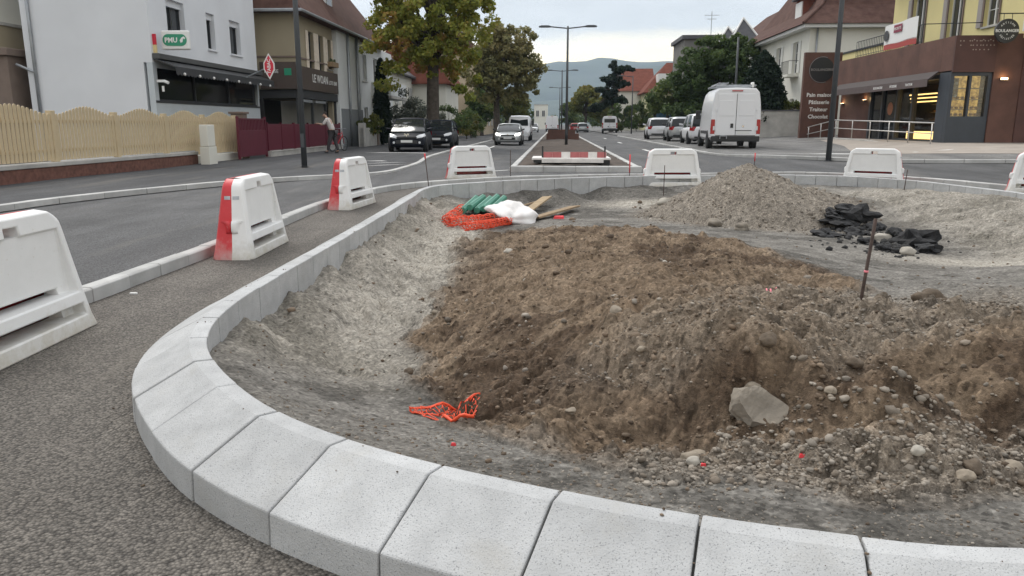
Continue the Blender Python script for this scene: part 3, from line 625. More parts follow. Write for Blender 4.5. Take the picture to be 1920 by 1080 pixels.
def d_gr(x, y):
    b_, s_, g_, p_ = zones(x, y); return np.clip(g_**1.5+.02*b_, 0, 1)
def d_br(x, y):
    b_, s_, g_, p_ = zones(x, y); return np.clip(b_*(.3+.7*ss(-.1, .3, fbm(x*2, y*2, 3, 55)))+.06+.04*s_, 0, 1)
P = sample(9000, d_gr); dist = np.hypot(P[:, 0], P[:, 1])
scatter('gravel', P, .0032*(1+dist*.20)*np.exp(rs.normal(.1, .42, len(P))), SH, M['peb'], 'loose grey-brown gravel over the heaps and the bank')
P = sample(5000, d_br); dist = np.hypot(P[:, 0], P[:, 1])
scatter('earth_clods', P, .0036*(1+dist*.17)*np.exp(rs.normal(.1, .5, len(P))), SH, M['clod'], 'crumbled clods strewn over the brown earth')
P = sample(260, lambda x, y: np.clip(.25*d_br(x, y)+.2*d_gr(x, y), 0, 1)); dist = np.hypot(P[:, 0], P[:, 1])
scatter('pebbles', P, .009*(1+dist*.09)*np.exp(rs.normal(0, .4, len(P))), SH2, M['peb'], 'pale pebbles scattered over the brown earth')
P = sample(1700, lambda x, y: ss(.2, .7, x+.2*fbm(x*3, y*3, 2, 5))*ss(2.25, 2.4, y)*ss(3.0, 2.8, y+.2*fbm(x*2, y*2, 2, 6))+.10*ss(.8, 1.4, x)*ss(3.2, 3.4, y)*ss(5, 4.4, y))
scatter('ledge_pebbles', P, .0075*np.exp(rs.normal(0, .42, len(P))), SH2, M['peb'], 'rounded pebbles piled on the ledge before the earth bank')
# crumbs of soil on the kerb stones and grit along their foot
kp_ = []; kz_ = []; nI = len(ISL)
for _ in range(420):
    i = rs.randint(nI); o_ = abs(rs.normal(0, .10)) if rs.rand() < .55 else .37+abs(rs.normal(0, .07)); p = ISL[i]; n_ = ISLN[i]
    if p[1] > 9 or (.355 < o_ < .375): continue
    kp_.append((p[0]+n_[0]*o_, p[1]+n_[1]*o_)); kz_.append(.26 if o_ < .085 else (.26-(o_-.085)*.134/.27 if o_ < .36 else .006))
kp_ = np.array(kp_); kz_ = np.array(kz_)
scatter('soil_crumbs', kp_, .0028*np.exp(rs.normal(.1, .5, len(kp_))), SH, M['clod'], 'small soil crumbs on the kerb and grit along its foot', kz_)
P = sample(3200, lambda x, y: ss(3.6, 3.0, y)*(1-zones(x, y)[0])*(.4+.6*ss(-.1, .2, fbm(x*4, y*4, 3, 88))))
scatter('fine_grit', P, .0022*np.exp(rs.normal(.15, .5, len(P))), SH, M['peb'], 'fine grit strewn over the grey strip behind the front kerb')
# ================================================================== plastic separator barriers
M['plw'] = mat('white_plastic', (.74, .74, .73), .45, .06, 5, .05, 30, spec=.4, col2=(.80, .80, .79)); M['plr'] = mat('red_plastic', (.52, .022, .03), .42, .12, 4, .05, 30, col2=(.62, .04, .05))
def dirty_foot(m, col):
    t = m.node_tree; n = t.nodes; l = t.links; b = n['Principled BSDF']; c = n.new('ShaderNodeTexCoord'); sp = n.new('ShaderNodeSeparateXYZ'); l.new(c.outputs['Object'], sp.inputs[0])
    oi = n.new('ShaderNodeObjectInfo'); ad = n.new('ShaderNodeVectorMath'); l.new(c.outputs['Object'], ad.inputs[0]); l.new(oi.outputs['Location'], ad.inputs[1])
    z = n.new('ShaderNodeTexNoise'); z.inputs['Scale'].default_value = 9; z.inputs['Detail'].default_value = 6; z.inputs['Roughness'].default_value = .7; l.new(ad.outputs[0], z.inputs['Vector'])
    k = n.new('ShaderNodeMath'); k.operation = 'MULTIPLY_ADD'; l.new(z.outputs[0], k.inputs[0]); k.inputs[1].default_value = .5; k.inputs[2].default_value = -.25
    q = n.new('ShaderNodeMath'); q.operation = 'ADD'; l.new(sp.outputs[2], q.inputs[0]); l.new(k.outputs[0], q.inputs[1])
    r = n.new('ShaderNodeMapRange'); l.new(q.outputs[0], r.inputs[0]); r.inputs[1].default_value = -.02; r.inputs[2].default_value = .2; r.inputs[3].default_value = .75; r.inputs[4].default_value = 0
    z2 = n.new('ShaderNodeTexNoise'); z2.inputs['Scale'].default_value = 34; z2.inputs['Detail'].default_value = 4; l.new(ad.outputs[0], z2.inputs['Vector']); r2 = n.new('ShaderNodeMapRange'); l.new(z2.outputs[0], r2.inputs[0]); r2.inputs[1].default_value = .66; r2.inputs[2].default_value = .74; r2.inputs[3].default_value = 0; r2.inputs[4].default_value = .35
    mx2 = n.new('ShaderNodeMath'); mx2.operation = 'MAXIMUM'; l.new(r.outputs[0], mx2.inputs[0]); l.new(r2.outputs[0], mx2.inputs[1])
    old = b.inputs['Base Color'].links[0].from_socket; x = n.new('ShaderNodeMix'); x.data_type = 'RGBA'; l.new(mx2.outputs[0], x.inputs[0]); l.new(old, x.inputs[6]); x.inputs[7].default_value = col+(1,); l.new(x.outputs[2], b.inputs['Base Color'])
dirty_foot(M['plw'], (.50, .46, .37)); dirty_foot(M['plr'], (.50, .36, .33))
M['scuff'] = mat('reflective_strip', (.42, .44, .47), .35, .2, 20)
M['cream_dirt'] = mat('dirty_plastic_foot', (.60, .56, .44), .7, .12, 9)
def barrier_half(parent, sgn, m, name):
    B = MB(); Hh = .80
    def hl(z):
        t = z/Hh; b = .635-.135*t
        if z > .70: b -= .09*((z-.70)/.10)**2.2
        if z < .05: b += .012
        return b
    def th(z): return (.215-.115*(z/Hh)**.9)
    zs = [0, .03, .085, .095, .165, .175, .245, .255, .30, .40, .50, .60, .66, .685, .725, .745, .77, .79, .80]
    us = [-1, -.93, -.86, -.68, -.5, -.15, -.13, .13, .15, .5, .68, .86, .93, 1]
    def kind(i, j):
        u = (us[i]+us[i+1])/2; z = (zs[j]+zs[j+1])/2
        if abs(u) < .14 and .685 < z < .745: return 'H'
        if sgn > 0 and abs(u) < .68 and (.09 < z < .17 or .25 < z < .30): return 'H'
        if abs(u) < .86 and (.09 < z < .17 or .25 < z < .685): return 'R'
        return 'P'
    def pos(i, j, k):
        z = zs[j]; x = us[i]*hl(z); y = th(z) if k == 'P' else (min(.095, th(z)-.004) if k == 'R' else 0.0)
        if k == 'P' and i in (0, len(us)-1): y *= .86
        return (x, sgn*y, z)
    nu, nz_ = len(us)-1, len(zs)-1
    for i in range(nu):
        for j in range(nz_):
            k = kind(i, j)
            if k != 'H': B.add([pos(i, j, k), pos(i+1, j, k), pos(i+1, j+1, k), pos(i, j+1, k)], [(0, 1, 2, 3)])
            for (di, dj) in ((1, 0), (0, 1)):
                if i+di >= nu or j+dj >= nz_: continue
                k2 = kind(i+di, j+dj)
                if k2 != k:
                    a, b = ((i+1, j), (i+1, j+1)) if di else ((i, j+1), (i+1, j+1))
                    B.add([pos(*a, k), pos(*b, k), pos(*b, k2), pos(*a, k2)], [(0, 1, 2, 3)])
    for i in (0, len(us)-1):                                        # ends
        for j in range(nz_):
            a = pos(i, j, 'P'); b = pos(i, j+1, 'P'); sx = 1 if i else -1
            B.add([a, b, (b[0]+sx*.012, 0, b[2]), (a[0]+sx*.012, 0, a[2])], [(0, 1, 2, 3)])
    for i in range(nu):                                             # top, foot
        for j in (0, nz_):
            a = pos(i, j, 'P'); b = pos(i+1, j, 'P'); B.add([a, b, (b[0], 0, b[2]+(.012 if j else 0)), (a[0], 0, a[2]+(.012 if j else 0))], [(0, 1, 2, 3)])
    o = B.build(name, m, parent, smooth=False)
    bm = bmesh.new(); bm.from_mesh(o.data); bmesh.ops.remove_doubles(bm, verts=bm.verts, dist=.0005); bmesh.ops.recalc_face_normals(bm, faces=bm.faces); bm.to_mesh(o.data); bm.free()
    bv = o.modifiers.new('Bevel', 'BEVEL'); bv.width = .012; bv.segments = 2; bv.limit_method = 'ANGLE'; bv.angle_limit = R(28); bv.harden_normals = False
    o.data.polygons.foreach_set('use_smooth', [True]*len(o.data.polygons))
    try:
        o.data.set_sharp_from_angle(angle=R(40))
    except Exception: pass
    return o
def make_barrier():
    r = thing('safety_barrier', (0, 0, 0), 0, 'x', 'barrier', 'red and white plastic barriers around the roundabout island')
    w_ = barrier_half(r, 1, M['plw'], 'white_half'); q = barrier_half(r, -1, M['plr'], 'red_half')
    for sx in (-1, 1):                                              # interlocking knuckles and reflective strips on both ends
        for m, sy, par in ((M['plw'], 1, w_), (M['plr'], -1, q)):
            MB().loft([[(sx*(.60+.028*math.cos(t)*k_), sy*(.005+.115*(.5-.5*math.cos(t))*k_ if 0 else .005+.10*(t/math.pi)), z+0.0) for t in np.linspace(0, math.pi, 7)]+[(sx*.52, sy*.10, z), (sx*.52, sy*.005, z)] for z, k_ in ((.26, .3), (.29, 1), (.36, 1), (.39, .3))]).build('knuckle', m, par, smooth=True)
            z0 = .60; MB().loft([[(sx*(.635-.135*z/.8+.015), sy*.012, z), (sx*(.635-.135*z/.8+.006), sy*.075, z), (sx*(.635-.135*z/.8-.03), sy*.075, z), (sx*(.5), sy*.012, z)] for z in (z0, z0+.035)]).build('reflector', M['scuff'], par)
    return r
bar0 = make_barrier()
BARS = [((-3.06, 4.43, .006), R(-90), 'nearest white plastic barrier, cut off by the left edge beside the kerb'),
        ((-2.83, 8.20, .006), R(-90), 'second barrier from the left, red and white end towards the camera'),
        ((-2.68, 12.75, .006), R(-98), 'third barrier from the left, standing before the grey lamp post'),
        ((-1.05, 19.55, .006), R(180+24), 'white barrier with red edge standing left of the central median'),
        ((3.5, 16.75, .02), R(180), 'white barrier with red slots left of the gravel heap'),
        ((8.2, 17.35, .01), R(180-36), 'white barrier with red right edge in front of the bakery'),
        ((10.66, 15.25, .006), R(180-22), 'barrier barely visible at the right edge of the picture')]
for i, (p, a, lb) in enumerate(BARS):
    o = bar0 if i == 0 else copy_tree(bar0)
    o.location = p; o.rotation_euler = (0, 0, a); o['label'] = lb

# ================================================================== survey stakes
M['rust'] = mat('rusty_steel', (.06, .038, .03), .8, .4, 30); M['redp'] = mat('fluorescent_red', (.75, .05, .06), .6, .1, 20); M['pinkp'] = mat('pink_tape', (.85, .25, .30), .6)
def stake(px, pyb, zb, pyt, lean, label, red=0, band=False, r=.009):
    bx_, by_ = hit(px, pyb) if inside(ISL_IN, *gp(px, pyb, zb)[:2]) else gp(px, pyb, zb)[:2]; b = (bx_, by_); zb = hI(bx_, by_) if inside(ISL_IN, bx_, by_) else zb; d = ray(px, pyt); t = b[1]/d[1]; top = CAMH+d[2]*t; h = top-zb
    o = thing('survey_stake', (b[0], b[1], zb-.12), 0, label, 'stake', 'steel survey stakes around the island')
    lx = lean*h; P = lambda z: (lx*(z-.12)/h, 0, z)
    MB().tube([(0, 0, 0), P(.12), P(h+.12)], r, 7).build('rod', M['rust'], o, smooth=True)
    if red: MB().tube([P(h+.12-red), P(h+.125)], r*1.7, 7).build('red_tip', M['redp'], o, smooth=True)
    if band: MB().tube([P(.12+h*.38), P(.12+h*.38+.012)], r*1.25, 7).build('pink_mark', M['pinkp'], o, smooth=True)
stake(804, 351, .10, 288, -.10, 'thin stake with red tip at the left corner of the island kerb', red=.10)
stake(957, 334, .06, 281, 0, 'dark bare stake just right of the barrier by the median')
stake(1180, 336, .06, 290, 0, 'stake with long red top left of the white barrier beside the heap', red=.42)
stake(1244, 367, .02, 310, 0, 'dark stake standing in front of the white barrier beside the heap')
stake(1414, 318, .12, 287, 0, 'short red-tipped stake behind the top of the gravel heap', red=.22)
stake(1612, 578, .235, 410, .08, 'tall rusty stake with pink mark standing in the gravel on the right', band=True, r=.0095)
stake(1695, 358, .10, 318, .06, 'dark stake against the kerb below the barrier before the bakery')

# ================================================================== debris on the island
M['orange'] = mat('orange_plastic', (.80, .085, .025), .55, .12, 20); M['green'] = mat('green_plastic', (.045, .22, .15), .5, .2, 15); M['green2'] = mat('pale_green_plastic', (.16, .38, .29), .5, .1, 20)
M['sack'] = mat('white_woven_sack', (.74, .72, .70), .8, .06, 8, .3, 50); M['wood'] = mat('old_plank', (.28, .20, .12), .9, .25, 14, .3, 60); M['wood2'] = mat('pale_plank', (.36, .27, .165), .9, .2, 12, .3, 60)
M['concr'] = mat('broken_concrete', (.235, .205, .165), .9, .2, 6, .6, 40); M['bitu'] = mat('broken_asphalt', (.022, .022, .023), .9, .4, 25, 1, 60); M['stone'] = mat('fieldstone', (.28, .235, .18), .85, .2, 9, .3, 60)
M['stone2'] = mat('pale_fieldstone', (.38, .35, .30), .85, .12, 9, .3, 60); M['stone3'] = mat('brown_clod', (.13, .10, .072), .95, .3, 14, .8, 40)
def mesh_roll(name, a, b, r, rings, label):
    """a rolled length of plastic safety netting: hoops joined by strands"""
    o = thing(name, (a[0], a[1], hI(a[0], a[1])), 0, label, 'safety net', 'orange safety netting dumped on the island')
    za = hI(*a); A = Vector((0, 0, r*.85)); Bv = Vector((b[0]-a[0], b[1]-a[1], hI(*b)-za+r*.85)); d = (Bv-A); ax = d.normalized()
    sx = ax.cross(Vector((0, 0, 1))).normalized(); up = sx.cross(ax)
    h = MB(); k = 14
    hp = []; jr = [random.uniform(.86, 1.1) for _ in range(rings+2)]; js = [random.uniform(-.02, .02) for _ in range(rings+2)]
    for i in range(rings*k+1):
        t = i/(rings*k); q = 2*math.pi*i/k; m_ = i//k; rr_ = r*(jr[m_]+(jr[m_+1]-jr[m_])*(i % k)/k)
        hp.append(A+d*t+up*js[m_]+(sx*math.cos(q)+up*math.sin(q)*.8)*rr_+ax*(.02*math.sin(q*2+m_*1.7)))
    h.tube(hp, .0075, 4, False)
    h.build('coil', M['orange'], o, smooth=True)
    s = MB()
    for q in np.linspace(0, 2*math.pi, 13)[:-1]:
        s.tube([A+d*t+(sx*math.cos(q+.25*math.sin(t*9))+up*.85*math.sin(q+.25*math.sin(t*9)))*r*(.97+.05*math.sin(t*23+q)) for t in np.linspace(0, 1, 12)], .005, 4, False)
    s.build('strands', M['orange'], o, smooth=True)
def P2(px, py, z=0): return hit(px, py)
mesh_roll('safety_net_roll', P2(870, 436, -.05), P2(958, 421, 0), .07, 15, 'front roll of orange safety netting lying in the trench')
mesh_roll('safety_net_roll', P2(838, 424, -.05), P2(945, 414, 0), .08, 15, 'rear roll of orange safety netting beside the green pipes')
mesh_roll('safety_net_roll', P2(836, 420, -.05), P2(868, 402, 0), .08, 8, 'short bunched orange netting at the foot of the sand bank')
gpipe = []
for k in range(5):
    a = P2(868+k*13, 412-k*.5, .02); b = P2(893+k*13, 391-k*.5, .02)
    o = thing('green_pipe', (a[0], a[1], hI(*a)), 0, ['leftmost ribbed green pipe of the bundle behind the netting', 'second ribbed green pipe from the left in the bundle', 'middle ribbed green pipe of the bundle', 'fourth ribbed green pipe, next to the one by the sack', 'rightmost ribbed green pipe touching the white sack'][k], 'pipe', 'green pipes in the bundle')
    z0 = .07+.03*(k % 2); dx, dy = b[0]-a[0], b[1]-a[1]; zz = hI(*b)-hI(*a)
    n_ = 22; MB().tube([(dx*t, dy*t, z0+.05+(zz+.05)*t) for t in np.linspace(0, 1, n_)], [.052+.008*(i % 2) for i in range(n_)], 9).build('pipe_wall', M['green'], o, smooth=False)
    MB().tube([(dx*t+.0, dy*t, z0+.05+(zz+.05)*t+.056) for t in np.linspace(0.02, .98, 6)], .014, 5).build('pale_stripe', M['green2'], o, smooth=True)
# white sack
V_, F_ = rock_mesh(91, 4, .48, .42, .15, .22); c = P2(966, 416, .0)
from mathutils import noise as mnoise
V_ = np.array([[x*(1-.25*(x > 0)*x/.5), y, max(z, -.05)+.03*mnoise.noise(Vector((x*7, y*7, z*4)))+.05*(x < 0)] for x, y, z in V_])
sk = tag(npmesh('white_sack', V_, F_, M['sack'], None, True), 'crumpled white woven sack lying between green pipes and planks', 'sack'); sk.location = (c[0], c[1], hI(*c)+.10); sk.rotation_euler = (R(6), R(8), R(-12))
# planks
for (p0, p1, wd, tk, lift, m, lb) in [((1000, 414), (1078, 394), .22, .03, .03, 'wood', 'long weathered plank lying in front of the other boards'), ((985, 404), (1026, 383), .20, .03, .10, 'wood2', 'pale plank leaning up behind the white sack'), ((975, 392), (1010, 384), .16, .03, .02, 'wood', 'dark plank end behind the pale leaning plank')]:
    a = P2(*p0, .0); b = P2(*p1, .0); L_ = math.hypot(b[0]-a[0], b[1]-a[1]); o = MB().box(0, L_, -wd/2, wd/2, 0, tk).build('plank', M[m], None, bevel=.004)
    tag(o, lb, 'plank', 'planks on the island'); o.location = (a[0], a[1], hI(*a)+.03); o.rotation_euler = (R(random.uniform(-14, -6)), -math.atan2(lift+hI(*b)-hI(*a), L_), math.atan2(b[1]-a[1], b[0]-a[0]))
rb = tag(MB().loft([[(-.09, -.03, 0), (.09, -.04, 0), (.10, .03, .02), (-.08, .04, .01)], [(-.07, -.02, .05), (.08, -.03, .04), (.09, .02, .06), (-.06, .03, .05)]]).build('red_plastic_scrap', M['redp'], None, bevel=.008), 'small scrap of bright red plastic right of the planks', 'plastic scrap'); c = P2(1047, 412, .05); rb.location = (c[0], c[1], hI(*c)+.01)
# near piece of orange netting, draped over the ground
no = MB(); c0 = Vector(P2(768, 774, -.02)); c1 = Vector(P2(900, 742, 0)); c2 = Vector(P2(888, 798, 0)); c3 = Vector(P2(822, 792, 0))
def npt(s, t):
    a = c0.lerp(c1, s); b = c0.lerp(c3, min(1, s*1.6)) if s < .4 else c3.lerp(c2, (s-.4)/.6); p = a.lerp(b, t); x, y = p.x, p.y
    return (x, y, hI(x, y)+.008+.022*max(0, math.sin(s*5+t*3))*(1-.3*t)+.006*math.sin(s*17+t*11))
nr_, nc_ = 6, 11
for j in range(nr_+1):
    path = []
    for i in range(nc_*2+1):
        s = i/(nc_*2); t = j/nr_+(.5/nr_)*(1 if (i//1) % 2 else -1)*.75; path.append(npt(s, min(max(t, 0), 1)))
    no.tube(path, .0036, 5, False)
for j in range(nr_):
    for i in range(nc_):
        s = (i*2+(1 if j % 2 else 0))/(nc_*2); no.tube([npt(s, (j+.3)/nr_), npt(min(1, s+.01), (j+.75)/nr_)], .0036, 5, False)
no.tube([npt(.5+.5*t, 1.0+.12*math.sin(t*3.1)) for t in np.linspace(0, 1, 8)], .009, 5)
no.tube([npt(.15+.85*t, 0) for t in np.linspace(0, 1, 12)], .008, 5)
tag(no.build('safety_net_piece', M['orange'], None, smooth=True), 'torn piece of orange safety netting lying near the front kerb', 'safety net')
MB_ = MB().box(-.012, .012, -.008, .008, 0, .012)
for (px, py, lb) in [(850, 836, 'tiny red plastic chip on the grey earth below the netting'), (1502, 872, 'tiny red chip among the gravel before the bank'), (1318, 880, 'tiny red chip beside the small round boulders')]:
    c = P2(px, py, .1); o = tag(MB().loft([[(-.012, -.006, 0), (.01, -.008, 0), (.012, .006, 0), (-.008, .007, 0)], [(-.008, -.004, .012), (.008, -.005, .014), (.009, .004, .011), (-.006, .005, .013)]]).build('red_chip', M['redp'], None), lb, 'plastic scrap', 'red chips in the soil'); o.location = (c[0], c[1], hI(*c))
# pink string line on the earth
sp = [P2(1436, 552), P2(1466, 562)]
tag(MB().tube([(p[0], p[1], hI(*p)+.02) for p in resample(sp, n=14)], .005, 5).build('marking_string', M['pinkp'], None, smooth=True), 'bit of pink marking string lying on the brown earth', 'string')
# single rocks
ROCK_ME = {}
def rock(name, px, py, z, sx, sy, sz, m, label, cat, seed, rz=0, tilt=(0, 0), rough=.25, sub=3, group=None, sink=.3, flat=False):
    V, F_ = rock_mesh(seed, sub, sx, sy, sz, rough)
    if flat is True:                                                # broken slab: squared off
        V = np.c_[np.clip(V[:, 0], -sx*.8, sx*.8), np.clip(V[:, 1], -sy*.75, sy*.75), np.clip(V[:, 2], -sz*.62, sz*.62)]
    o = npmesh(name, V, F_, M[m], None, not flat); tag(o, label, cat, group)
    if not flat: o.data.set_sharp_from_angle(angle=R(50))
    c = P2(px, py, z); o.location = (c[0], c[1], hI(*c)+sz*(1-sink)*.75); o.rotation_euler = (tilt[0], tilt[1], rz); return o
c = hit(1425, 812); sl_ = MB(); o1 = [(a_*.84, b_*.84) for a_, b_ in [(-.15, .03), (-.12, -.06), (-.02, -.115), (.09, -.07), (.15, .06), (.05, .10), (-.07, .10)]]
sl_.loft([[(x_*1.0, y_*1.0, -.045) for x_, y_ in o1], [(x_*1.04, y_*1.02, .0) for x_, y_ in o1], [(x_*.93+.006, y_*.9, .042+.012*math.sin(i*2.1)) for i, (x_, y_) in enumerate(o1)]])
slo = tag(sl_.build('concrete_slab', M['concr'], None), 'angular pale concrete slab stuck in the brown bank', 'slab'); slo.location = (c[0]+.01, c[1]+.06, hI(*c)+.02); slo.rotation_euler = (R(42), R(26), R(-18))
bm = bmesh.new(); bm.from_mesh(slo.data); bmesh.ops.triangulate(bm, faces=bm.faces); bmesh.ops.subdivide_edges(bm, edges=bm.edges, cuts=4, use_grid_fill=True)
for v_ in bm.verts: v_.co += Vector((mnoise.noise(v_.co*22), mnoise.noise(v_.co*22+Vector((9, 0, 0))), mnoise.noise(v_.co*18+Vector((0, 9, 0)))))*.011
bm.to_mesh(slo.data); bm.free()
STN = [(775, 690, -.06, .030, 'stone2', 'pale pointed stone at the left foot of the brown earth'), (767, 703, -.06, .04, 'stone3', 'crumbly brown clod beside the pale pointed stone'), (990, 533, .2, .042, 'stone2', 'pale stone on the left crown of the brown earth'), (1155, 608, .28, .048, 'stone', 'round buff stone in the middle of the brown earth'), (1202, 662, .25, .030, 'stone', 'small buff stone below the round stone mid-earth'),
       (1302, 842, .14, .062, 'stone', 'flat oval boulder, uppermost of three at the bank foot'), (1293, 866, .14, .042, 'stone', 'middle small boulder of three at the bank foot'), (1298, 884, .15, .030, 'stone2', 'lowest round pebble of three at the bank foot'), (1555, 748, .22, .030, 'stone', 'buff stone sticking out of the brown bank'), (1410, 722, .3, .042, 'stone', 'clod-like stone above the concrete slab'),
       (1715, 898, .15, .032, 'stone2', 'pale angular stone in the gravel ledge'), (1818, 905, .15, .046, 'stone3', 'dark brown boulder in the gravel ledge on the right'), (1806, 922, .15, .036, 'stone', 'buff stone below the dark brown boulder'), (830, 585, -.02, .035, 'stone2', 'pale flat stone on the upper left slope of the earth'), (815, 592, -.02, .035, 'stone', 'brownish stone beside the pale flat stone upslope'),
       (1150, 560, .26, .03, 'stone2', 'small grey-white stone mid-earth'), (1245, 497, .27, .035, 'stone2', 'pale stone near the back of the brown earth'), (955, 475, .12, .07, 'stone2', 'large pale stone on the back left of the brown earth'), (1390, 432, .1, .14, 'concr', 'big grey boulder at the front foot of the gravel heap'), (1340, 425, .1, .15, 'concr', 'dark grey boulder left of the big one at the heap foot'), (1245, 383, .05, .13, 'stone2', 'pale lump at the left foot of the gravel heap'), (1700, 478, .05, .12, 'stone2', 'large buff stone among the broken black asphalt'), (1655, 450, .05, .13, 'stone2', 'pale rounded stone between the black asphalt lumps'), (1900, 880, .15, .04, 'stone', 'buff stone at the right edge of the gravel ledge'), (1070, 792, .05, .028, 'stone', 'slim stone at the foot of the earth bank right of the netting'), (1440, 655, .38, .05, 'stone3', 'brown clod on the crest of the bank'), (1600, 690, .4, .05, 'stone3', 'rough clod hanging on the right face of the bank')]
for i, (px, py, z, s, m, lb) in enumerate(STN):
    rnd = random.Random(i); rock('stone', px, py, z, s*.78*rnd.uniform(1, 1.25), s*.78*rnd.uniform(.75, 1), s*.78*rnd.uniform(.6, .8), m, lb, 'stone', 200+i, rnd.uniform(0, 3), (rnd.uniform(-.2, .2), rnd.uniform(-.2, .2)), .22, 3, 'larger stones on the island')
rock('boulder', 1742, 574, .22, .10, .09, .075, 'stone3', 'brown clod boulder right of the tall rusty stake', 'boulder', 305, 0, (0, 0), .3, 4, None, .8)
ASP = [(1605, 410, .28, .20, .13), (1572, 418, .28, .2, .07), (1548, 442, .26, .2, .06), (1715, 462, .28, .2, .15), (1738, 474, .16, .13, .08), (1680, 452, .16, .14, .10), (1640, 432, .14, .11, .08), (1605, 440, .16, .12, .06), (1625, 458, .12, .1, .06), (1660, 470, .12, .1, .05), (1590, 402, .2, .15, .09), (1560, 408, .16, .14, .08)]
LBA = ['tall block of broken black asphalt behind the rusty stake', 'wide slab of black asphalt left of the tall block', 'leftmost flat lump of broken black asphalt', 'big rounded lump of broken asphalt on the right', 'small asphalt lump at the foot of the big rounded lump', 'asphalt lump left of the big rounded one', 'small asphalt lump behind the pale rounded stone', 'flat asphalt piece right behind the stake', 'small black piece below the stake middle', 'small black piece in front of the pale rounded stone', 'asphalt lump at the back beside the tall block', 'backmost left lump of broken asphalt']
for i, (px, py, a, b, c_) in enumerate(ASP): rock('asphalt_lump', px, py, .06, a, b, c_, 'bitu', LBA[i], 'asphalt lump', 400+i, i*.7, (.1, .1), .6, 3, 'broken black asphalt lumps', .4, 'rough')
ac = np.array([hit(px_, py_) for px_, py_ in [(random.gauss(1590, 32), random.gauss(432, 16)) for _ in range(150)]+[(random.gauss(1695, 32), random.gauss(466, 9)) for _ in range(120)]])
M['bit2'] = mat_stone('asphalt_crumb', (.02, .02, .021), (.06, .058, .055))
scatter('asphalt_crumbs', ac, np.array([.02+.05*random.random()**2 for _ in ac]), SH, M['bit2'], 'black asphalt crumbs around the broken lumps')
# white scrap on the apron
c = gp(251, 553, 0); tag(MB().loft([[(-.03, -.012, 0), (.03, -.014, 0), (.028, .012, 0), (-.03, .014, 0)], [(-.028, -.01, .012), (.028, -.012, .012), (.026, .01, .012), (-.028, .012, .012)]]).build('paper_scrap', M['paint'], None), 'small white scrap lying on the coarse asphalt apron', 'scrap').location = (c[0], c[1], .008)
# ================================================================== building kit
def thin_glass(name):
    m = bpy.data.materials.new(name); m.use_nodes = True; t = m.node_tree; n = t.nodes; l = t.links; n.remove(n['Principled BSDF'])
    tr = n.new('ShaderNodeBsdfTransparent'); tr.inputs[0].default_value = (.82, .84, .83, 1); gl = n.new('ShaderNodeBsdfGlossy'); gl.inputs['Roughness'].default_value = .03; x = n.new('ShaderNodeMixShader'); x.inputs[0].default_value = .07; l.new(tr.outputs[0], x.inputs[1]); l.new(gl.outputs[0], x.inputs[2]); l.new(x.outputs[0], n['Material Output'].inputs[0]); return m
def stucco(name, c, var=.06): return mat(name, c, .9, var, .45, .15, 80, detail=9)
M['glass'] = mat('window_glass', (.035, .04, .045), .06, spec=.8); M['glass_dim'] = mat('shop_glass', (.012, .013, .015), .08, spec=.35)
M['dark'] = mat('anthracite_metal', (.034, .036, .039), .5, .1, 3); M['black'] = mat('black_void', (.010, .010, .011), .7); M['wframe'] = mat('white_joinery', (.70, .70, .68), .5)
M['zinc'] = mat('zinc', (.33, .35, .37), .45, .12, 4, metal=.5); M['roof'] = mat('brown_roof_tile', (.075, .040, .033), .9, .3, 2.2, .6, 22, col2=(.125, .072, .058), spec=.15); M['roof_red'] = mat('red_roof_tile', (.17, .06, .042), .9, .2, 2, .5, 22, spec=.15); M['slate'] = mat('slate_roof', (.085, .085, .092), .7, .2, 3, .3, 20)
M['bordeaux'] = mat('burgundy_paint', (.105, .010, .024), .45, .1, 3); M['white_st'] = stucco('white_render', (.70, .72, .75)); M['tan'] = stucco('tan_render', (.33, .285, .20), .08); M['white2'] = stucco('white_house_render', (.68, .70, .70)); M['cream'] = stucco('cream_render', (.70, .69, .62))
M['yellow'] = stucco('yellow_render', (.72, .63, .31), .06); M['corten'] = mat('corten_steel', (.115, .055, .04), .75, .22, 1.3, .1, 40); M['corten_d'] = mat('corten_steel_panel', (.085, .038, .03), .7, .2, 1.3, .1, 40); M['sandstone'] = mat('brown_stone', (.19, .145, .12), .85, .12, 2, .2, 50)
M['warm'] = mat('lit_shop_interior', (.80, .36, .09), .6, .75, 6, emit=.55); M['lamp_on'] = mat('lit_lamp', (1, .72, .4), .5, emit=5); M['lit_strip'] = mat('lit_shelf_strip', (1.0, .62, .22), .6, emit=2.6)
M['shut'] = mat('cream_shutter', (.66, .58, .48), .7, .08, 6); M['brownsign'] = mat('brown_sign_board', (.075, .055, .045), .5, .1, 2); M['blacksign'] = mat('black_sign_board', (.025, .025, .027), .4); M['white'] = mat('sign_white', (.80, .80, .78), .5); M['signgreen'] = mat('sign_green', (.02, .27, .15), .4); M['signred'] = mat('sign_red', (.62, .02, .05), .4); M['grey_r'] = stucco('grey_render', (.20, .215, .225)); M['concrete'] = mat('wall_concrete', (.42, .41, .385), .9, .2, 1.4, .2, 40)
M['brick_low'] = mat('red_granite_wall', (.15, .068, .05), .9, .35, 9, .8, 18); M['picket'] = mat('beige_picket', (.56, .45, .285), .6, .06, 4)
ROT = -TH
def bld(name, u, v, z, label, cat='building'):
    x, y = S(u, v); return thing(name, (x, y, z), ROT, label, cat)
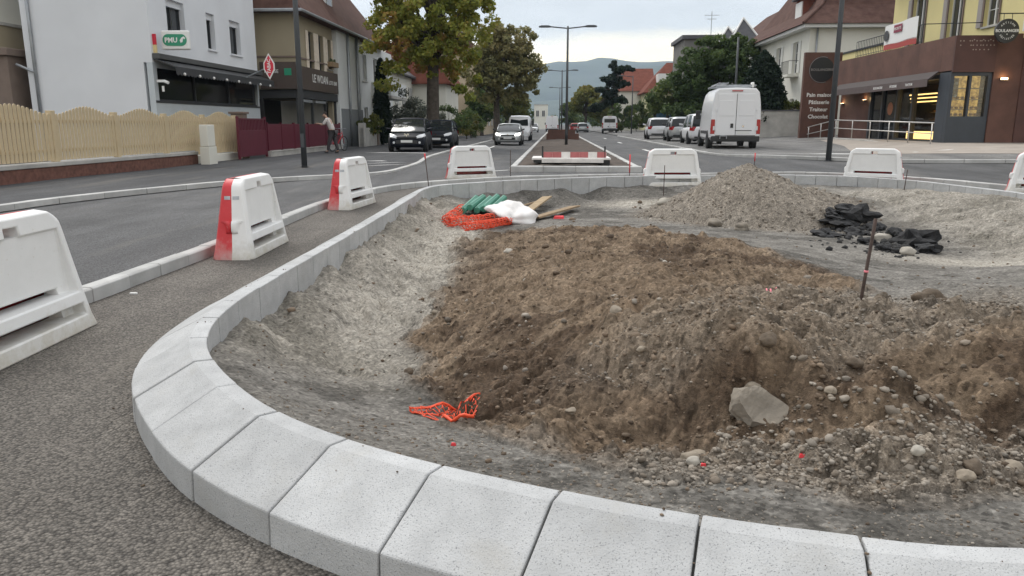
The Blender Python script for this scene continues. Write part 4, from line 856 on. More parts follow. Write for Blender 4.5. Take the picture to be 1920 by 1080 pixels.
def wallx(o, name, m, x, y0, y1, z0, z1, holes=(), t=.3, sgn=1, depth=None):
    """wall in the plane x=const (street side faces sgn), with rectangular openings (y0,y1,z0,z1)"""
    ys = sorted({y0, y1} | {h[0] for h in holes} | {h[1] for h in holes}); zs = sorted({z0, z1} | {h[2] for h in holes} | {h[3] for h in holes}); b = MB()
    def hole(i, j):
        yc = (ys[i]+ys[i+1])/2; zc = (zs[j]+zs[j+1])/2; return any(h[0] < yc < h[1] and h[2] < zc < h[3] for h in holes)
    xb = x-sgn*t
    for i in range(len(ys)-1):
        for j in range(len(zs)-1):
            if hole(i, j): continue
            for xx in (x, xb): b.add([(xx, ys[i], zs[j]), (xx, ys[i+1], zs[j]), (xx, ys[i+1], zs[j+1]), (xx, ys[i], zs[j+1])], [(0, 1, 2, 3)])
    for h in list(holes)+[(y0, y1, z0, z1)]:
        for (a, c) in (((h[0], h[2]), (h[1], h[2])), ((h[1], h[2]), (h[1], h[3])), ((h[1], h[3]), (h[0], h[3])), ((h[0], h[3]), (h[0], h[2]))):
            b.add([(x, a[0], a[1]), (x, c[0], c[1]), (xb, c[0], c[1]), (xb, a[0], a[1])], [(0, 1, 2, 3)])
    return b.build(name, m, o)
def wally(o, name, m, y, x0, x1, z0, z1, holes=(), t=.3):
    """wall in the plane y=const facing the camera"""
    q = wallx(None, name, m, 0, x0, x1, z0, z1, holes, t, 1)
    for v_ in q.data.vertices: v_.co = Vector((v_.co.y, y-v_.co.x, v_.co.z))
    q.data.flip_normals(); q.parent = o; return q
def win_x(o, x, y0, y1, z0, z1, sgn, inset=.2, fr=M['wframe'], gl=M['glass'], mull=1, bars=0, sill=True, sillm=None, shutter=None, fw=.06):
    xi = x-sgn*inset; w_ = MB().box(min(xi-.02, xi+.02), max(xi-.02, xi+.02), y0, y1, z0, z1).build('window', gl, o)
    f = MB(); xa, xb = sorted((xi+sgn*.021, xi+sgn*.07))
    f.box(xa, xb, y0, y0+fw, z0, z1).box(xa, xb, y1-fw, y1, z0, z1).box(xa, xb, y0+fw, y1-fw, z0, z0+fw).box(xa, xb, y0+fw, y1-fw, z1-fw, z1)
    for k in range(mull): yc = y0+(y1-y0)*(k+1)/(mull+1); f.box(xa, xb, yc-fw*.6, yc+fw*.6, z0+fw, z1-fw)
    f.build('window_frame', fr, w_)
    if bars:
        g = MB(); xa2, xb2 = sorted((xi+sgn*.022, xi+sgn*.05))
        for k in range(bars): zc = z0+(z1-z0)*(k+1)/(bars+1); g.box(xa2, xb2, y0+fw, y1-fw, zc-.015, zc+.015)
        g.build('glazing_bar', fr, w_)
    if sill:
        xs0, xs1 = sorted((x-sgn*inset, x+sgn*.07)); MB().box(xs0, xs1, y0-.06, y1+.06, z0-.07, z0-.002).build('window_sill', sillm or M['concrete'], w_)
    if shutter:
        for yy in ((y0-(y1-y0)*.5, y0-.02), (y1+.02, y1+(y1-y0)*.5)):
            xs0, xs1 = sorted((x+sgn*.01, x+sgn*.05)); sh = MB().box(xs0, xs1, yy[0], yy[1], z0, z1).build('shutter', shutter, o, bevel=.01)
            a2, b2 = sorted((x+sgn*.051, x+sgn*.062))
            for k in range(3): zz = z0+(z1-z0)*(k+.5)/3; MB().box(a2, b2, yy[0]+.05, yy[1]-.05, zz-.04, zz+.04).build('shutter_batten', shutter, sh)
    return w_
def win_y(o, y, x0, x1, z0, z1, inset=.2, fr=M['wframe'], gl=M['glass'], mull=1, bars=0, sill=True, fw=.06):
    yi = y+inset; w_ = MB().box(x0, x1, yi-.02, yi+.02, z0, z1).build('window', gl, o); f = MB(); ya, yb = yi-.07, yi-.021
    f.box(x0, x0+fw, ya, yb, z0, z1).box(x1-fw, x1, ya, yb, z0, z1).box(x0+fw, x1-fw, ya, yb, z0, z0+fw).box(x0+fw, x1-fw, ya, yb, z1-fw, z1)
    for k in range(mull): xc = x0+(x1-x0)*(k+1)/(mull+1); f.box(xc-fw*.6, xc+fw*.6, ya, yb, z0+fw, z1-fw)
    for k in range(bars): zc = z0+(z1-z0)*(k+1)/(bars+1); f.box(x0+fw, x1-fw, ya+.02, yb, zc-.015, zc+.015)
    f.build('window_frame', fr, w_)
    if sill: MB().box(x0-.06, x1+.06, y-.07, y+inset, z0-.07, z0-.002).build('window_sill', M['concrete'], w_)
    return w_
def hip_roof(o, x0, x1, y0, y1, z, h, ov, m, ridge=None, along='y', hipf=.5, flare=.0, t=.12):
    b = MB(); X0, X1, Y0, Y1 = x0-ov, x1+ov, y0-ov, y1+ov; cx, cy = (X0+X1)/2, (Y0+Y1)/2
    if along == 'y': r = [(cx, Y0+(X1-X0)/2*hipf*2*.5, z+h), (cx, Y1-(X1-X0)/2*hipf*2*.5, z+h)]
    else: r = [(X0+(Y1-Y0)/2*hipf, cy, z+h), (X1-(Y1-Y0)/2*hipf, cy, z+h)]
    e = [(X0, Y0, z), (X1, Y0, z), (X1, Y1, z), (X0, Y1, z)]; eb = [(p[0], p[1], z-t) for p in e]
    vs_ = e+eb+r
    fs_ = [(4, 7, 6, 5), (0, 4, 5, 1), (1, 5, 6, 2), (2, 6, 7, 3), (3, 7, 4, 0)]
    if along == 'y': fs_ += [(0, 1, 8), (1, 2, 9, 8), (2, 3, 9), (3, 0, 8, 9)]
    else: fs_ += [(0, 1, 9, 8), (1, 2, 9), (2, 3, 8, 9), (3, 0, 8)]
    return b.add(vs_, fs_).build('roof', m, o)
def gutter(o, par, path, r=.07): return MB().tube(path, r, 8).build('gutter', M['zinc'], par)
def downpipe(o, x, y, z0, z1, r=.05): return MB().tube([(x, y, z0), (x, y, z1)], r, 8).build('downpipe', M['zinc'], o, smooth=True)

# ================================================================== left side of the avenue
GL = .17
# ---- picket fence on a low wall
FU = -12.2
fx = thing('picket_fence', S(FU, 0)+(0,), ROT, 'beige picket fence with wavy top on a low stone wall', 'fence')
MB().box(-.14, .14, 8, 24.05, -.1, .40).build('base_wall', M['brick_low'], fx, bevel=.01)
MB().box(-.17, .17, 8, 24.05, .402, .50).build('wall_coping', M['concrete'], fx, bevel=.015)
MB().box(-.15, .15, 24.06, 27.6, -.1, .36).build('rendered_base', M['cream'], fx, bevel=.01)
PICK = None; posts = [9.6, 12.0, 14.5, 17.2, 19.75, 22.35, 24.85, 27.35]
pm = {}
for a, b in zip(posts[:-1], posts[1:]):
    n_ = int(round((b-a-.16)/.135))
    for k in range(n_):
        y = a+.08+(b-a-.16)*(k+.5)/n_; t = (y-a)/(b-a); top = 1.58+.20*math.sin(math.pi*t)**2 if True else 0
        zb = .50 if y < 24.05 else .36
        key = round(top, 2)
        q = pm.get((key, zb))
        if q is None:
            mb = MB(); w_ = .045; pts = [(-w_, zb+.03), (w_, zb+.03), (w_, key-.045), (w_*.7, key-.012), (0, key), (-w_*.7, key-.012), (-w_, key-.045)]
            mb.extr(pts, 'x', .03, .052); pk = mb.build('picket', M['picket'], fx); pk.location = (0, y, 0); pm[(key, zb)] = pk
        else:
            pk = bpy.data.objects.new('picket', q.data); COL.objects.link(pk); pk.parent = fx; pk.location = (0, y, 0)
    for z in (.72, 1.38): MB().box(-.02, .028, a+.06, b-.06, z, z+.07).build('rail', M['picket'], fx)
for y in posts: MB().box(-.07, .07, y-.075, y+.075, .36 if y > 24 else .5, 1.66).build('post', M['picket'], fx, bevel=.008)
x, y = S(FU+.55, 23.95); ub = thing('utility_cabinet', (x, y, Zf(x, y)+.1), ROT, 'narrow white concrete utility box in front of the picket fence', 'utility box')
MB().box(-.15, .15, -.28, .28, -.1, .5).build('cabinet_base', M['cream'], ub, bevel=.01); MB().box(-.135, .135, -.26, .26, .51, 1.18).build('cabinet_body', M['cream'], ub, bevel=.02)
x, y = S(FU, 27.85); sp_ = thing('gate_pillar', (x, y, 0), ROT, 'brown stone gate pillar at the end of the picket fence', 'pillar')
MB().box(-.22, .22, -.22, .22, -.1, 1.72).build('shaft', M['sandstone'], sp_, bevel=.015); MB().box(-.28, .28, -.28, .28, 1.722, 1.80).build('cap', M['sandstone'], sp_, bevel=.015)
# ---- burgundy gate and fence panels
GU = -11.65
def burg_panel(v0, v1, slots, z0, z1, label, name):
    x, y = S(GU, v0); o = thing(name, (x, y, 0), ROT, label, 'gate' if 'gate' in name else 'fence panel', None if 'gate' in name else 'burgundy fence panels before the bar'); L_ = v1-v0
    zm = z1-.42 if slots else z1
    MB().box(-.03, .03, .04, L_-.04, z0, zm).build('panel', M['bordeaux'], o, bevel=.006)
    if slots:
        n_ = int(L_/.14)
        for k in range(n_): MB().box(-.022, .022, .06+k*(L_-.12)/n_, .06+k*(L_-.12)/n_+.085, zm+.002, z1-.05).build('slat', M['bordeaux'], o)
        MB().box(-.035, .035, .04, L_-.04, z1-.048, z1).build('top_rail', M['bordeaux'], o)
    for yy in (0, L_): MB().box(-.04, .04, yy-.035, yy+.035, z0-.08, z1+.06).build('post', M['bordeaux'], o)
burg_panel(26.35, 28.9, True, .22, 1.56, 'burgundy metal gate with slotted top beside the stone pillar', 'metal_gate')
x, y = S(GU, 29.0); lw = thing('low_wall', (x, y, 0), ROT, 'low pale concrete wall under the burgundy fence panels', 'wall'); MB().box(-.12, .12, .05, 10.2, -.1, .30).build('wall_body', M['concrete'], lw, bevel=.01); MB().box(-.15, .15, .05, 10.2, .302, .34).build('coping', M['concrete'], lw)
for k, (a, b) in enumerate([(29.1, 30.6), (30.6, 32.1), (32.2, 34.0), (34.0, 36.6), (36.6, 39.1)]): burg_panel(a, b, False, .36, 1.36, ['first burgundy fence panel right of the slotted gate', 'second burgundy fence panel, left of the lamp post', 'burgundy fence panel behind the lamp post', 'burgundy fence panel behind the leaning person', 'burgundy fence panel behind the bicycle'][k], 'fence_panel')
# ---- leftmost house: cream floor over brown stone ground floor
h1 = bld('corner_house', -18.6, 24.9, 0, 'cream house over brown stone base cut by the left edge')
wally(h1, 'stone_wall', M['sandstone'], 0, -7, -.0, 0, 3.55, [(-2.2, -.75, .5, 2.95)], .35); MB().box(-.35, -.002, .352, 8, 0, 3.55).build('stone_wall', M['sandstone'], h1)
win_y(h1, 0, -2.2, -.75, .5, 2.95, .22, M['dark'], M['glass'], 1)
MB().box(-7.1, .12, -.14, 8.1, 3.552, 3.80).build('cornice', M['sandstone'], h1, bevel=.03); MB().box(-7, -.32, .06, 8, 3.802, 4.55).build('parapet', M['tan'], h1)
MB().box(-7.02, -.27, .02, 8, 4.552, 4.65).build('coping', M['concrete'], h1); MB().box(-7, -.8, .9, 8, 4.652, 8).build('upper_wall', M['cream'], h1)
# ---- white building with the bar terrace
wb = bld('white_building', -13.9, 25.25, 0, 'white rendered building with blank side wall and dark awning', 'building'); BL = 9.1
WH = [(1.25, 2.55, 4.18, 5.55), (4.3, 5.0, 4.18, 5.5), (6.4, 7.45, 4.18, 5.5)]
wally(wb, 'side_wall', M['white_st'], 0, -4.3, -.30, 0, 8.6, [], .3)
wallx(wb, 'street_wall', M['white_st'], 0, 0, BL, 3.35, 8.6, WH, .3, 1); MB().box(-4.3, -.302, .302, BL, 8.3, 8.58).build('top_slab', M['white_st'], wb)
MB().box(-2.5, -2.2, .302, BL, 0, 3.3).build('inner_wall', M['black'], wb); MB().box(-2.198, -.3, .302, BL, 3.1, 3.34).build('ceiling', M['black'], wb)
wallx(wb, 'shopfront', mat('pale_panel', (.50, .545, .57), .6, .04, 2), 0, .0, BL, .0, 3.348, [(.25, BL-.15, 2.12, 3.2)], .2, 1)
for a, b in ((.25, 3.0), (3.02, 6.0), (6.02, BL-.15)):
    g_ = MB().box(-.14, -.12, a, b, 2.12, 3.2).build('shop_window', M['glass_dim'], wb); MB().box(-.12, -.06, a, b, 2.12, 2.18).box(-.12, -.06, a, a+.06, 2.181, 3.2).build('window_frame', M['dark'], g_)
MB().box(.001, .03, 0, BL, 2.06, 2.13).build('dark_sill', M['dark'], wb)
for (a, b, c, d) in WH:
    w_ = win_x(wb, 0, a, b, c, d, 1, .26, M['dark'], M['glass'], 1 if b-a > .9 else 0, 0, True, M['white_st'], fw=.055); MB().box(-.25, -.12, a, b, d-.22, d-.002).build('roller_box', M['white_st'], w_)
aw = MB(); aw.add([(.01, .05, 3.50), (.75, .05, 3.22), (.75, BL-.1, 3.22), (.01, BL-.1, 3.50), (.01, .05, 3.46), (.75, .05, 3.18), (.75, BL-.1, 3.18), (.01, BL-.1, 3.46)], [(0, 1, 2, 3), (4, 7, 6, 5), (0, 4, 5, 1), (1, 5, 6, 2), (2, 6, 7, 3), (3, 7, 4, 0)])
awo = aw.build('awning', M['dark'], wb)
val = MB(); n_ = 36
for k in range(n_):
    a = .05+(BL-.15)*k/n_; b = .05+(BL-.15)*(k+1)/n_; val.add([(.76, a, 3.2), (.76, b, 3.2), (.76, b, 2.99), (.76, (a+b)/2, 2.93), (.76, a, 2.99)], [(0, 1, 2, 3, 4)])
val.build('valance', M['dark'], awo); MB().box(.0, .25, .02, BL-.05, 3.46, 3.64).build('awning_box', mat('awning_grey', (.075, .077, .077), .6, .1, 2), awo, bevel=.02)
for k in range(8):
    bm = MB(); rr_ = .05; yy = .55+k*1.12
    bm.loft([[(.80+rr_*math.sin(p)*math.cos(q), yy+rr_*math.sin(p)*math.sin(q), 3.0-rr_*math.cos(p)) for q in np.linspace(0, 2*math.pi, 9)[:-1]] for p in np.linspace(.15, math.pi-.15, 6)]).build('globe_light', M['white'], awo, smooth=True)
cm = MB(); cm.box(.02, .25, .12, .22, 2.72, 2.80).tube([(.25, .17, 2.76), (.42, .12, 2.70)], .05, 8).tube([(.2, .17, 2.6), (.2, .17, 2.42)], .04, 8); cm.build('security_camera', M['white'], wb)
downpipe(wb, -4.0, -.06, 0, 8.6, .05)
MB().tube([(-4.6, -.10, 3.3), (-4.15, -.08, 3.1), (-4.0, -.06, 3.05)], .04, 8).build('pipe_branch', M['zinc'], wb)
x, y = S(-13.2, 25.75); pg = thing('projecting_sign', (x, y, 3.78), ROT, 'white box sign with green oval over the dark awning', 'sign')
MB().box(-.55, .40, -.08, .08, 0, .62).build('sign_box', M['white'], pg, bevel=.05, seg=3)
ov = MB(); ov.extr([(-.08+(.22 if abs(t) < math.pi/2 else -.22)+.19*math.cos(t), .31+.19*math.sin(t)) for t in np.linspace(-math.pi+.001, math.pi, 25)[:-1]], 'y', -.095, -.082); ov.build('green_oval', M['signgreen'], pg)
text_mesh('PMU', .22, M['white'], pg, up_negy(-.20, -.10, .30), bold=.006)
MB().extr([(.10, .30), (.16, .38), (.24, .42), (.30, .37), (.26, .33), (.22, .36), (.19, .24), (.12, .22)], 'y', -.104, -.096).build('horse_emblem', M['white'], pg)
x, y = S(-13.86, 25.42); r2 = thing('small_sign', (x, y, 3.66), ROT, 'small red and yellow plate sign at the corner of the white building', 'sign'); MB().box(-.07, .07, -.03, .03, .26, .60).build('red_plate', M['signred'], r2); MB().box(-.07, .07, -.03, .03, 0, .255).build('yellow_plate', mat('sign_yellow', (.75, .6, .3), .5), r2)
# ---- tan building with the bar sign
tb = bld('tan_building', -12.6, 35.7, 0, 'tan house with brown tiled roof, cream shutters and bar sign'); TL = 6.1
TW = [(1.95, 2.75, 4.0, 5.75), (3.55, 4.35, 3.6, 5.75), (5.1, 5.75, 4.2, 5.7)]
wally(tb, 'end_wall', M['tan'], 0, -5, -.3, 2.6, 6.35, [], .3); wallx(tb, 'street_wall', M['tan'], 0, 0, TL, 2.6, 6.35, TW, .3, 1); MB().box(-5, -.302, .302, TL, 2.6, 2.8).build('floor_slab', M['tan'], tb)
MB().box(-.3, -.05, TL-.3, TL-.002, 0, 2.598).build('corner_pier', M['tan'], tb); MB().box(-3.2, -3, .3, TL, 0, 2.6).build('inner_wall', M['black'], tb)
for h in TW: win_x(tb, 0, *h, 1, .2, M['dark'], M['glass'], 1, 2, True, None, M['shut'])
MB().box(-5, .05, -.05, TL+.02, 4.36, 4.44).build('string_course', M['sandstone'], tb)
rf = hip_roof(tb, -5.5, .1, -.1, 17.5, 6.45, 4.3, .45, M['roof'], along='y', hipf=.55); gutter(tb, rf, [(-5.8, -.62, 6.36), (.60, -.62, 6.36), (.60, 17.9, 6.36)])
dm = MB().box(-1.9, -.4, 6.6, 7.9, 7.2, 8.6).build('dormer', M['white2'], rf); MB().box(-.42, -.38, 6.8, 7.7, 7.4, 8.4).build('dormer_window', M['glass'], rf); MB().box(-2.2, -.2, 6.4, 8.1, 8.602, 8.72).build('dormer_roof', M['slate'], rf)
MB().box(-3.2, -2.5, 10.2, 11, 9.6, 11.6).build('chimney', M['brick_low'], rf)
sg = MB().box(.08, .2, -.25, TL+.1, 2.95, 4.0).build('sign_board', M['brownsign'], tb); MB().box(-1.6, .079, -.30, -.20, 2.95, 4.15).build('sign_return', M['brownsign'], tb)
text_mesh('LE WOAN', .56, M['white'], tb, up_posx(.215, 3.0, 3.52)); text_mesh('LOTO', .30, M['white'], tb, up_posx(.215, 4.85, 3.45)); text_mesh('BAR', .30, M['white'], tb, up_posx(.215, 5.65, 3.45))
text_mesh('PRESSE', .22, M['white'], tb, up_negy(-1.05, -.315, 3.72)); MB().box(-.45, -.12, -.32, -.302, 3.55, 3.86).build('green_logo', M['signgreen'], tb)
MB().box(.08, .16, .3, 1.1, 3.2, 3.3).build('sign_light', M['dark'], tb)
bx_ = MB().box(.02, .35, 4.9, 5.95, 4.30, 4.55).build('flower_box', M['wood'], tb); 
for k in range(14): MB().tube([(.18, 4.95+k*.07, 4.55), (.2+random.uniform(-.1, .1), 4.95+k*.07+random.uniform(-.1, .1), 4.72)], [.05, .02], 5).build('flower_tuft', mat('tuft%d' % k, (.05, .07, .03), .9) if k == 0 else bpy.data.materials['tuft0'], bx_)
# open dark bar front under the sign
MB().box(-.08, .12, -.1, 7.6, 2.55, 2.93).build('front_beam', M['dark'], tb); MB().box(-1.75, -.082, -.12, .05, 2.55, 2.93).build('side_beam', M['dark'], tb)
for yy in (0, 2.1, 4.3, 6.1, 7.5): MB().box(-.06, .06, yy-.06, yy+.06, 0, 2.548).build('post', M['dark'], tb)
MB().box(-1.75, -1.6, -.1, .02, 0, 2.548).build('post', M['dark'], tb)
for a, b in ((.3, 1.9), (2.4, 4.1)): MB().box(.0, .1, a, b, 2.38, 2.50).build('roller_blind', M['zinc'], tb)
MB().box(-.5, -.4, 6.2, 7.5, 0, 2.5).build('grey_panel', M['grey_r'], tb)
# tobacco lozenge
x, y = S(-11.5, 29.35); tz = thing('lozenge_sign', (x, y, 3.0), R(12), 'red lozenge shop sign on a bracket above the burgundy fence', 'sign')
lz = [(0, -.48), (.20, -.12), (.20, .12), (0, .48), (-.20, .12), (-.20, -.12)]; MB().extr([(a, b+.5) for a, b in lz], 'y', -.06, .06).build('white_rim', M['white'], tz); MB().extr([(a*.80, b*.84+.5) for a, b in lz], 'y', -.072, .072).build('red_face', M['signred'], tz)
text_mesh('TABAC', .17, M['white'], tz, Matrix.Translation((0, -.075, .5)) @ Matrix.Rotation(R(90), 4, 'X') @ Matrix.Rotation(R(90), 4, 'Z'), bold=.004)
MB().tube([(-.9, .3, .1), (-.1, 0, .45)], .025, 6).build('bracket', M['zinc'], tz)
# ---- white house and the next one
h3 = bld('white_house', -12.4, 42.0, 0, 'white two-storey house with grey downpipes beside the tan house'); wallx(h3, 'street_wall', M['white2'], 0, 0, 5.0, 0, 6.3, [], .3, 1); wally(h3, 'end_wall', M['white2'], 0, -5, -.302, 0, 6.3, [], .3)
MB().box(.0, .04, .3, 5.0, 0, 2.2).build('grey_plinth', M['grey_r'], h3)
downpipe(h3, .1, 1.9, .1, 6.3, .07); downpipe(h3, .1, 3.9, .1, 6.5, .09)
h4 = bld('garden_house', -12.6, 47.1, 0, 'white garden house with balcony behind the dark cypress'); HW = [(1.0, 2.2, 4.0, 5.6), (4.0, 5.2, 4.0, 5.6), (1.2, 2.2, 1.0, 2.4), (7.4, 8.6, 4.0, 5.4)]
wallx(h4, 'street_wall', M['white2'], 0, 0, 9.8, 0, 6.3, HW, .3, 1); 
for h in HW: win_x(h4, 0, *h, 1, .2, M['wframe'], mat('shuttered', (.40, .41, .42), .7) if h is HW[0] else M['glass'], 1)
MB().box(.0, 1.3, 3.3, 8.6, 3.0, 3.18).build('balcony_slab', M['concrete'], h4); MB().box(1.18, 1.28, 3.3, 8.6, 3.182, 4.05).build('balcony_front', M['white2'], h4, bevel=.02); MB().box(.0, 1.178, 3.3, 3.4, 3.182, 4.05).build('balcony_side', M['white2'], h4)
h5 = bld('far_white_house', -13.5, 61.0, 0, 'pale house seen through the tree behind the balcony house'); MB().box(-7, 0, 0, 10, 0, 5.4).build('wall', M['cream'], h5); hip_roof(h5, -7, 0, 0, 10, 5.45, 3, .4, M['slate'])
for k in range(3): win_x(h5, .2, 1+k*3, 2.1+k*3, 3, 4.5, 1, .17)
# garden wall before the houses
x, y = S(-11.4, 42.6); gw = thing('garden_wall', (x, y, 0), ROT, 'worn pale garden wall with pillars left of the black car', 'wall')
MB().box(-.12, .12, 0, 13, -.1, 1.15).build('wall_body', M['concrete'], gw, bevel=.01)
for k in range(5): MB().box(-.18, .18, .0+k*3.2, .36+k*3.2, -.1, 1.42).build('pillar', M['sandstone'] if k % 2 else M['concrete'], gw, bevel=.01)
# ================================================================== right side of the avenue
# ---- bakery: corten ground floor, yellow upper floor; local x across (0 = street front), y along the avenue
BZ = .62
bk = bld('bakery_building', 15.1, 31.9, BZ, 'bakery with corten ground floor and yellow upper storey'); ZT = 4.02; ZB = 2.70
# street front
wallx(bk, 'street_front', M['corten'], 0, 8.1, 12.0, 0, ZB, [], .25, -1)
wallx(bk, 'shopfront_frame', mat('anthracite_joinery', (.05, .055, .062), .5, .08, 3), 0, 0, 8.098, 0, ZB, [(.95, 3.35, .08, 2.55), (3.5, 4.9, .1, 2.55), (5.05, 6.5, .05, 2.5), (6.65, 7.9, .05, 2.5)], .2, -1)
for (a, b, z0, z1) in [(.95, 3.35, .08, 2.55), (3.5, 4.9, .1, 2.55)]:
    g_ = MB().box(.10, .12, a, b, z0, z1).build('shop_window', (bpy.data.materials.get('clear_shop_glass') or thin_glass('clear_shop_glass')), bk)
for (a, b, z0, z1) in [(5.05, 6.5, .05, 2.5), (6.65, 7.9, .05, 2.5)]:
    g_ = MB().box(.10, .13, a, b, z0, z1).build('entrance_door', M['glass_dim'], bk); MB().box(.06, .098, a+.02, a+.06, z0+.8, z0+1.6).build('door_handle', M['zinc'], g_)
lz_ = MB(); lz_.disc((.095, 5.8, 1.45), .30, 'x', 18, .006); lz_.build('door_emblem', mat('copper_emblem', (.32, .12, .05), .5), bk)
# interior: back wall, lit display shelves
MB().box(2.2, 2.3, .2, 12, 0, 2.6).build('shop_back_wall', mat('shop_wall', (.16, .10, .06), .8, .3, 2), bk); MB().box(.25, 2.2, .2, 8, 2.56, 2.60).build('shop_ceiling', M['dark'], bk)
shv = MB()
for k, z in enumerate((.9, 1.25, 1.6)): shv.box(1.5, 1.9, .9, 4.8, z, z+.03)
shv.build('display_shelf', M['wood2'], bk)
for k, z in enumerate((1.68, 1.84, 2.0)): MB().box(.48, .54, 2.0+k*.15, 4.6+k*.1, z, z+.05).build('light_strip', M['lit_strip'], bk)
MB().box(.3, .9, 1.6, 4.3, .10, .42).build('lit_counter', M['lit_strip'], bk)
M['bread'] = mat('bread_crust', (.45, .22, .07), .7, .3, 8)
for k in range(26):
    yy = 1.0+k*.145; z = (.93, 1.28, 1.63)[k % 3]; MB().loft([[(1.55+.1*math.cos(q)*s_+.08, yy+d_, z+.05+.05*math.sin(q)*s_) for q in np.linspace(0, 2*math.pi, 9)[:-1]] for d_, s_ in ((-.09, .3), (-.05, .9), (.05, .9), (.09, .3))]).build('loaf', M['bread'], bk, smooth=True)
# camera-facing front: two lit windows, corten panels
YF = -.9
wally(bk, 'corner_front', mat('dark_blue_joinery', (.042, .05, .062), .5, .08, 3), YF, -.55, .98, 0, ZB, [(-.42, .16, 1.02, 2.55), (.24, .84, 1.02, 2.55)], .2)
for a, b in ((-.42, .16), (.24, .84)):
    MB().box(a, b, YF+.10, YF+.12, 1.02, 2.55).build('shop_window', bpy.data.materials['clear_shop_glass'], bk)
MB().box(-.5, .95, YF+.75, YF+.80, .6, 2.6).build('lit_back_panel', M['warm'], bk)
for z in (1.02, 1.28, 1.66, 2.08): MB().box(-.44, .86, YF+.28, YF+.62, z, z+.025).build('window_shelf', M['wood2'], bk)
for k in range(20):
    xx = -.40+(k % 7)*.19; z = (1.05, 1.31, 1.69)[k//7]; MB().loft([[(xx+d_, YF+.40+.07*math.cos(q)*s_, z+.055+.055*math.sin(q)*s_) for q in np.linspace(0, 2*math.pi, 9)[:-1]] for d_, s_ in ((-.07, .3), (-.04, .9), (.04, .9), (.07, .3))]).build('loaf', M['bread'], bk, smooth=True)
MB().box(-.40, .10, YF+.66, YF+.70, 1.72, 2.5).build('dark_shelf_unit', M['wood'], bk)
for k in range(9): MB().disc((-.34+(k % 3)*.16, YF+.60, 1.82+(k//3)*.24), .05, 'z', 12, .09).build('jar', M['bread'] if k % 2 else M['white'], bk)
MB().box(-.56, 1.0, YF-.02, YF+.1, -.12, -.002).build('red_plinth', mat('red_plinth_stone', (.10, .035, .035), .6, .2, 4), bk)
MB().box(-.55, -.35, YF+.21, .0, 0, ZB).build('corner_return', bpy.data.materials['dark_blue_joinery'], bk)
for k, (a, b, m, yy) in enumerate([(.99, 2.0, 'corten', YF-.06), (2.005, 3.3, 'corten_d', YF-.10), (3.305, 4.7, 'corten', YF-.10), (4.705, 9, 'corten_d', YF-.10)]): MB().box(a, b, yy, YF+.25, 0, ZT+.06).build('corten_panel', M[m], bk)
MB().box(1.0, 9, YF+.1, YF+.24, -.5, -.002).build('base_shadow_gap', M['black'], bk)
for xx in (1.95, 3.9): MB().box(xx, xx+.4, YF-.02, YF+.095, -.55, -.003).build('base_block', M['concrete'], bk)
# fascia band in panels
for k in range(6): MB().box(-.56, -.44, .0+k*2.0+.004, 2.0+k*2.0-.004, ZB+.05, ZT).build('fascia_panel', M['corten'], bk)
MB().box(-.56, .985, YF-.1, YF-.004, ZB-.02, ZT).build('fascia_panel', M['corten_d'], bk); MB().box(-.56, -.44, YF, -.004, ZB+.05, ZT).build('fascia_panel', M['corten'], bk)
MB().box(-.438, 5.5, YF+.252, 12, ZB+.02, ZB+.3).build('canopy_slab', M['dark'], bk); MB().box(-.438, 5.5, YF+.252, 12, ZT-.12, ZT-.02).build('terrace_roof', M['dark'], bk)
hol = MB()
for z, xs_ in ((3.82, (-.4, -.28, -.05, .03, .2, .32, .38, .5, .62, .8)), (3.66, (-.38, 0, .08, .22, .36, .45, .58, .72, .85)), (3.50, (.1, .2, .34, .5, .66)), (3.86, (.1, .44, .7))):
    for x_ in xs_: hol.extr([(x_+.026*math.cos(q), z+.026*math.sin(q)) for q in np.linspace(0, 2*math.pi, 7)[:-1]], 'y', YF-.103, YF-.101)
hol.build('perforation', mat('bright_perforation', (.36, .30, .24), .7), bk)
# awning with lettering
MB().add([(-.55, .1, ZB+.10), (-.95, .1, ZB-.22), (-.95, 10.8, ZB-.22), (-.55, 10.8, ZB+.10), (-.55, .1, ZB+.02), (-.95, .1, ZB-.30), (-.95, 10.8, ZB-.30), (-.55, 10.8, ZB+.02)], [(0, 1, 2, 3), (4, 7, 6, 5), (0, 4, 5, 1), (1, 5, 6, 2), (2, 6, 7, 3), (3, 7, 4, 0)]).build('awning', mat('awning_cloth', (.055, .042, .04), .8), bk)
MB().box(-.965, -.952, .1, 10.8, ZB-.50, ZB-.20).build('awning_valance', mat('valance_cloth', (.10, .075, .072), .8, .1, 2), bk)
for t_, yy in (('BOULANGERIE', 4.8), ('PÂTISSERIE', 3.2), ('TRAITEUR', 1.7)): text_mesh(t_, .15, M['white'], bk, up_negx(-.968, yy, ZB-.36))
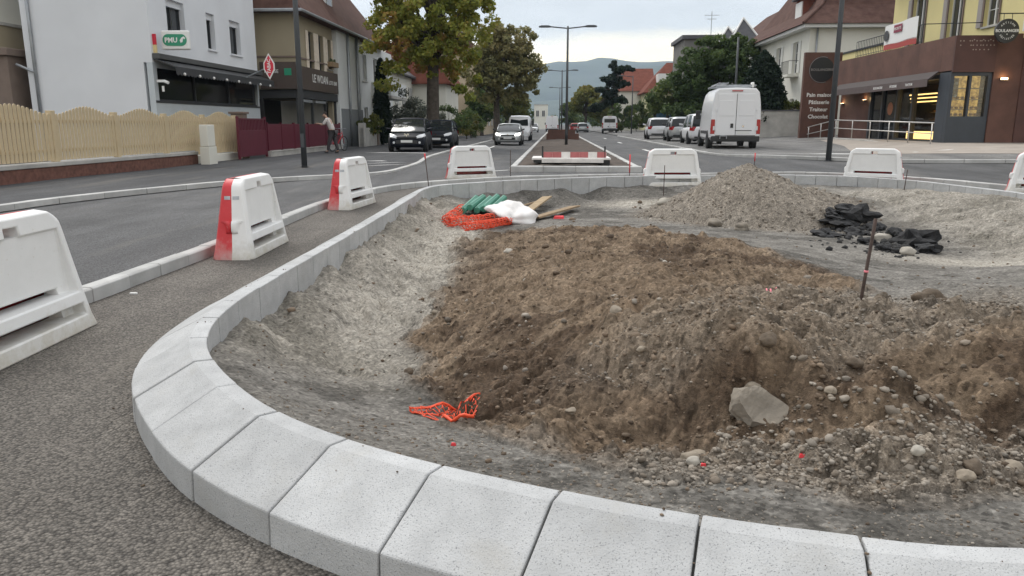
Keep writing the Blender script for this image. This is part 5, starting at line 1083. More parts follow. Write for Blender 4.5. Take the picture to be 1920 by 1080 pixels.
# upper floor
UX = 1.9; UW = [(.9, 2.0, 4.65, 6.6), (3.75, 5.0, 4.15, 6.7), (7.2, 8.6, 4.15, 6.75)]
wallx(bk, 'upper_wall', M['yellow'], UX, -3.5, 10.8, ZT-.1, 8.2, UW, .35, -1); wally(bk, 'upper_end_wall', M['yellow'], -3.5, UX+.352, 9, ZT-.1, 8.2, [], .3)
for h in UW:
    win_x(bk, UX, *h, -1, .22, M['wframe'], M['glass'], 1, 2 if h[0] < 3 else 0, h[0] < 3, M['concrete'])
    for yy in ((h[0]-.10, h[0]-.005), (h[1]+.005, h[1]+.10)): MB().box(UX-.05, UX-.002, yy[0], yy[1], h[2], h[3]+.1).build('window_surround', M['sandstone'], bk)
for h, dy in ((UW[0], 0), (UW[1], 0), (UW[2], 0)): MB().box(UX-.06, UX-.003, h[1]+.11, h[1]+.45, h[2], h[3]).build('folded_shutter', mat('grey_shutter', (.33, .30, .28), .7) if 'grey_shutter' not in bpy.data.materials else bpy.data.materials['grey_shutter'], bk)
MB().box(UX-.3, UX, 10.802, 17.5, ZT-.1, 4.85).build('extension_wall', M['yellow'], bk); MB().box(UX-.36, UX+.05, 10.802, 17.6, 4.852, 4.95).build('extension_coping', M['dark'], bk)
MB().box(UX-.9, 9.5, -4.2, 11.4, 8.2, 8.45).build('eaves', M['roof'], bk); MB().add([(UX-.9, -4.2, 8.452), (9.5, -4.2, 8.452), (9.5, 11.4, 8.452), (UX-.9, 11.4, 8.452), (5, 1, 11.5), (5, 7, 11.5)], [(0, 1, 4), (1, 2, 5, 4), (2, 3, 5), (3, 0, 4, 5)]).build('roof', M['roof'], bk)
# balcony railing on the terrace edge
rl = MB(); rl.tube([(-.3, 2.4, ZT+.82), (-.3, 9.6, ZT+.82)], .02, 6).tube([(-.3, 2.4, ZT+.12), (-.3, 9.6, ZT+.12)], .015, 6).tube([(-.3, 2.4, ZT+.82), (UX, 2.0, ZT+.82)], .02, 6)
for k in range(37): rl.tube([(-.3, 2.4+k*.2, ZT-.1), (-.3, 2.4+k*.2, ZT+.82)], .012, 5)
rl.build('balcony_railing', M['dark'], bk)
# wall lamps that are lit
def wall_lamp(x_, y_, z_, lb, face):
    p = bk.matrix_world if False else None; gx, gy = S(15.1+x_, 31.9+y_); o = thing('wall_lamp', (gx, gy, BZ+z_), ROT, lb, 'wall lamp', 'lit wall lamps on the bakery')
    if face == 'x': MB().box(-.10, 0, -.12, .12, -.04, .04).build('lamp_body', M['dark'], o); MB().box(-.095, -.005, -.115, .115, .041, .055).build('lamp_glow', M['lamp_on'], o)
    else: MB().box(-.12, .12, -.10, 0, -.04, .04).build('lamp_body', M['dark'], o); MB().box(-.13, .13, -.11, -.101, -.03, .045).build('lamp_glow', M['lamp_on'], o)
    L_ = bpy.data.lights.new('glow', 'POINT'); L_.energy = 3; L_.color = (1, .65, .3); L_.shadow_soft_size = .05; lo = bpy.data.objects.new('lamp_light', L_); COL.objects.link(lo); lo.parent = o; lo.location = (-.16, 0, .08) if face == 'x' else (0, -.16, .08)
wall_lamp(1.35, YF-.06, 2.42, 'lit wall lamp on the right corten panel', 'y'); wall_lamp(0, 8.6, 1.9, 'lit wall lamp beside the bakery entrance', 'x'); wall_lamp(0, 11.6, 1.8, 'lit wall lamp next to the tall corten sign', 'x')
# hanging round sign
x, y = S(15.1+.95, 31.9+YF-.62); rs_ = thing('round_sign', (x, y, BZ+3.55), ROT, 'round black bakery sign hanging from a bracket', 'sign')
MB().disc((0, 0, .56), .43, 'y', 36, .10).build('sign_disc', M['blacksign'], rs_, bevel=.01); text_mesh('BOULANGER', .145, M['white'], rs_, up_negy(0, -.055, .56), bold=.003)
def arc_text(par, txt, R_, a0, a1, z0, size, flip=False):
    for k, ch in enumerate(txt):
        a = a0+(a1-a0)*k/(len(txt)-1); rot = (a-math.pi/2) if not flip else (a+math.pi/2)
        text_mesh(ch, size, M['white'], par, Matrix.Translation((R_*math.cos(a), -.055, z0+R_*math.sin(a))) @ Matrix.Rotation(R(90), 4, 'X') @ Matrix.Rotation(rot, 4, 'Z'))
arc_text(rs_, 'ARTISAN', .29, R(140), R(40), .56, .10); arc_text(rs_, 'PÂTISSIER', .29, R(215), R(325), .56, .10, True); text_mesh('&', .08, M['white'], rs_, up_negy(0, -.055, .44))
MB().tube([(-.35, .02, 1.18), (.62, .02, 1.18)], .022, 6).tube([(-.15, .02, 1.18), (-.15, .0, .95)], .012, 5).tube([(.15, .02, 1.18), (.15, .0, .95)], .012, 5).build('bracket', M['dark'], rs_); MB().box(.60, .66, -.02, .06, .55, 1.3).build('bracket_post', M['white'], rs_)
# banner on the balcony
x, y = S(15.1-.42, 31.9+2.6); bn = thing('banner', (x, y, BZ+ZT), ROT, 'white advertising banner with red lower edge tied to the balcony', 'banner')
def bp_(t, z): return (-.03-.12*math.sin(t*math.pi)*.4, t*3.3, z+.02*math.sin(t*9))
def bsheet(z0, z1, m, nm, off=0):
    V = []; 
    for k in range(13):
        t = k/12; V += [(bp_(t, z0)[0]-off, bp_(t, z0)[1], bp_(t, z0)[2]), (bp_(t, z1)[0]-off, bp_(t, z1)[1], bp_(t, z1)[2]+.06*(1-t))]
    return MB().add(V, [(2*k, 2*k+2, 2*k+3, 2*k+1) for k in range(12)]).build(nm, m, bn, smooth=True)
bsheet(.28, 1.12, M['white'], 'banner_cloth'); bsheet(.05, .277, mat('banner_red', (.40, .06, .05), .6), 'red_edge')
MB().disc((-.10, 2.95, .68), .24, 'x', 20, .01).build('black_emblem', M['blacksign'], bn); MB().box(-.115, -.105, 1.35, 2.15, .72, 1.05).build('red_box', mat('banner_maroon', (.25, .03, .06), .6), bn); text_mesh('RECRUTE', .17, M['white'], bn, up_negx(-.12, 1.75, .88))
# ---- ramp with handrails and tall corten sign
x, y = S(13.6, 31.5); rp_ = thing('access_ramp', (x, y, .38), ROT, 'concrete access ramp wall along the bakery front', 'ramp')
MB().loft([[(-.02, yy, -.4), (.16, yy, -.4), (.16, yy, h_), (-.02, yy, h_)] for yy, h_ in ((.2, .12), (5, .28), (9.2, .30), (14.5, .12))]).build('ramp_wall', M['concrete'], rp_, bevel=.01)
MB().loft([[(.162, yy, -.35), (1.4, yy, -.35), (1.4, yy, h_), (.162, yy, h_)] for yy, h_ in ((.2, .02), (5, .22), (9.2, .24), (14.5, .02))]).build('ramp_deck', M['pave_grey'], rp_)
x, y = S(13.68, 31.5); hr = thing('handrail', (x, y, .38), ROT, 'bright steel double handrail of the bakery ramp', 'handrail'); M['steel'] = mat('brushed_steel', (.55, .54, .52), .35, .1, 9, metal=.6)
MB().tube([(0, -1.4, 1.02), (0, 5, 1.12), (0, 9.0, 1.18), (0, 13.2, .80)], .026, 8).build('top_rail', M['steel'], hr, smooth=True); MB().tube([(0, -1.4, .62), (0, 5, .72), (0, 9.0, .78), (0, 13.2, .42)], .02, 8).build('middle_rail', M['steel'], hr, smooth=True)
for yy, zt in ((-1.3, 1.02), (.6, 1.04), (2.5, 1.07), (4.5, 1.1), (6.6, 1.14), (8.8, 1.17), (11, .98), (13, .82)): MB().tube([(0, yy, -.1 if yy < 0 else .15), (0, yy, zt)], .024, 8).build('post', M['steel'], hr, smooth=True)
x, y = S(13.4, 45.2); tt = thing('totem_sign', (x, y, .45), ROT, 'tall corten sign slab with dark disc and white lettering', 'sign'); MB().box(0, 2.05, 0, .3, 0, 4.85).build('slab', M['corten'], tt, bevel=.01)
MB().disc((.98, -.02, 3.9), .66, 'y', 40, .03).build('dark_disc', M['blacksign'], tt); MB().tube([(.98+.70*math.cos(q), -.02, 3.9+.70*math.sin(q)) for q in np.linspace(R(70), R(290), 24)], .015, 5).build('rim', M['zinc'], tt); text_mesh('BOULANGERIE', .19, mat('sign_grey', (.35, .33, .31), .5), tt, up_negy(.98, -.04, 3.9))
for k, t_ in enumerate(('Pain maison', 'Pâtisserie', 'Traiteur', 'Chocolat')): text_mesh(t_, .30, M['white'], tt, up_negy(.95, -.004, 2.52-k*.40), bold=.008)
# ---- cream house behind
ch = bld('cream_house', 16.0, 53.0, .5, 'cream house with steep brown roof and dormers behind the corten sign'); CW = [(2.2, 3.3, 4.3, 6.4), (6.3, 7.4, 4.3, 6.4), (10, 11, 4.3, 6.3), (2.3, 3.2, .9, 2.6)]
wallx(ch, 'street_wall', M['cream'], 0, 0, 17, 0, 7.0, CW, .35, -1); wally(ch, 'end_wall', M['cream'], 0, .352, 12, 0, 7.0, [], .3)
for h in CW: win_x(ch, 0, *h, -1, .2, M['wframe'], M['glass'], 1, 2, True, None, mat('white_shutter', (.62, .62, .58), .7) if 'white_shutter' not in bpy.data.materials else bpy.data.materials['white_shutter'])
for yy in (2.0, 6.1): 
    bq = MB().box(-.75, 0, yy-.2, yy+1.7, 4.05, 4.22).build('balcony_slab', M['cream'], ch); g_ = MB()
    for k in range(9): g_.tube([(-.7, yy-.1+k*.21, 4.22), (-.7, yy-.1+k*.21, 5.1)], .015, 5)
    g_.tube([(-.7, yy-.15, 5.1), (-.7, yy+1.65, 5.1)], .02, 5).tube([(-.7, yy-.15, 5.1), (0, yy-.15, 5.1)], .02, 5); g_.build('balcony_railing', M['dark'], bq)
MB().box(-.55, 12.5, -.55, 17.5, 7.0, 7.22).build('eaves', M['wframe'], ch)
rfm = MB(); rfm.add([(-.7, -.7, 7.222), (12.6, -.7, 7.222), (12.6, 17.6, 7.222), (-.7, 17.6, 7.222), (1.0, 1.0, 8.6), (11, 1.0, 8.6), (11, 16, 8.6), (1.0, 16, 8.6), (4.6, 4.2, 14), (7.4, 4.2, 14), (7.4, 13, 14), (4.6, 13, 14)], [(0, 1, 5, 4), (1, 2, 6, 5), (2, 3, 7, 6), (3, 0, 4, 7), (4, 5, 9, 8), (5, 6, 10, 9), (6, 7, 11, 10), (7, 4, 8, 11), (8, 9, 10, 11)])
cr_ = rfm.build('roof', M['roof'], ch)
d1 = MB().box(2.9, 4.3, 1.3, 3.4, 8.0, 10).build('dormer', M['roof_red'], cr_); MB().box(3.0, 4.2, 1.22, 1.298, 8.1, 9.9).build('dormer_window', M['wframe'], cr_); MB().box(3.12, 4.08, 1.19, 1.218, 8.25, 9.75).build('dormer_pane', mat('bright_pane', (.45, .48, .5), .1), cr_); MB().box(2.7, 4.5, 1.0, 3.6, 10.002, 10.12).build('dormer_roof', M['roof'], cr_)
MB().box(.7, 2.4, 4.2, 5.8, 8.0, 9.5).build('dormer', M['roof_red'], cr_); MB().box(.62, .698, 4.3, 5.7, 8.1, 9.3).build('dormer_window', M['wframe'], cr_); MB().add([(.4, 3.9, 9.502), (2.6, 3.9, 9.502), (2.6, 6.1, 9.502), (.4, 6.1, 9.502), (.4, 5, 10.5), (3.2, 5, 10.5)], [(0, 1, 5, 4), (2, 3, 4, 5), (0, 4, 3), (0, 3, 2, 1)]).build('dormer_roof', M['slate'], cr_)
for (a, b) in (((-.7, -.72, 7.26), (4.6, 4.2, 14.05)),): MB().tube([a, (1.0, 1.0, 8.65), b], .09, 6).build('hip_tile', M['roof'], cr_)
downpipe(ch, .45, -.08, .1, 7.0, .06)
# grey house with turret behind it
gh = bld('turret_house', 16.6, 74.0, .4, 'dark grey slate-roofed house with white-edged gables behind the big tree'); MB().box(0, 10, 0, 14, 0, 7.4).build('wall', stucco('grey_house_render', (.30, .29, .28)), gh); hip_roof(gh, 0, 10, 0, 14, 7.4, 4.6, .4, M['roof'])
for k in range(2):
    yy = .5+k*6.5; MB().box(-.9, 1.5, yy, yy+2.6, 5, 8.3).build('turret', M['slate'], gh); MB().add([(-1.2, yy-.3, 8.302), (1.8, yy-.3, 8.302), (1.8, yy+2.9, 8.302), (-1.2, yy+2.9, 8.302), (.3, yy+1.3, 10.6)], [(0, 1, 4), (1, 2, 4), (2, 3, 4), (3, 0, 4), (0, 3, 2, 1)]).build('turret_roof', M['slate'], gh)
    MB().tube([(-1.2, yy-.3, 8.35), (.3, yy+1.3, 10.7)], .09, 5).tube([(1.8, yy-.3, 8.35), (.3, yy+1.3, 10.7)], .09, 5).build('white_verge', M['wframe'], gh)
for k in range(3): win_x(gh, 0, 2+k*4, 3.2+k*4, 4.2, 6, -1, .15)
fh = bld('flat_house', 13.5, 88.0, .3, 'dark flat-roofed house top above the big tree'); MB().box(0, 9, 0, 8, 0, 10.2).build('wall', mat('brown_grey_render', (.17, .165, .155), .9, .1, 1), fh); MB().box(-.3, 9.3, -.3, 8.3, 10.202, 10.6).build('roof_slab', M['slate'], fh); MB().tube([(3, 1, 10.6), (3, 1, 13.2)], .04, 5).tube([(2.2, 1, 12.8), (3.8, 1, 12.8)], .03, 5).tube([(2.5, 1, 12.4), (3.5, 1, 12.4)], .03, 5).build('aerial', M['zinc'], fh)
# pale garden wall beside the big van
x, y = S(10.9, 49.5); gw2 = thing('garden_wall', (x, y, .3), ROT, 'pale rendered garden wall between the big van and the corten sign', 'wall'); MB().box(0, 5.3, 0, .25, -.1, 1.85).build('wall_body', M['concrete'], gw2); MB().box(-.04, 5.3, -.05, .3, 1.852, 1.93).build('coping', M['slate'], gw2); MB().box(0, .25, .26, 30, -.1, 1.6).build('wall_side', M['concrete'], gw2)
# far red-roofed house, bus shelter
rh = bld('red_roof_house', 12.3, 112, .3, 'distant yellow house with red tiled roofs and chimney'); MB().box(0, 9, 0, 10, 0, 5.5).build('wall', stucco('pale_yellow_render', (.52, .5, .3)), rh); hip_roof(rh, 0, 9, 0, 10, 5.5, 4.4, .5, M['roof_red'], along='x', hipf=.7)
MB().box(6.5, 7.3, 3, 3.8, 8, 12).build('chimney', M['roof'], rh); MB().box(1.5, 3, -.9, 2, 5.6, 8).build('dormer', M['wframe'], rh)
for k in range(3): win_y(rh, 0, .9+k*2.9, 2.1+k*2.9, 2.8, 4.6, -.04)
rh2 = bld('red_roof_house', 9.3, 120, .3, 'small red gable roof left of the distant yellow house'); MB().box(0, 5, 0, 9, 0, 6.0).build('wall', M['cream'], rh2); MB().add([(-.3, -.4, 6), (5.3, -.4, 6), (5.3, 9.4, 6), (-.3, 9.4, 6), (-.3, 4.5, 9.6), (5.3, 4.5, 9.6)], [(0, 1, 5, 4), (2, 3, 4, 5), (0, 4, 3), (1, 2, 5), (0, 3, 2, 1)]).build('roof', M['roof_red'], rh2)
x, y = S(8.6, 72); bs = thing('bus_shelter', (x, y, Zf(x, y)+.06), ROT, 'dark bus shelter with bluish glass beyond the parked cars', 'bus shelter'); MB().box(0, 3.2, 0, 1.6, 2.35, 2.5).build('shelter_roof', M['dark'], bs, bevel=.02); MB().box(.05, 1.9, .02, .06, .2, 2.2).build('poster_glass', mat('blue_poster', (.10, .2, .3), .2, .3, 2), bs); MB().box(.02, 3.18, 1.5, 1.55, .2, 2.34).build('back_glass', M['glass'], bs)
for xx, yy in ((.0, .02), (3.1, .02), (.0, 1.5), (3.1, 1.5), (1.95, .02)): MB().box(xx, xx+.08, yy, yy+.08, 0, 2.348).build('post', M['dark'], bs)
# far left facade
fl = bld('beige_block', -14.5, 86, 0, 'far beige apartment block behind the second tree'); MB().box(0, 5.5, 0, 30, 0, 9).build('wall', stucco('beige_render', (.52, .43, .31)), fl); hip_roof(fl, 0, 5.5, 0, 30, 9, 3, .4, M['roof'])
for k in range(6):
    for z in (1.2, 4.2): win_x(fl, 5.53, 1.5+k*4.6, 2.8+k*4.6, z, z+1.8, 1, .01)
fl2 = bld('red_gable_house', -17.5, 70, 0, 'house with steep red roof glimpsed between the two trees'); MB().box(0, 7, 0, 9, 0, 5).build('wall', M['cream'], fl2); hip_roof(fl2, 0, 7, 0, 9, 5, 5.5, .5, M['roof_red'])
fl3 = bld('pale_tower_house', -6.3, 210, 0, 'small pale building at the far end of the avenue'); MB().box(0, 3.6, 0, 9, 0, 6.4).build('wall', M['cream'], fl3); MB().box(-.1, 3.7, -.1, 9.1, 6.402, 6.6).build('roof_slab', M['concrete'], fl3)
for k in range(2): win_y(fl3, 0, .5+k*1.6, 1.3+k*1.6, 3.4, 5, -.04)
# ================================================================== vehicles
M['tyre'] = mat('tyre_rubber', (.02, .02, .021), .85); M['rim'] = mat('alloy_rim', (.38, .39, .40), .35, metal=.7); M['plastic'] = mat('black_trim', (.025, .026, .027), .6); M['chrome'] = mat('chrome', (.7, .7, .7), .15, metal=1)
M['headl'] = mat('headlight_glass', (.62, .64, .66), .1, spec=.8); M['tail'] = mat('tail_light', (.35, .01, .015), .2, spec=.7); M['plate'] = mat('number_plate', (.66, .67, .66), .4); M['lit_head'] = mat('headlight_lit', (1, .97, .9), .3, emit=2.0)
M['cglass'] = mat('car_glass', (.02, .024, .026), .08, spec=.4)
def paint(n, c, r=.3, metal=0): return mat('paint_'+n, c, r, coat=.25, metal=metal, spec=.3)
PT = dict(black=mat('paint_black', (.010, .012, .018), .45, coat=.06, spec=.12), white=paint('white', (.72, .73, .75)), silver=paint('silver', (.42, .44, .45), .3, .5), grey=paint('grey', (.22, .23, .24), .3, .4), blue=paint('blue', (.05, .08, .16)), red=paint('red', (.35, .03, .03)))
def wheel(par, x, y, r=.31, w_=.2):
    sy = 1 if y > 0 else -1; n = 20
    prof = [(r*.66, -w_/2), (r*.93, -w_/2), (r, -w_/2+.03), (r, w_/2-.03), (r*.93, w_/2), (r*.66, w_/2)]
    t = MB(); t.loft([[(x+p*math.cos(q), y+o, r+p*math.sin(q)) for p, o in prof] for q in np.linspace(0, 2*math.pi, n+1)], closed=True, caps=False); wo_ = t.build('wheel', M['tyre'], par, smooth=True)
    m = MB(); m.disc((x, y+sy*w_*.28, r), r*.67, 'y', n, .04); ro = m.build('rim', M['rim'], wo_)
def car(name, loc, rz, label, col, L=4.2, W=1.74, Hh=1.48, kind='hatch', group=None, lit=False, front=True, belt=.90, emblem=False, parts=True):
    o = thing(name, loc, rz, label, 'car', group); P_ = PT[col]; hw = W/2
    hoodz = belt-.04
    st = [(-.5, .46, .80, .82), (-.485, .28, belt+.02, .92), (-.44, .21, belt+.05, .98), (-.25, .18, belt+.02, 1), (0, .18, belt, 1), (.2, .18, belt-.02, 1), (.30, .18, belt-.03, .99), (.42, .19, belt-.14, .95), (.475, .21, .68, .89), (.5, .27, .58, .80)]
    cab = [(-.485, belt+.03, .80), (-.43, Hh-.12, .76), (-.36, Hh-.02, .75), (-.1, Hh, .77), (.06, Hh-.05, .76), (.28, belt-.03, .84)]
    if kind == 'mpv': cab = [(-.485, belt+.03, .82), (-.45, Hh-.10, .78), (-.38, Hh-.02, .77), (-.1, Hh, .79), (.10, Hh-.06, .77), (.34, belt-.05, .86)]
    if kind == 'wagon': cab = [(-.49, belt+.03, .82), (-.455, Hh-.12, .76), (-.40, Hh-.03, .75), (-.1, Hh, .77), (.06, Hh-.05, .76), (.27, belt-.03, .84)]
    rings = []
    for (f, zb, zt, k) in st:
        x = f*L; a = hw*k; rings.append([(x, -a*.88, zb), (x, -a*.98, zb+.14*(zt-zb)), (x, -a, zb+.5*(zt-zb)), (x, -a*.965, zb+.85*(zt-zb)), (x, -a*.86, zt), (x, -a*.4, zt+.025), (x, a*.4, zt+.025), (x, a*.86, zt), (x, a*.965, zb+.85*(zt-zb)), (x, a, zb+.5*(zt-zb)), (x, a*.98, zb+.14*(zt-zb)), (x, a*.88, zb)])
    bd = MB().loft(rings).build('body', P_, o, smooth=True); bd.data.set_sharp_from_angle(angle=R(38))
    sb = bd.modifiers.new('Sub', 'SUBSURF'); sb.levels = 1; sb.render_levels = 1
    rg = []
    for (f, zt, k) in cab:
        x = f*L; b_ = hw*.88; zt = max(zt, belt+.01); t_ = (zt-belt)/(Hh-belt); a = b_*(1-.0*t_)-(b_-hw*k)*t_
        rg.append([(x, -b_, belt-.06), (x, -(b_+a)/2-.012, (belt+zt)/2), (x, -a, zt-.03*t_), (x, -a*.5, zt+.012*t_), (x, a*.5, zt+.012*t_), (x, a, zt-.03*t_), (x, (b_+a)/2+.012, (belt+zt)/2), (x, b_, belt-.06)])
    gl = MB().loft(rg).build('glasshouse', M['cglass'], o, smooth=True); gl.data.set_sharp_from_angle(angle=R(40))
    rf_ = MB().loft([[(p[0], p[1]*1.012, p[2]+(.006 if 2 <= i <= 5 else -.02)) for i, p in enumerate(r_) if 2 <= i <= 5]+[(p[0], p[1]*1.012, p[2]-.05) for p in (r_[5], r_[2])] for r_ in rg[1:5]]).build('roof', P_, o, smooth=True)
    for sy in (0, 7):
        top = 2 if sy == 0 else 5; mid = 1 if sy == 0 else 6
        for (i, w_) in ((1, .035), (3, .03)):
            MB().tube([tuple(Vector(rg[i][sy])*1), tuple(Vector(rg[i][mid])), tuple(Vector(rg[i][top]))], w_, 5).build('pillar', P_, o, smooth=True)
        MB().tube([rg[5][sy], tuple((Vector(rg[5][top])+Vector(rg[4][top]))/2), rg[4][top]], .032, 5).build('pillar', P_, o, smooth=True); MB().tube([rg[0][sy], tuple((Vector(rg[0][top])+Vector(rg[1][top]))/2), rg[1][top]], .045, 5).build('pillar', P_, o, smooth=True)
    for x in (-.305*L, .31*L):
        for y in (-hw+.09, hw-.09):
            MB().disc((x, y, .33), .345, 'y', 20, .18).build('wheel_arch', M['plastic'], o); wheel(o, x, y+(.012 if y > 0 else -.012))
    xf = L*.5; zl = belt-.24
    for sy in (-1, 1):
        MB().loft([[(xf*.80, sy*hw*.90, zl+.16), (xf*.80, sy*hw*.96, zl+.06), (xf*.80, sy*hw*.90, zl-.02)], [(xf*.93, sy*hw*.62, zl+.10), (xf*.965, sy*hw*.84, zl), (xf*.95, sy*hw*.70, zl-.08)], [(xf*.965, sy*hw*.48, zl+.03), (xf*.985, sy*hw*.55, zl-.03), (xf*.98, sy*hw*.5, zl-.08)]]).build('headlight', M['lit_head'] if lit else M['headl'], o)
        MB().loft([[(-xf*.985, sy*hw*.62, belt-.02), (-xf*.985, sy*hw*.66, belt-.20)], [(-xf*.995, sy*hw*.80, belt), (-xf*1.0, sy*hw*.80, belt-.22)], [(-xf*.93, sy*hw*.97, belt), (-xf*.93, sy*hw*.985, belt-.20)]], closed=False).build('tail_light', M['tail'], o)
        mi = MB().loft([[(L*.20+d_, sy*(hw*.93+.03), belt+.06-h_), (L*.20+d_, sy*(hw+.17), belt+.08-h_), (L*.20+d_, sy*(hw+.17), belt+.17+h_), (L*.20+d_, sy*(hw*.93+.03), belt+.13+h_)] for d_, h_ in ((-.05, 0), (.03, .01), (.08, -.03))]).build('mirror', P_ if col != 'silver' else M['plastic'], o, bevel=.015)
        MB().disc((xf*.975, sy*hw*.66, .42), .055, 'x', 12, .06).build('fog_light', M['headl'], o)
    MB().box(xf*.965, xf*1.0, -hw*.52, hw*.52, .60, .68).build('upper_grille', M['plastic'], o, bevel=.01); MB().box(xf*.965, xf*1.004, -hw*.55, hw*.55, .36, .52).build('lower_grille', M['plastic'], o, bevel=.02)
    MB().box(xf*1.003, xf*1.012, -.26, .26, .42, .53).build('number_plate', M['plate'], o); MB().box(-xf*1.012, -xf*.995, -.26, .26, .60, .71).build('number_plate', M['plate'], o)
    MB().box(-xf*1.006, -xf*.95, -hw*.7, hw*.7, .30, .40).build('rear_valance', M['plastic'], o, bevel=.02)
    if emblem: MB().extr([(-.12, .10), (-.09, .03), (-.04, .06), (0, -.06), (.04, .06), (.09, .03), (.12, .10), (.07, .13), (0, .07), (-.07, .13)], 'x', xf*.945, xf*.99).build('emblem', M['chrome'], o).location = (0, 0, .70)
    else: MB().disc((xf*.975, 0, .68), .06, 'x', 14, .06).build('emblem', M['chrome'], o)
    MB().tube([(L*.262, -hw*.5, belt+.0), (L*.24, .05, belt+.06)], .012, 5).build('wiper', M['plastic'], o)
    return o
AWAY = R(90)-TH; TOWARD = R(-90)-TH
def on(u, v, lift=.06): x, y = S(u, v); return (x, y, Zf(x, y)+lift)
car('parked_car', on(-7.45, 36.4, .055), TOWARD+R(5), 'black hatchback with pale headlights parked at the end of the left bay', 'black', 4.2, 1.74, 1.52, 'mpv', 'cars parked on the left', emblem=True)
car('parked_car', on(-6.95, 42.3, .055), TOWARD+R(2), 'second black car parked right behind the black hatchback', 'black', 4.2, 1.74, 1.46, 'hatch', 'cars parked on the left')
car('driving_car', on(-3.65, 51.5, 0), TOWARD, 'silver hatchback with lit headlights driving towards the camera', 'silver', 4.15, 1.74, 1.40, 'hatch', lit=True)
car('parked_car', on(6.75, 55.8, .05), AWAY+R(-3), 'white hatchback parked farthest left in the right-hand row', 'white', 4.0, 1.74, 1.46, 'hatch', 'cars parked on the right')
car('parked_car', on(7.2, 49.0, .05), AWAY+R(-3), 'silver estate car parked between the two white cars', 'silver', 4.3, 1.74, 1.46, 'wagon', 'cars parked on the right')
car('parked_car', on(7.3, 42.6, .05), AWAY+R(-2), 'white car half hidden by the big white van', 'white', 4.2, 1.76, 1.56, 'mpv', 'cars parked on the right')
FAR = [(-5.2, 92, 'white', 'grey-white car far behind the delivery van'), (-5.0, 112, 'grey', 'distant grey car on the left side of the avenue'), (-4.3, 130, 'white', 'tiny white car at the far left of the avenue'), (3.6, 120, 'silver', 'distant silver car on the right carriageway'), (2.9, 138, 'red', 'tiny red car far up the right carriageway'), (4.8, 150, 'white', 'tiny white car far up the right carriageway')]
for u, v, c_, lb in FAR: car('distant_car', on(u, v, .02 if abs(u) < 5 else .06), TOWARD if u < 0 else AWAY, lb, c_, 4.2, 1.75, 1.48, 'hatch', 'small cars far up the avenue')
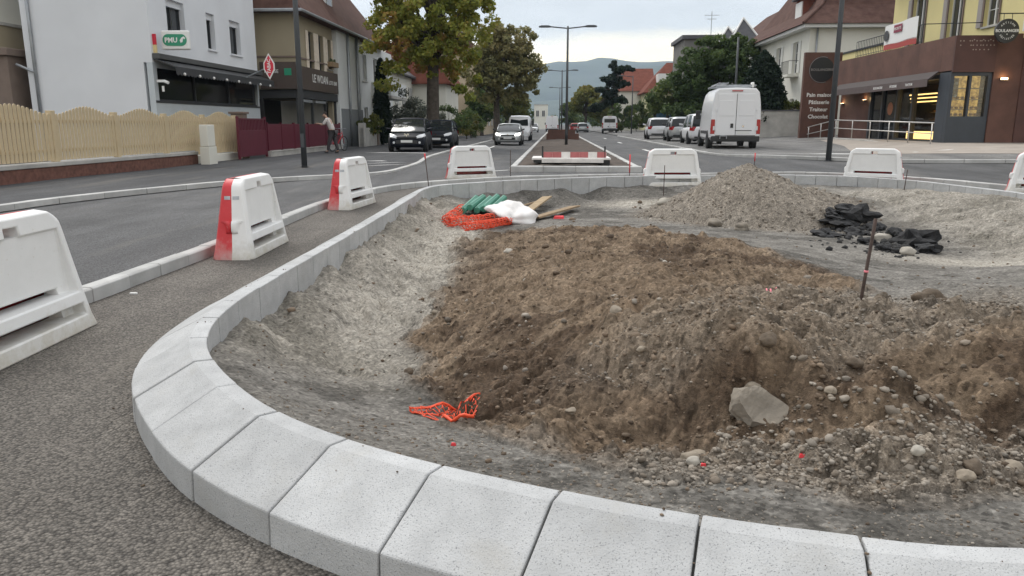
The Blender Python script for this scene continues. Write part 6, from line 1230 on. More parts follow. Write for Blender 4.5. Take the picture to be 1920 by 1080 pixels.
def van(name, loc, rz, label, L, W, Hh, rack=False, group=None, small=False):
    o = thing(name, loc, rz, label, 'van', group); hw = W/2; P_ = PT['white']
    def sec(x, zb, zt, k, rnd): a = hw*k; zs = zt-rnd; return [(x, -a*.90, zb), (x, -a*.99, zb+.12), (x, -a, zb+.42*(zt-zb)), (x, -a*.955, zb+.72*(zt-zb)), (x, -a*.88, zs), (x, -a*.74, zt), (x, 0, zt+.03), (x, a*.74, zt), (x, a*.88, zs), (x, a*.955, zb+.72*(zt-zb)), (x, a, zb+.42*(zt-zb)), (x, a*.99, zb+.12), (x, a*.90, zb)]
    h = Hh
    st = [sec(-.5*L, .42, h-.06, .97, .14), (sec(-.492*L, .36, h-.01, 1, .16)), sec(-.3*L, .34, h, 1, .16), sec(.15*L, .34, h, 1, .16), sec(.24*L, .34, h-.10, 1, .2), sec(.36*L, .34, .62*h, .97, .2), sec(.46*L, .34, .50*h, .92, .16), sec(.5*L, .36, .38*h, .84, .12)]
    b = MB().loft(st).build('body', P_, o, smooth=True); b.data.set_sharp_from_angle(angle=R(32))
    xr = -.5*L
    # rear doors
    zb0, zt0 = .56, h*.905
    for k, (a, c_) in enumerate(((-hw*.80, -.008), (.008, hw*.80))):
        d = MB().loft([[(xr-.022, a+.0, zb0), (xr-.022, c_, zb0), (xr-.022, c_*(.93 if k else 1), zt0), (xr-.022, a*(1 if k else .93), zt0)], [(xr+.02, a, zb0), (xr+.02, c_, zb0), (xr+.02, c_*(.93 if k else 1), zt0), (xr+.02, a*(1 if k else .93), zt0)]]).build('rear_door', P_, o, bevel=.012)
        if not small: MB().loft([[(x_, a*.9+c_*.1, h*.545), (x_, a*.1+c_*.9, h*.545), (x_, (a*.14+c_*.86), h*.80), (x_, (a*.86+c_*.14), h*.80)] for x_ in (xr-.034, xr-.02)]).build('door_pressing', P_, d, bevel=.01)
        for zz in (.75, 1.55): MB().box(xr-.05, xr-.022, (a if k == 0 else c_)-.02, (a if k == 0 else c_)+.02, zz, zz+.10).build('hinge', P_, d)
    MB().box(xr-.024, xr-.0, -.0075, .0075, zb0, zt0).build('door_seam', M['plastic'], o); MB().box(xr-.0235, xr-.0, -hw*.8, hw*.8, zb0-.02, zb0-.002).build('door_seam', M['plastic'], o)
    if small: MB().box(xr-.03, xr-.021, -hw*.7, hw*.7, h*.62, h*.84).build('rear_window', M['cglass'], o, bevel=.02)
    MB().box(xr-.05, xr-.022, .10, .22, h*.35, h*.42).build('door_handle', M['plastic'], o, bevel=.02)
    MB().box(xr-.032, xr-.021, -.66, .02, .745, .775).build('plate_trim', M['plastic'], o); MB().box(xr-.030, xr-.020, -.58, -.06, .62, .735).build('number_plate', M['plate'], o)
    MB().box(xr-.10, xr+.12, -hw*.97, hw*.97, .30, .535).build('rear_bumper', M['plastic'], o, bevel=.04); MB().box(xr-.16, xr-.09, .35, .65, .52, .56).box(xr-.16, xr-.09, .35, .38, .42, .56).box(xr-.16, xr-.09, .62, .65, .42, .56).build('rear_step', M['zinc'], o)
    MB().box(xr-.035, xr+.05, -.22, .22, h*.945, h*.965).build('brake_light', M['tail'], o, bevel=.01)
    MB().disc((xr-.024, -.30, h*.375), .045, 'x', 14, .02).build('emblem', M['chrome'], o)
    for sy in (-1, 1):
        z0, z1 = .62, 1.22; t = MB().loft([[(xr-.012, sy*hw*.83, z), (xr-.02, sy*hw*.97, z), (xr+.07, sy*hw*1.004, z), (xr+.07, sy*hw*.9, z)] for z in (z0, z1)]).build('tail_light', M['tail'], o, bevel=.01); MB().box(xr-.03, xr-.005, sy*hw*.86-.02, sy*hw*.86+.05, z0+.15, z0+.32).build('reverse_lens', M['headl'], t)
        MB().box(.22*L, .27*L, sy*(hw+.02), sy*(hw+.02)+sy*.22 if sy > 0 else sy*(hw+.02), 1.25, 1.65).build('mirror', M['plastic'], o, bevel=.03) if sy > 0 else MB().box(.22*L, .27*L, -hw-.24, -hw-.02, 1.25, 1.65).build('mirror', M['plastic'], o, bevel=.03)
        MB().box(-.22*L, .2*L, sy*hw*1.0-.012, sy*hw*1.0+.012, .62, .74).build('side_moulding', M['plastic'], o, bevel=.008)
        MB().loft([[(.17*L, sy*(hw*.965), .55*h), (.31*L, sy*(hw*.955), .55*h), (.25*L, sy*(hw*.90), .76*h), (.17*L, sy*(hw*.915), .77*h)], [(.17*L, sy*(hw*.985), .55*h), (.31*L, sy*(hw*.975), .55*h), (.25*L, sy*(hw*.92), .76*h), (.17*L, sy*(hw*.935), .77*h)]]).build('side_window', M['cglass'], o)
        for x in (-.29*L, .33*L): MB().disc((x, sy*(hw-.10), .36), .41, 'y', 20, .215).build('wheel_arch', M['plastic'], o); wheel(o, x, sy*(hw-.085), .34, .22)
    MB().loft([[(.26*L, -hw*.72, h*.86), (.26*L, hw*.72, h*.86), (.385*L, hw*.78, h*.60), (.385*L, -hw*.78, h*.60)], [(.262*L+.02, -hw*.72, h*.875), (.262*L+.02, hw*.72, h*.875), (.385*L+.02, hw*.78, h*.615), (.385*L+.02, -hw*.78, h*.615)]]).build('windscreen', M['cglass'], o)
    if rack:
        r_ = thing.__call__ if False else None; q = MB()
        for sy in (-1, 1): q.tube([(-.40*L, sy*hw*.80, h+.13), (.12*L, sy*hw*.80, h+.13)], .028, 6)
        for k in range(5): q.tube([(-.38*L+k*.12*L, -hw*.80, h+.06), (-.38*L+k*.12*L, -hw*.80, h+.14), (-.38*L+k*.12*L, hw*.80, h+.14), (-.38*L+k*.12*L, hw*.80, h+.06)], .024, 6)
        q.build('roof_rack', M['zinc'], o, smooth=True); la = MB()
        for yy in (hw*.34, hw*.68): la.tube([(-.44*L, yy, h+.22), (.10*L, yy, h+.22)], .025, 6)
        for k in range(9): la.tube([(-.42*L+k*.062*L, hw*.34, h+.22), (-.42*L+k*.062*L, hw*.68, h+.22)], .016, 5)
        la.build('ladder', M['zinc'], o, smooth=True); MB().tube([(-.47*L, -hw*.62, h+.03), (-.47*L, -hw*.62, h+.20), (-.40*L, -hw*.62, h+.20)], .05, 8).build('rack_roller', M['white'], o, smooth=True)
    return o
van('parked_van', on(7.2, 35.8, .05), AWAY-R(4.5), 'tall white delivery van with roof rack, rear doors towards the camera', 5.4, 2.05, 2.5, True, 'white vans')
van('parked_van', on(6.1, 96.0, .05), AWAY-R(4), 'small white van parked far up the right side', 4.4, 1.85, 2.0, False, 'white vans', True)
van('driving_van', on(-3.6, 66.0, 0), TOWARD, 'white van following behind the silver hatchback', 4.8, 1.95, 2.05, False, 'white vans', True)
van('distant_van', on(-1.2, 150, 0), AWAY, 'distant white lorry-like van at the end of the median', 6.0, 2.4, 2.9, False, 'white vans')

# ================================================================== lamp posts
M['post'] = mat('lamp_post_paint', (.062, .068, .074), .55, .08, 3)
def street_lamp(loc, rz, h, label, arms=1, r0=.085, r1=.06):
    o = thing('street_lamp', loc, rz, label, 'street lamp', 'grey street lamps'); MB().tube([(0, 0, -.05), (0, 0, h*.5), (0, 0, h)], [r0, (r0+r1)/2, r1], 14).build('pole', M['post'], o, smooth=True)
    MB().tube([(0, 0, .0), (0, 0, .012)], r0*1.7, 16).build('base_plate', M['post'], o); MB().box(-.05, .05, -r0-.006, -r0+.02, .55, .95).build('service_hatch', M['post'], o, bevel=.005)
    for sx in ((-1, 1) if arms == 2 else (1,) if arms else ()):
        MB().tube([(0, 0, h-.12), (sx*.9, 0, h-.03), (sx*1.15, 0, h-.02)], .035, 8).build('arm', M['post'], o, smooth=True)
        MB().loft([[(sx*x_, -w_, h-.06), (sx*x_, w_, h-.06), (sx*x_, w_*.8, h+.05*k_), (sx*x_, -w_*.8, h+.05*k_)] for x_, w_, k_ in ((.95, .05, .2), (1.1, .14, 1), (1.5, .15, 1), (1.65, .08, .3))]).build('lantern', M['post'], o, bevel=.02)
    return o
gl_ = gp(571, 311, .14); street_lamp((gl_[0], gl_[1], .13), 0, 8.6, 'grey lamp post in front of the bar, cut by the top edge')
gr_ = gp(1553, 301, .25); street_lamp((gr_[0], gr_[1], .24), R(180), 8.6, 'grey lamp post standing before the bakery totem')
for v, lb in ((45.3, 'nearest twin-arm street lamp on the median'), (81, 'second twin-arm street lamp on the median'), (118, 'third twin-arm street lamp up the median')):
    x, y = S(.05, v); street_lamp((x, y, .15), ROT, 6.65, lb, 2, .09, .055)
x, y = S(12.3, 57); street_lamp((x, y, .4), R(180), 7.0, 'slim grey pole behind the tall white van', 0, .09, .07)
x, y = S(7.6, 84); street_lamp((x, y, .4), R(180), 6, 'pale lamp post by the small parked van', 1, .07, .05)

# ================================================================== red-white boards lying on the median nose
M['rwred'] = mat('barrier_red', (.42, .13, .13), .5, .1, 6); M['rwwhite'] = mat('barrier_white', (.72, .70, .67), .5, .1, 6)
x, y = S(-.05, 23.6); rb_ = thing('road_closure_barrier', (x, y, .20), ROT, 'red and white closure barrier laid flat on the median nose', 'barrier')
MB().box(-1.25, 1.12, -.5, .9, .10, .16).build('white_board', M['rwwhite'], rb_, bevel=.01)
MB().box(-.95, .9, -.56, -.502, .02, .13).build('board_edge', M['rwwhite'], rb_)
for k in range(7):
    a = -.90+k*.27; MB().box(a, a+.266, -.30, -.27, .162, .33).build('striped_panel', M['rwred'] if k % 3 != 2 else M['rwwhite'], rb_)
MB().box(-.95, 1.0, -.268, -.25, .162, .31).build('panel_back', M['rwwhite'], rb_)
for sx in (-1.0, .85): MB().box(sx, sx+.25, -.45, -.1, -.06, .098).build('rubber_foot', M['plastic'], rb_, bevel=.01)
MB().box(-1.2, 1.05, -.48, .3, .02, .09).build('under_frame', M['plastic'], rb_)
for sx in (-.93, .95): MB().tube([(sx, -.28, .16), (sx, -.28, .5)], .025, 8).build('clamp', M['plastic'], rb_)
for k, (u, v, w_, d_, h_, lb) in enumerate([(0, 62, 2.6, .5, .5, 'rust-brown low planter wall nearer the lamp on the median'), (0, 74, 2.6, .5, .75, 'rust-brown low planter wall farther up the median')]):
    x, y = S(u, v); p_ = thing('planter', (x, y, .1), ROT, lb, 'planter', 'corten planter walls on the median'); MB().box(-w_/2, w_/2, 0, .06, 0, h_).build('front_plate', M['corten'], p_); MB().box(-w_/2, -w_/2+.06, .062, 5, 0, h_).build('side_plate', M['corten'], p_); MB().box(w_/2-.06, w_/2, .062, 5, 0, h_).build('side_plate', M['corten'], p_)

# ================================================================== person leaning on the fence, bicycle
def skin_body(name, bones, rads, m, parent, sub=2, root=0):
    keys = list(rads); idx = {k: i for i, k in enumerate(keys)}; me = bpy.data.meshes.new(name); me.from_pydata([rads[k][0] for k in keys], [(idx[a], idx[b]) for a, b in bones], [])
    o = bpy.data.objects.new(name, me); COL.objects.link(o); o.parent = parent; sk_ = o.modifiers.new('Skin', 'SKIN'); sk_.use_smooth_shade = True
    for i, k in enumerate(keys): me.skin_vertices[0].data[i].radius = (rads[k][1], rads[k][2] if len(rads[k]) > 2 else rads[k][1]); me.skin_vertices[0].data[i].use_root = (i == root)
    sb = o.modifiers.new('Sub', 'SUBSURF'); sb.levels = sub; sb.render_levels = sub
    dg = bpy.context.evaluated_depsgraph_get(); m2 = bpy.data.meshes.new_from_object(o.evaluated_get(dg)); o.modifiers.clear(); o.data = m2; m2.materials.clear(); m2.materials.append(m); m2.polygons.foreach_set('use_smooth', [True]*len(m2.polygons)); return o
M['skin'] = mat('skin', (.42, .27, .20), .6); M['shirt'] = mat('pale_shirt', (.58, .55, .53), .85, .06, 9); M['trouser'] = mat('dark_trousers', (.05, .047, .05), .9, .1, 9); M['hair'] = mat('dark_hair', (.03, .022, .018), .8); M['shoe'] = mat('dark_shoe', (.02, .02, .02), .6)
pz = on(-10.35, 33.2, .05); pe = thing('person', pz, ROT, 'person in pale shirt and dark trousers leaning forward over the burgundy fence', 'person')
# local: -x = towards the fence, leaning that way
K = dict(pel=((.06, 0, .92), .15, .12), bel=((.01, 0, 1.08), .145, .11), che=((-.09, 0, 1.30), .17, .12), neckb=((-.17, 0, 1.46), .08), neck=((-.21, 0, 1.52), .055), head=((-.26, 0, 1.60), .085, .08), crown=((-.28, 0, 1.70), .075, .07),
         shl=((-.14, -.19, 1.42), .065), ell=((-.30, -.22, 1.20), .045), wrl=((-.52, -.16, 1.26), .032), hal=((-.60, -.15, 1.27), .038, .02), shr=((-.14, .19, 1.42), .065), elr=((-.34, .24, 1.22), .045), wrr=((-.54, .18, 1.24), .032), har=((-.62, .17, 1.25), .038, .02),
         hil=((.05, -.09, .88), .095), knl=((-.08, -.11, .50), .065), anl=((-.16, -.11, .09), .042), tol=((-.30, -.12, .035), .04, .03), hir=((.07, .09, .88), .095), knr=((.12, .10, .50), .065), anr=((.24, .10, .09), .042), tor=((.10, .10, .035), .04, .03))
bones = [('pel', 'bel'), ('bel', 'che'), ('che', 'neckb'), ('neckb', 'neck'), ('neck', 'head'), ('head', 'crown'), ('che', 'shl'), ('shl', 'ell'), ('ell', 'wrl'), ('wrl', 'hal'), ('che', 'shr'), ('shr', 'elr'), ('elr', 'wrr'), ('wrr', 'har'), ('pel', 'hil'), ('hil', 'knl'), ('knl', 'anl'), ('anl', 'tol'), ('pel', 'hir'), ('hir', 'knr'), ('knr', 'anr'), ('anr', 'tor')]
skin_body('body', bones, K, M['skin'], pe)
def inf(k, d): return (K[k][0],)+tuple(r_+d for r_ in K[k][1:])
skin_body('shirt', [('pel', 'bel'), ('bel', 'che'), ('che', 'neckb'), ('che', 'shl'), ('shl', 'ell'), ('che', 'shr'), ('shr', 'elr')], {k: inf(k, .022) for k in ('pel', 'bel', 'che', 'neckb', 'shl', 'ell', 'shr', 'elr')}, M['shirt'], pe)
skin_body('trousers', [('pel', 'hil'), ('hil', 'knl'), ('knl', 'anl'), ('pel', 'hir'), ('hir', 'knr'), ('knr', 'anr')], {k: inf(k, .024) for k in ('pel', 'hil', 'knl', 'anl', 'hir', 'knr', 'anr')}, M['trouser'], pe)
skin_body('hair', [('h1', 'h2'), ('h2', 'h3')], {'h1': ((-.19, 0, 1.62), .065, .075), 'h2': ((-.23, 0, 1.70), .08, .085), 'h3': ((-.29, 0, 1.745), .065, .07)}, M['hair'], pe)
for a, b in (('anl', 'tol'), ('anr', 'tor')): skin_body('shoe', [('a', 'b')], {'a': ((K[a][0][0]+.02, K[a][0][1], .05), .05, .045), 'b': ((K[b][0][0]-.02, K[b][0][1], .04), .045, .035)}, M['shoe'], pe)
for hk in ('hal', 'har'):
    h0 = Vector(K[hk][0]); f_ = MB()
    for k in range(4): yy = -.03+k*.02; f_.tube([h0+Vector((-.01, yy, 0)), h0+Vector((-.05, yy, .0)), h0+Vector((-.08+.008*abs(k-1.5), yy, -.03))], [.010, .009, .007], 6)
    f_.tube([h0+Vector((.01, .035, 0)), h0+Vector((-.02, .055, -.01)), h0+Vector((-.045, .055, -.03))], [.011, .01, .008], 6); f_.build('fingers', M['skin'], pe, smooth=True)
fc = Vector(K['head'][0]); MB().tube([fc+Vector((-.08, 0, .02)), fc+Vector((-.105, 0, -.01)), fc+Vector((-.085, 0, -.02))], [.012, .018, .012], 6).build('nose', M['skin'], pe, smooth=True)
for sy in (-1, 1): MB().disc((fc.x+.01, sy*.085, fc.z+.01), .03, 'y', 10, .02).build('ear', M['skin'], pe); MB().disc((fc.x-.082, sy*.032, fc.z+.035), .012, 'x', 8, .012).build('eye', M['hair'], pe)
MB().box(fc.x-.083, fc.x-.07, -.025, .025, fc.z-.048, fc.z-.038).build('mouth', M['signred'], pe)
bz = on(-10.75, 35.6, .05); by = thing('bicycle', bz, ROT+R(75), 'red bicycle leaning by the fence behind the person', 'bicycle'); M['bikered'] = mat('bike_red', (.45, .02, .03), .3)
for xx in (-.52, .52):
    wv = MB(); wv.tube([(xx+.33*math.cos(q), 0, .34+.33*math.sin(q)) for q in np.linspace(0, 2*math.pi, 25)], .02, 6, False); wh = wv.build('wheel', M['tyre'], by, smooth=True); sp2 = MB()
    for q in np.linspace(0, 2*math.pi, 13)[:-1]: sp2.tube([(xx, 0, .34), (xx+.32*math.cos(q), 0, .34+.32*math.sin(q))], .004, 4)
    sp2.build('spokes', M['zinc'], wh)
fr_ = MB()
for a, b in (((-.52, 0, .34), (-.08, 0, .32)), ((-.08, 0, .32), (-.2, 0, .82)), ((-.2, 0, .76), (.36, 0, .80)), ((-.08, 0, .32), (.38, 0, .72)), ((-.52, 0, .34), (-.18, 0, .72)), ((.34, 0, .9), (.52, 0, .34))): fr_.tube([a, b], .02, 6)
fr_.build('frame', M['bikered'], by, smooth=True); MB().loft([[(-.34, -.07, .86), (-.34, .07, .86), (-.34, .05, .90), (-.34, -.05, .90)], [(-.08, -.02, .87), (-.08, .02, .87), (-.08, .015, .90), (-.08, -.015, .90)]]).build('saddle', M['plastic'], by, bevel=.01)
MB().tube([(.34, 0, .88), (.32, 0, 1.02)], .016, 6).tube([(.24, -.28, 1.03), (.33, -.1, 1.03), (.33, .1, 1.03), (.24, .28, 1.03)], .015, 6).build('handlebar', M['zinc'], by, smooth=True); MB().tube([(-.08, -.10, .18), (-.08, -.1, .32), (-.08, .1, .32), (-.08, .1, .46)], .012, 5).build('crank', M['zinc'], by)
# ================================================================== trees
M['bark'] = mat('bark', (.075, .062, .05), .95, .35, 6, .9, 14)
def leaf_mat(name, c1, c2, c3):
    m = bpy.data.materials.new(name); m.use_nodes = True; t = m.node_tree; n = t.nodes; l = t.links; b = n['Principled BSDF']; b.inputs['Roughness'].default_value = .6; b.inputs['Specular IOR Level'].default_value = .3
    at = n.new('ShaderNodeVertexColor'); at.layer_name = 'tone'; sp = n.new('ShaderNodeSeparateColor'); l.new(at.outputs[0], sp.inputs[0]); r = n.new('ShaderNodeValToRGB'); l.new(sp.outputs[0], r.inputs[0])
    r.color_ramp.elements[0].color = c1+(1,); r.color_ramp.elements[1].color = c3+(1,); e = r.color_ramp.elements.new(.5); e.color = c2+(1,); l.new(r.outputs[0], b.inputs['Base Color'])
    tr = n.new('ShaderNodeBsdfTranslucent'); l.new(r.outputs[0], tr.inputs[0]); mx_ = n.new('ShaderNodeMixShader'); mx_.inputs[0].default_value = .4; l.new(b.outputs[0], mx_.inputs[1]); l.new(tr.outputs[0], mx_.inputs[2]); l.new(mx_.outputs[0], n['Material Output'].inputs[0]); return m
LM = dict(maple=leaf_mat('autumn_leaf', (.15, .22, .045), (.31, .32, .06), (.44, .22, .07)), lime=leaf_mat('lime_leaf', (.15, .165, .08), (.26, .25, .11), (.36, .29, .13)), dark=leaf_mat('dark_leaf', (.045, .08, .028), (.09, .135, .042), (.19, .22, .06)), yel=leaf_mat('yellowing_leaf', (.07, .105, .03), (.14, .155, .035), (.26, .21, .05)), con=leaf_mat('conifer_needle', (.010, .022, .014), (.018, .034, .02), (.03, .05, .025)), olive=leaf_mat('grey_shrub_leaf', (.07, .085, .065), (.11, .125, .10), (.17, .18, .15)))
def leaves(centres, radii, per, size, seed, aspect=1.6, flat=.75, tone=None, shell=.45):
    g = np.random.RandomState(seed); C_ = np.repeat(np.array(centres), per, axis=0); Rr = np.repeat(np.array(radii), per); n = len(C_)
    d = g.normal(size=(n, 3)); d /= np.linalg.norm(d, axis=1)[:, None]; rad = (shell+(1-shell)*g.rand(n))**.8*Rr*g.uniform(.75, 1.12, n); p = C_+d*rad[:, None]*np.array([1, 1, flat])
    nrm = d*.6+g.normal(size=(n, 3))*.7+np.array([0, 0, .35]); nrm /= np.linalg.norm(nrm, axis=1)[:, None]; a = np.cross(nrm, g.normal(size=(n, 3))); a /= np.linalg.norm(a, axis=1)[:, None]; b = np.cross(nrm, a); s = size*g.uniform(.6, 1.3, n)[:, None]
    V = np.stack([p-a*s*aspect*.5, p+b*s*.5, p+a*s*aspect*.5, p-b*s*.5], 1).reshape(-1, 3)
    ct = np.repeat(g.rand(len(centres)) if tone is None else np.array(tone), per); T = np.clip(ct*.7+.3*g.rand(n)+g.normal(size=n)*.08, 0, 1)
    return V, np.arange(4*n).reshape(-1, 4), np.repeat(np.c_[T, T, T, np.ones(n)], 4, axis=0)
def tree(name, u, v, z, label, trunk_r, fork, crown, lm, ncl, clr, per, size, seed, lean=0, group=None, inner=.35, tonef=None, flat=.75, cat='tree'):
    """crown: list of ellipsoids (dx, dy, z, rx, ry, rz); clumps are spread through them"""
    x, y = S(u, v); o = thing(name, (x, y, z), 0, label, cat, group); g = np.random.RandomState(seed); cs = []; rr_ = []
    vol = np.array([e[3]*e[4]*e[5] for e in crown]); vol = vol/vol.sum()
    for e, w_ in zip(crown, vol):
        k = max(1, int(round(ncl*w_))); d = g.normal(size=(k, 3)); d /= np.linalg.norm(d, axis=1)[:, None]; q = (inner+(1-inner)*g.rand(k))**.6
        q = q*g.uniform(.82, 1.1, k)
        cs += [tuple(np.array(e[:3])+d[i]*q[i]*np.array(e[3:])) for i in range(k)]; rr_ += list(clr*g.uniform(.6, 1.3, k))
    tone = None
    if tonef: tone = [tonef(c_, g) for c_ in cs]
    V, F_, T = leaves(cs, rr_, per, size, seed+1, tone=tone, flat=flat)
    npmesh('crown', V, F_, LM[lm], o, False, {'tone': T})
    b = MB(); top = max(e[2] for e in crown)
    b.tube([(0, 0, -.1), (.02, 0, fork*.25), (lean*.5, .05, fork*.7), (lean, 0, fork), (lean*1.2, .1, top)], [trunk_r*1.35, trunk_r, trunk_r*.9, trunk_r*.8, trunk_r*.25], 10); tk = b.build('trunk', M['bark'], o, smooth=True)
    for i in g.choice(len(cs), min(len(cs), 26), replace=False):
        c_ = cs[i]; z0 = fork+max(0, (c_[2]-fork))*g.uniform(.0, .45); z0 = min(z0, top); s = Vector((lean*(z0/fork if z0 < fork else 1), 0, z0)); e_ = Vector(c_); md = s.lerp(e_, .5)+Vector((0, 0, .25))
        MB().tube([s, md, e_], [trunk_r*.38, trunk_r*.2, .02], 6).build('limb', M['bark'], tk, smooth=True)
    return o
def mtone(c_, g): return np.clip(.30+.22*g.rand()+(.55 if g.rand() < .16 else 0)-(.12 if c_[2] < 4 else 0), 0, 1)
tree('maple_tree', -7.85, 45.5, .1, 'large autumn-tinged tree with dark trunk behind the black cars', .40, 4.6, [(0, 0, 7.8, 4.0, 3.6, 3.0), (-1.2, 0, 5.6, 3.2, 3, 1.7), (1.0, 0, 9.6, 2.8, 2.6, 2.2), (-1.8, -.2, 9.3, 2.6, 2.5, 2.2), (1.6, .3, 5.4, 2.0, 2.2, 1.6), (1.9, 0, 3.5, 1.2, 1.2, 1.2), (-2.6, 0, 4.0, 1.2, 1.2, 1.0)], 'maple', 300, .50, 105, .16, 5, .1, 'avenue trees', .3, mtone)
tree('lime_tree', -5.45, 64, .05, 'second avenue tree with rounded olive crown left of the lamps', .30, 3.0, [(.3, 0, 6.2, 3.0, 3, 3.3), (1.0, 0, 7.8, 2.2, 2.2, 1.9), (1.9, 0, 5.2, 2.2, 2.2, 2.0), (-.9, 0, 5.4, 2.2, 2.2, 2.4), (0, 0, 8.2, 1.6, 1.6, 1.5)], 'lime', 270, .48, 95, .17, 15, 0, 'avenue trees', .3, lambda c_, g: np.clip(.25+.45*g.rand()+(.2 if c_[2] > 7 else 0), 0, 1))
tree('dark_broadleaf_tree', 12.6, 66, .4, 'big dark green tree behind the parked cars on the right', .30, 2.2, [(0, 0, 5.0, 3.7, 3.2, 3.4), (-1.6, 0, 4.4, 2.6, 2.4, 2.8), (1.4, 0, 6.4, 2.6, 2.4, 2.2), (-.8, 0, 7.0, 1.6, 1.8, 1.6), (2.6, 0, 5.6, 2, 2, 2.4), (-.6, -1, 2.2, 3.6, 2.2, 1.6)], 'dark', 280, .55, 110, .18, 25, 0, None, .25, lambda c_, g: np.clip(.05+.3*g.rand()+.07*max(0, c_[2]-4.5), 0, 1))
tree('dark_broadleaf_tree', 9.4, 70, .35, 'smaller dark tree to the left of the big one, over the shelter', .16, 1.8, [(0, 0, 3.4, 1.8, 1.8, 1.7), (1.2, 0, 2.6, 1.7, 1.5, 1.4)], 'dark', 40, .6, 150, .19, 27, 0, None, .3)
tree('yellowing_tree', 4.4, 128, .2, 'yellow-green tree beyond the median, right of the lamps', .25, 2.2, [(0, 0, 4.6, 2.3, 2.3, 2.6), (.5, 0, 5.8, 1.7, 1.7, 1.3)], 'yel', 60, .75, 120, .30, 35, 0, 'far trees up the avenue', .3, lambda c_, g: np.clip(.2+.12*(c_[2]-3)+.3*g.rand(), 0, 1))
tree('yellowing_tree', 7.2, 124, .2, 'olive tree right beside the yellow-green one', .22, 1.8, [(0, 0, 3.5, 2.0, 2, 2.0)], 'yel', 40, .75, 120, .30, 36, 0, 'far trees up the avenue', .3)
tree('yellowing_tree', 1.9, 150, .1, 'dark green tree behind the second median lamp', .22, 1.6, [(0, 0, 3.4, 1.9, 1.8, 2.1)], 'dark', 40, .7, 110, .32, 37, 0, 'far trees up the avenue', .3)
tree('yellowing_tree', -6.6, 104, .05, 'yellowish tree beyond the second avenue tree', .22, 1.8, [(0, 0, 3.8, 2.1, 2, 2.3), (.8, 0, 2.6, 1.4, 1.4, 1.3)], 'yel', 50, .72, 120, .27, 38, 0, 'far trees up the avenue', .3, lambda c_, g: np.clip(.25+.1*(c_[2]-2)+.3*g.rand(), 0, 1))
tree('yellowing_tree', -8.6, 84, .05, 'dark tree just right of the second avenue trunk', .2, 1.5, [(0, 0, 3.2, 1.9, 1.8, 2.0)], 'dark', 40, .66, 120, .24, 39, 0, 'far trees up the avenue', .3)
tree('yellowing_tree', 10.6, 140, .2, 'reddish-brown hedge tree before the dark pine', .22, 1.6, [(0, 0, 2.8, 3.0, 2, 1.9)], 'lime', 50, .75, 110, .3, 40, 0, 'far trees up the avenue', .3)
# pine with layered boughs
tree('pine_tree', 7.0, 106, .2, 'dark pine with ragged layered boughs left of the red roofs', .28, 5, [(-1.6, 0, 3.6, 1.5, 1.2, .7), (.6, 0, 4.4, 1.6, 1.2, .7), (-1.0, 0, 5.4, 1.5, 1.2, .6), (.9, 0, 6.4, 1.6, 1.2, .6), (-.3, 0, 7.3, 1.4, 1.1, .6), (1.1, 0, 8.3, 1.4, 1.0, .6), (2.4, 0, 8.4, .8, .7, .35), (.2, 0, 8.9, .8, .7, .5), (-2.6, 0, 3.2, .8, .8, .5)], 'con', 75, .6, 130, .28, 45, .4, None, .1, None, .5)
# columnar conifers, shrubs, hedges
def columnar(name, u, v, z, label, h, r, lm, seed, cat='tree', n=3200, size=.11, point=True):
    x, y = S(u, v); o = thing(name, (x, y, z), 0, label, cat); g = np.random.RandomState(seed); t = g.rand(n)**.8; pr = (np.sin(np.clip(t*1.02, 0, 1)**.75*math.pi)**.55 if not point else (1-t)**.55*(.55+.45*np.clip(t*8, 0, 1)))
    q = g.rand(n)*6.283; rr_ = r*pr*g.uniform(.72, 1.06, n)*(1+.12*np.sin(q*5+t*20)); C_ = np.c_[rr_*np.cos(q), rr_*np.sin(q), .15+t*h]
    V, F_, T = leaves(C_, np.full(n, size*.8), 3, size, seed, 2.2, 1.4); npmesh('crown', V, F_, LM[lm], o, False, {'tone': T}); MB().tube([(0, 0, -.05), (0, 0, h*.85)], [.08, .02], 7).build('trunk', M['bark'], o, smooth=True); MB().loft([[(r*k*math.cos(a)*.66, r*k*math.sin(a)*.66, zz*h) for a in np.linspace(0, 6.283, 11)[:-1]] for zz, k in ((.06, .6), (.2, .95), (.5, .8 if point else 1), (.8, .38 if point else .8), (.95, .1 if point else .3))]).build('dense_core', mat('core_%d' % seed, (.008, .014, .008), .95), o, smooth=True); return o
columnar('cypress', -11.2, 47.0, .1, 'slender dark cypress in front of the white garden house', 4.9, .55, 'con', 51)
columnar('cypress', 12.6, 50.8, .4, 'broad dark conifer between the big van and the cream house', 5.2, 1.25, 'con', 52, n=5200, size=.15, point=False)
def shrub(name, u, v, z, label, es, lm, ncl, seed, clr=.35, per=120, size=.10, cat='shrub'):
    return tree(name, u, v, z, label, .05, .4, es, lm, ncl, clr, per, size, seed, 0, 'garden shrubs', .2, None, .9, cat)
shrub('grey_shrub', -11.0, 50.5, .1, 'loose silvery shrub behind the black cars', [(0, 0, 2.0, 1.5, 1.3, 1.5), (.9, .5, 1.7, 1.2, 1.2, 1.2)], 'olive', 45, 61)
shrub('grey_shrub', -9.9, 54, .1, 'pale shrub right of the silvery one by the trunk', [(0, 0, 1.7, 1.5, 1.2, 1.3)], 'olive', 30, 62)
shrub('green_shrub', -11.5, 44.8, .1, 'low yellow-green bush at the foot of the cypress', [(0, 0, 1.3, .8, .8, .6)], 'yel', 18, 63, .25)
shrub('green_shrub', -8.9, 60, .1, 'dark bush right of the big trunk', [(0, 0, 1.7, 1.5, 1.4, 1.4), (1.0, 1, 1.3, 1.2, 1.2, 1)], 'dark', 30, 64)
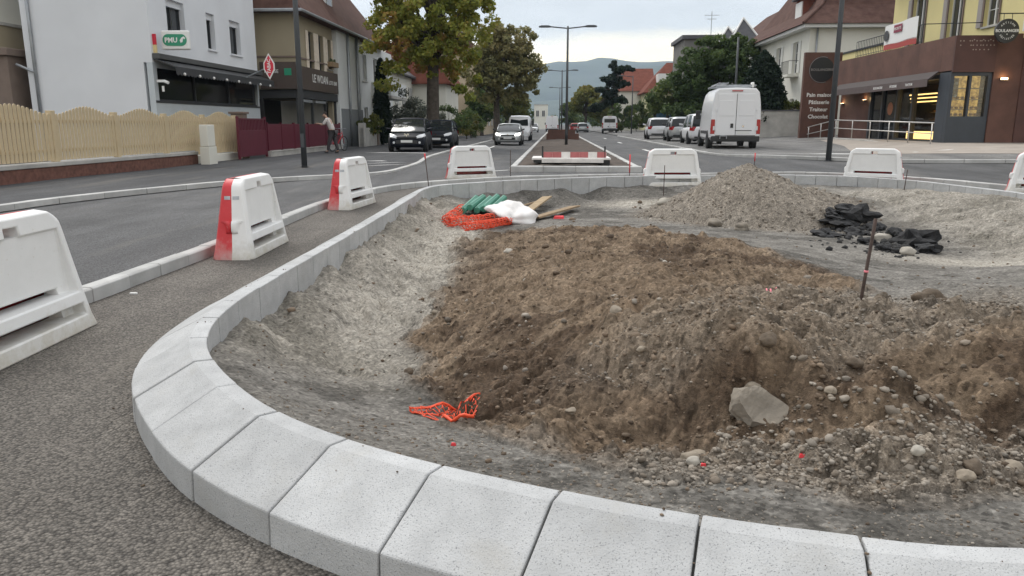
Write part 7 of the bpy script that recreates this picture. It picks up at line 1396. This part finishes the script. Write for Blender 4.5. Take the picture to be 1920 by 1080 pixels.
shrub('green_shrub', -8.2, 66, .1, 'olive bush near the second tree trunk', [(0, 0, 1.2, 1.4, 1.4, 1.0)], 'yel', 24, 65)
shrub('green_shrub', -8.6, 73, .1, 'dark hedge bush behind the second tree trunk', [(0, 0, 1.4, 1.6, 2.4, 1.3)], 'dark', 30, 66)
shrub('hedge_bush', 9.9, 60, .35, 'dark hedge bush behind the white parked hatchback', [(0, 0, 1.6, 1.5, 1.5, 1.4), (2.2, .5, 1.7, 1.6, 1.5, 1.5)], 'dark', 36, 67)
shrub('hedge_bush', 11.6, 80, .35, 'dark hedge bush right of the bus shelter', [(0, 0, 1.9, 2.4, 1.6, 1.8)], 'dark', 36, 68, .5, 110, .16)
shrub('hedge_bush', 7.9, 100, .3, 'green bush behind the small white van', [(0, 0, 1.9, 2.0, 1.6, 1.8)], 'dark', 30, 69, .5, 110, .18)
shrub('hedge_bush', 10.4, 106, .3, 'dense bush hiding the front of the distant yellow house', [(0, 0, 2.2, 2.4, 1.6, 2.0), (3, 0, 2.4, 2.4, 1.6, 2.2)], 'dark', 60, 74, .55, 110, .2)
shrub('potted_shrub', 16.0, 51.0, .6, 'leafy shrub on top of the pale garden wall', [(-1.6, 0, 2.0, 1.1, .4, .35), (.2, 0, 2.0, .9, .4, .3)], 'yel', 26, 70, .25, 80, .12)
# far wood closing the avenue
def wood(u0, u1, v, h, lm, seed, label):
    x, y = S((u0+u1)/2, v); g = np.random.RandomState(seed); k = int((u1-u0)*1.3); C_ = np.c_[g.uniform(-(u1-u0)/2, (u1-u0)/2, k), g.uniform(-6, 6, k), g.uniform(.2, 1, k)*h]; V, F_, T = leaves(C_, np.full(k, 1.7), 90, .55, seed); o = npmesh('far_wood', V, F_, LM[lm], None, False, {'tone': T}); o.location = (x, y, 0); tag(o, label, 'wood', None, 'stuff')
wood(-60, -7.5, 215, 7.0, 'dark', 80, 'dark far trees closing the left of the avenue'); wood(5.2, 60, 215, 7.0, 'dark', 81, 'dark far trees closing the right of the avenue'); wood(-120, 120, 330, 5, 'dark', 82, 'low far wood below the hills')
# ================================================================== hills and the air in front of them
def hills(name, Y0, prof, depth, seed, label):
    xs_ = np.linspace(-5200, 5200, 150); ts = np.linspace(0, 1, 26); V = []; px = 960+xs_/Y0*1453
    ridge = np.interp(px, [p[0] for p in prof], [p[1] for p in prof])
    for i, t in enumerate(ts):
        for j, x_ in enumerate(xs_):
            top = (233-ridge[j])/1453*Y0+CAMH; k = math.sin(min(1, t*1.25)*math.pi/2)**1.3 if t < .8 else 1-.25*((t-.8)/.2)
            n_ = float(fbm(np.array(x_/420.), np.array(t*depth/420.), 4, seed))*.22*top*math.sin(math.pi*min(1, t/.95))+float(fbm(np.array(x_/90.), np.array(t*depth/90.), 2, seed+9))*.06*top
            V.append((x_, Y0-depth*.8+depth*t, -5+top*k+n_*(t < .97)*(.35 if t > .6 else 1)))
    n_ = len(xs_); return tag(MB().add(V, [(i*n_+j, i*n_+j+1, (i+1)*n_+j+1, (i+1)*n_+j) for i in range(len(ts)-1) for j in range(n_-1)]).build(name, M['hill'], None, smooth=True), label, None, None, 'structure')
M['hill'] = mat('forest_hill', (.030, .042, .024), .95, .35, .006, 0)
hills('hills', 4200, [(-9000, 150), (300, 140), (700, 138), (860, 134), (985, 130), (1030, 122), (1050, 119), (1085, 121), (1120, 112), (1150, 116), (1175, 120), (1205, 121), (1260, 118), (1340, 120), (1600, 128), (10000, 150)], 1500, 3, 'far wooded mountain ridge')
hills('hills', 3000, [(-9000, 215), (900, 205), (1000, 190), (1060, 185), (1120, 160), (1190, 130), (1260, 122), (1400, 110), (1800, 130), (10000, 170)], 1100, 8, 'nearer wooded slope on the right')
hz = bpy.data.materials.new('haze_air'); hz.use_nodes = True; hn = hz.node_tree; hn.nodes.clear(); ho = hn.nodes.new('ShaderNodeOutputMaterial'); pv = hn.nodes.new('ShaderNodeVolumePrincipled'); pv.inputs['Color'].default_value = (.66, .82, 1.0, 1); pv.inputs['Density'].default_value = .00015; pv.inputs['Anisotropy'].default_value = 0; hn.links.new(pv.outputs[0], ho.inputs['Volume'])
tag(MB().box(-7000, 7000, -300, 4700, -8, 420).build('haze', hz, None), 'pale blue evening haze filling the valley air', None, None, 'stuff')
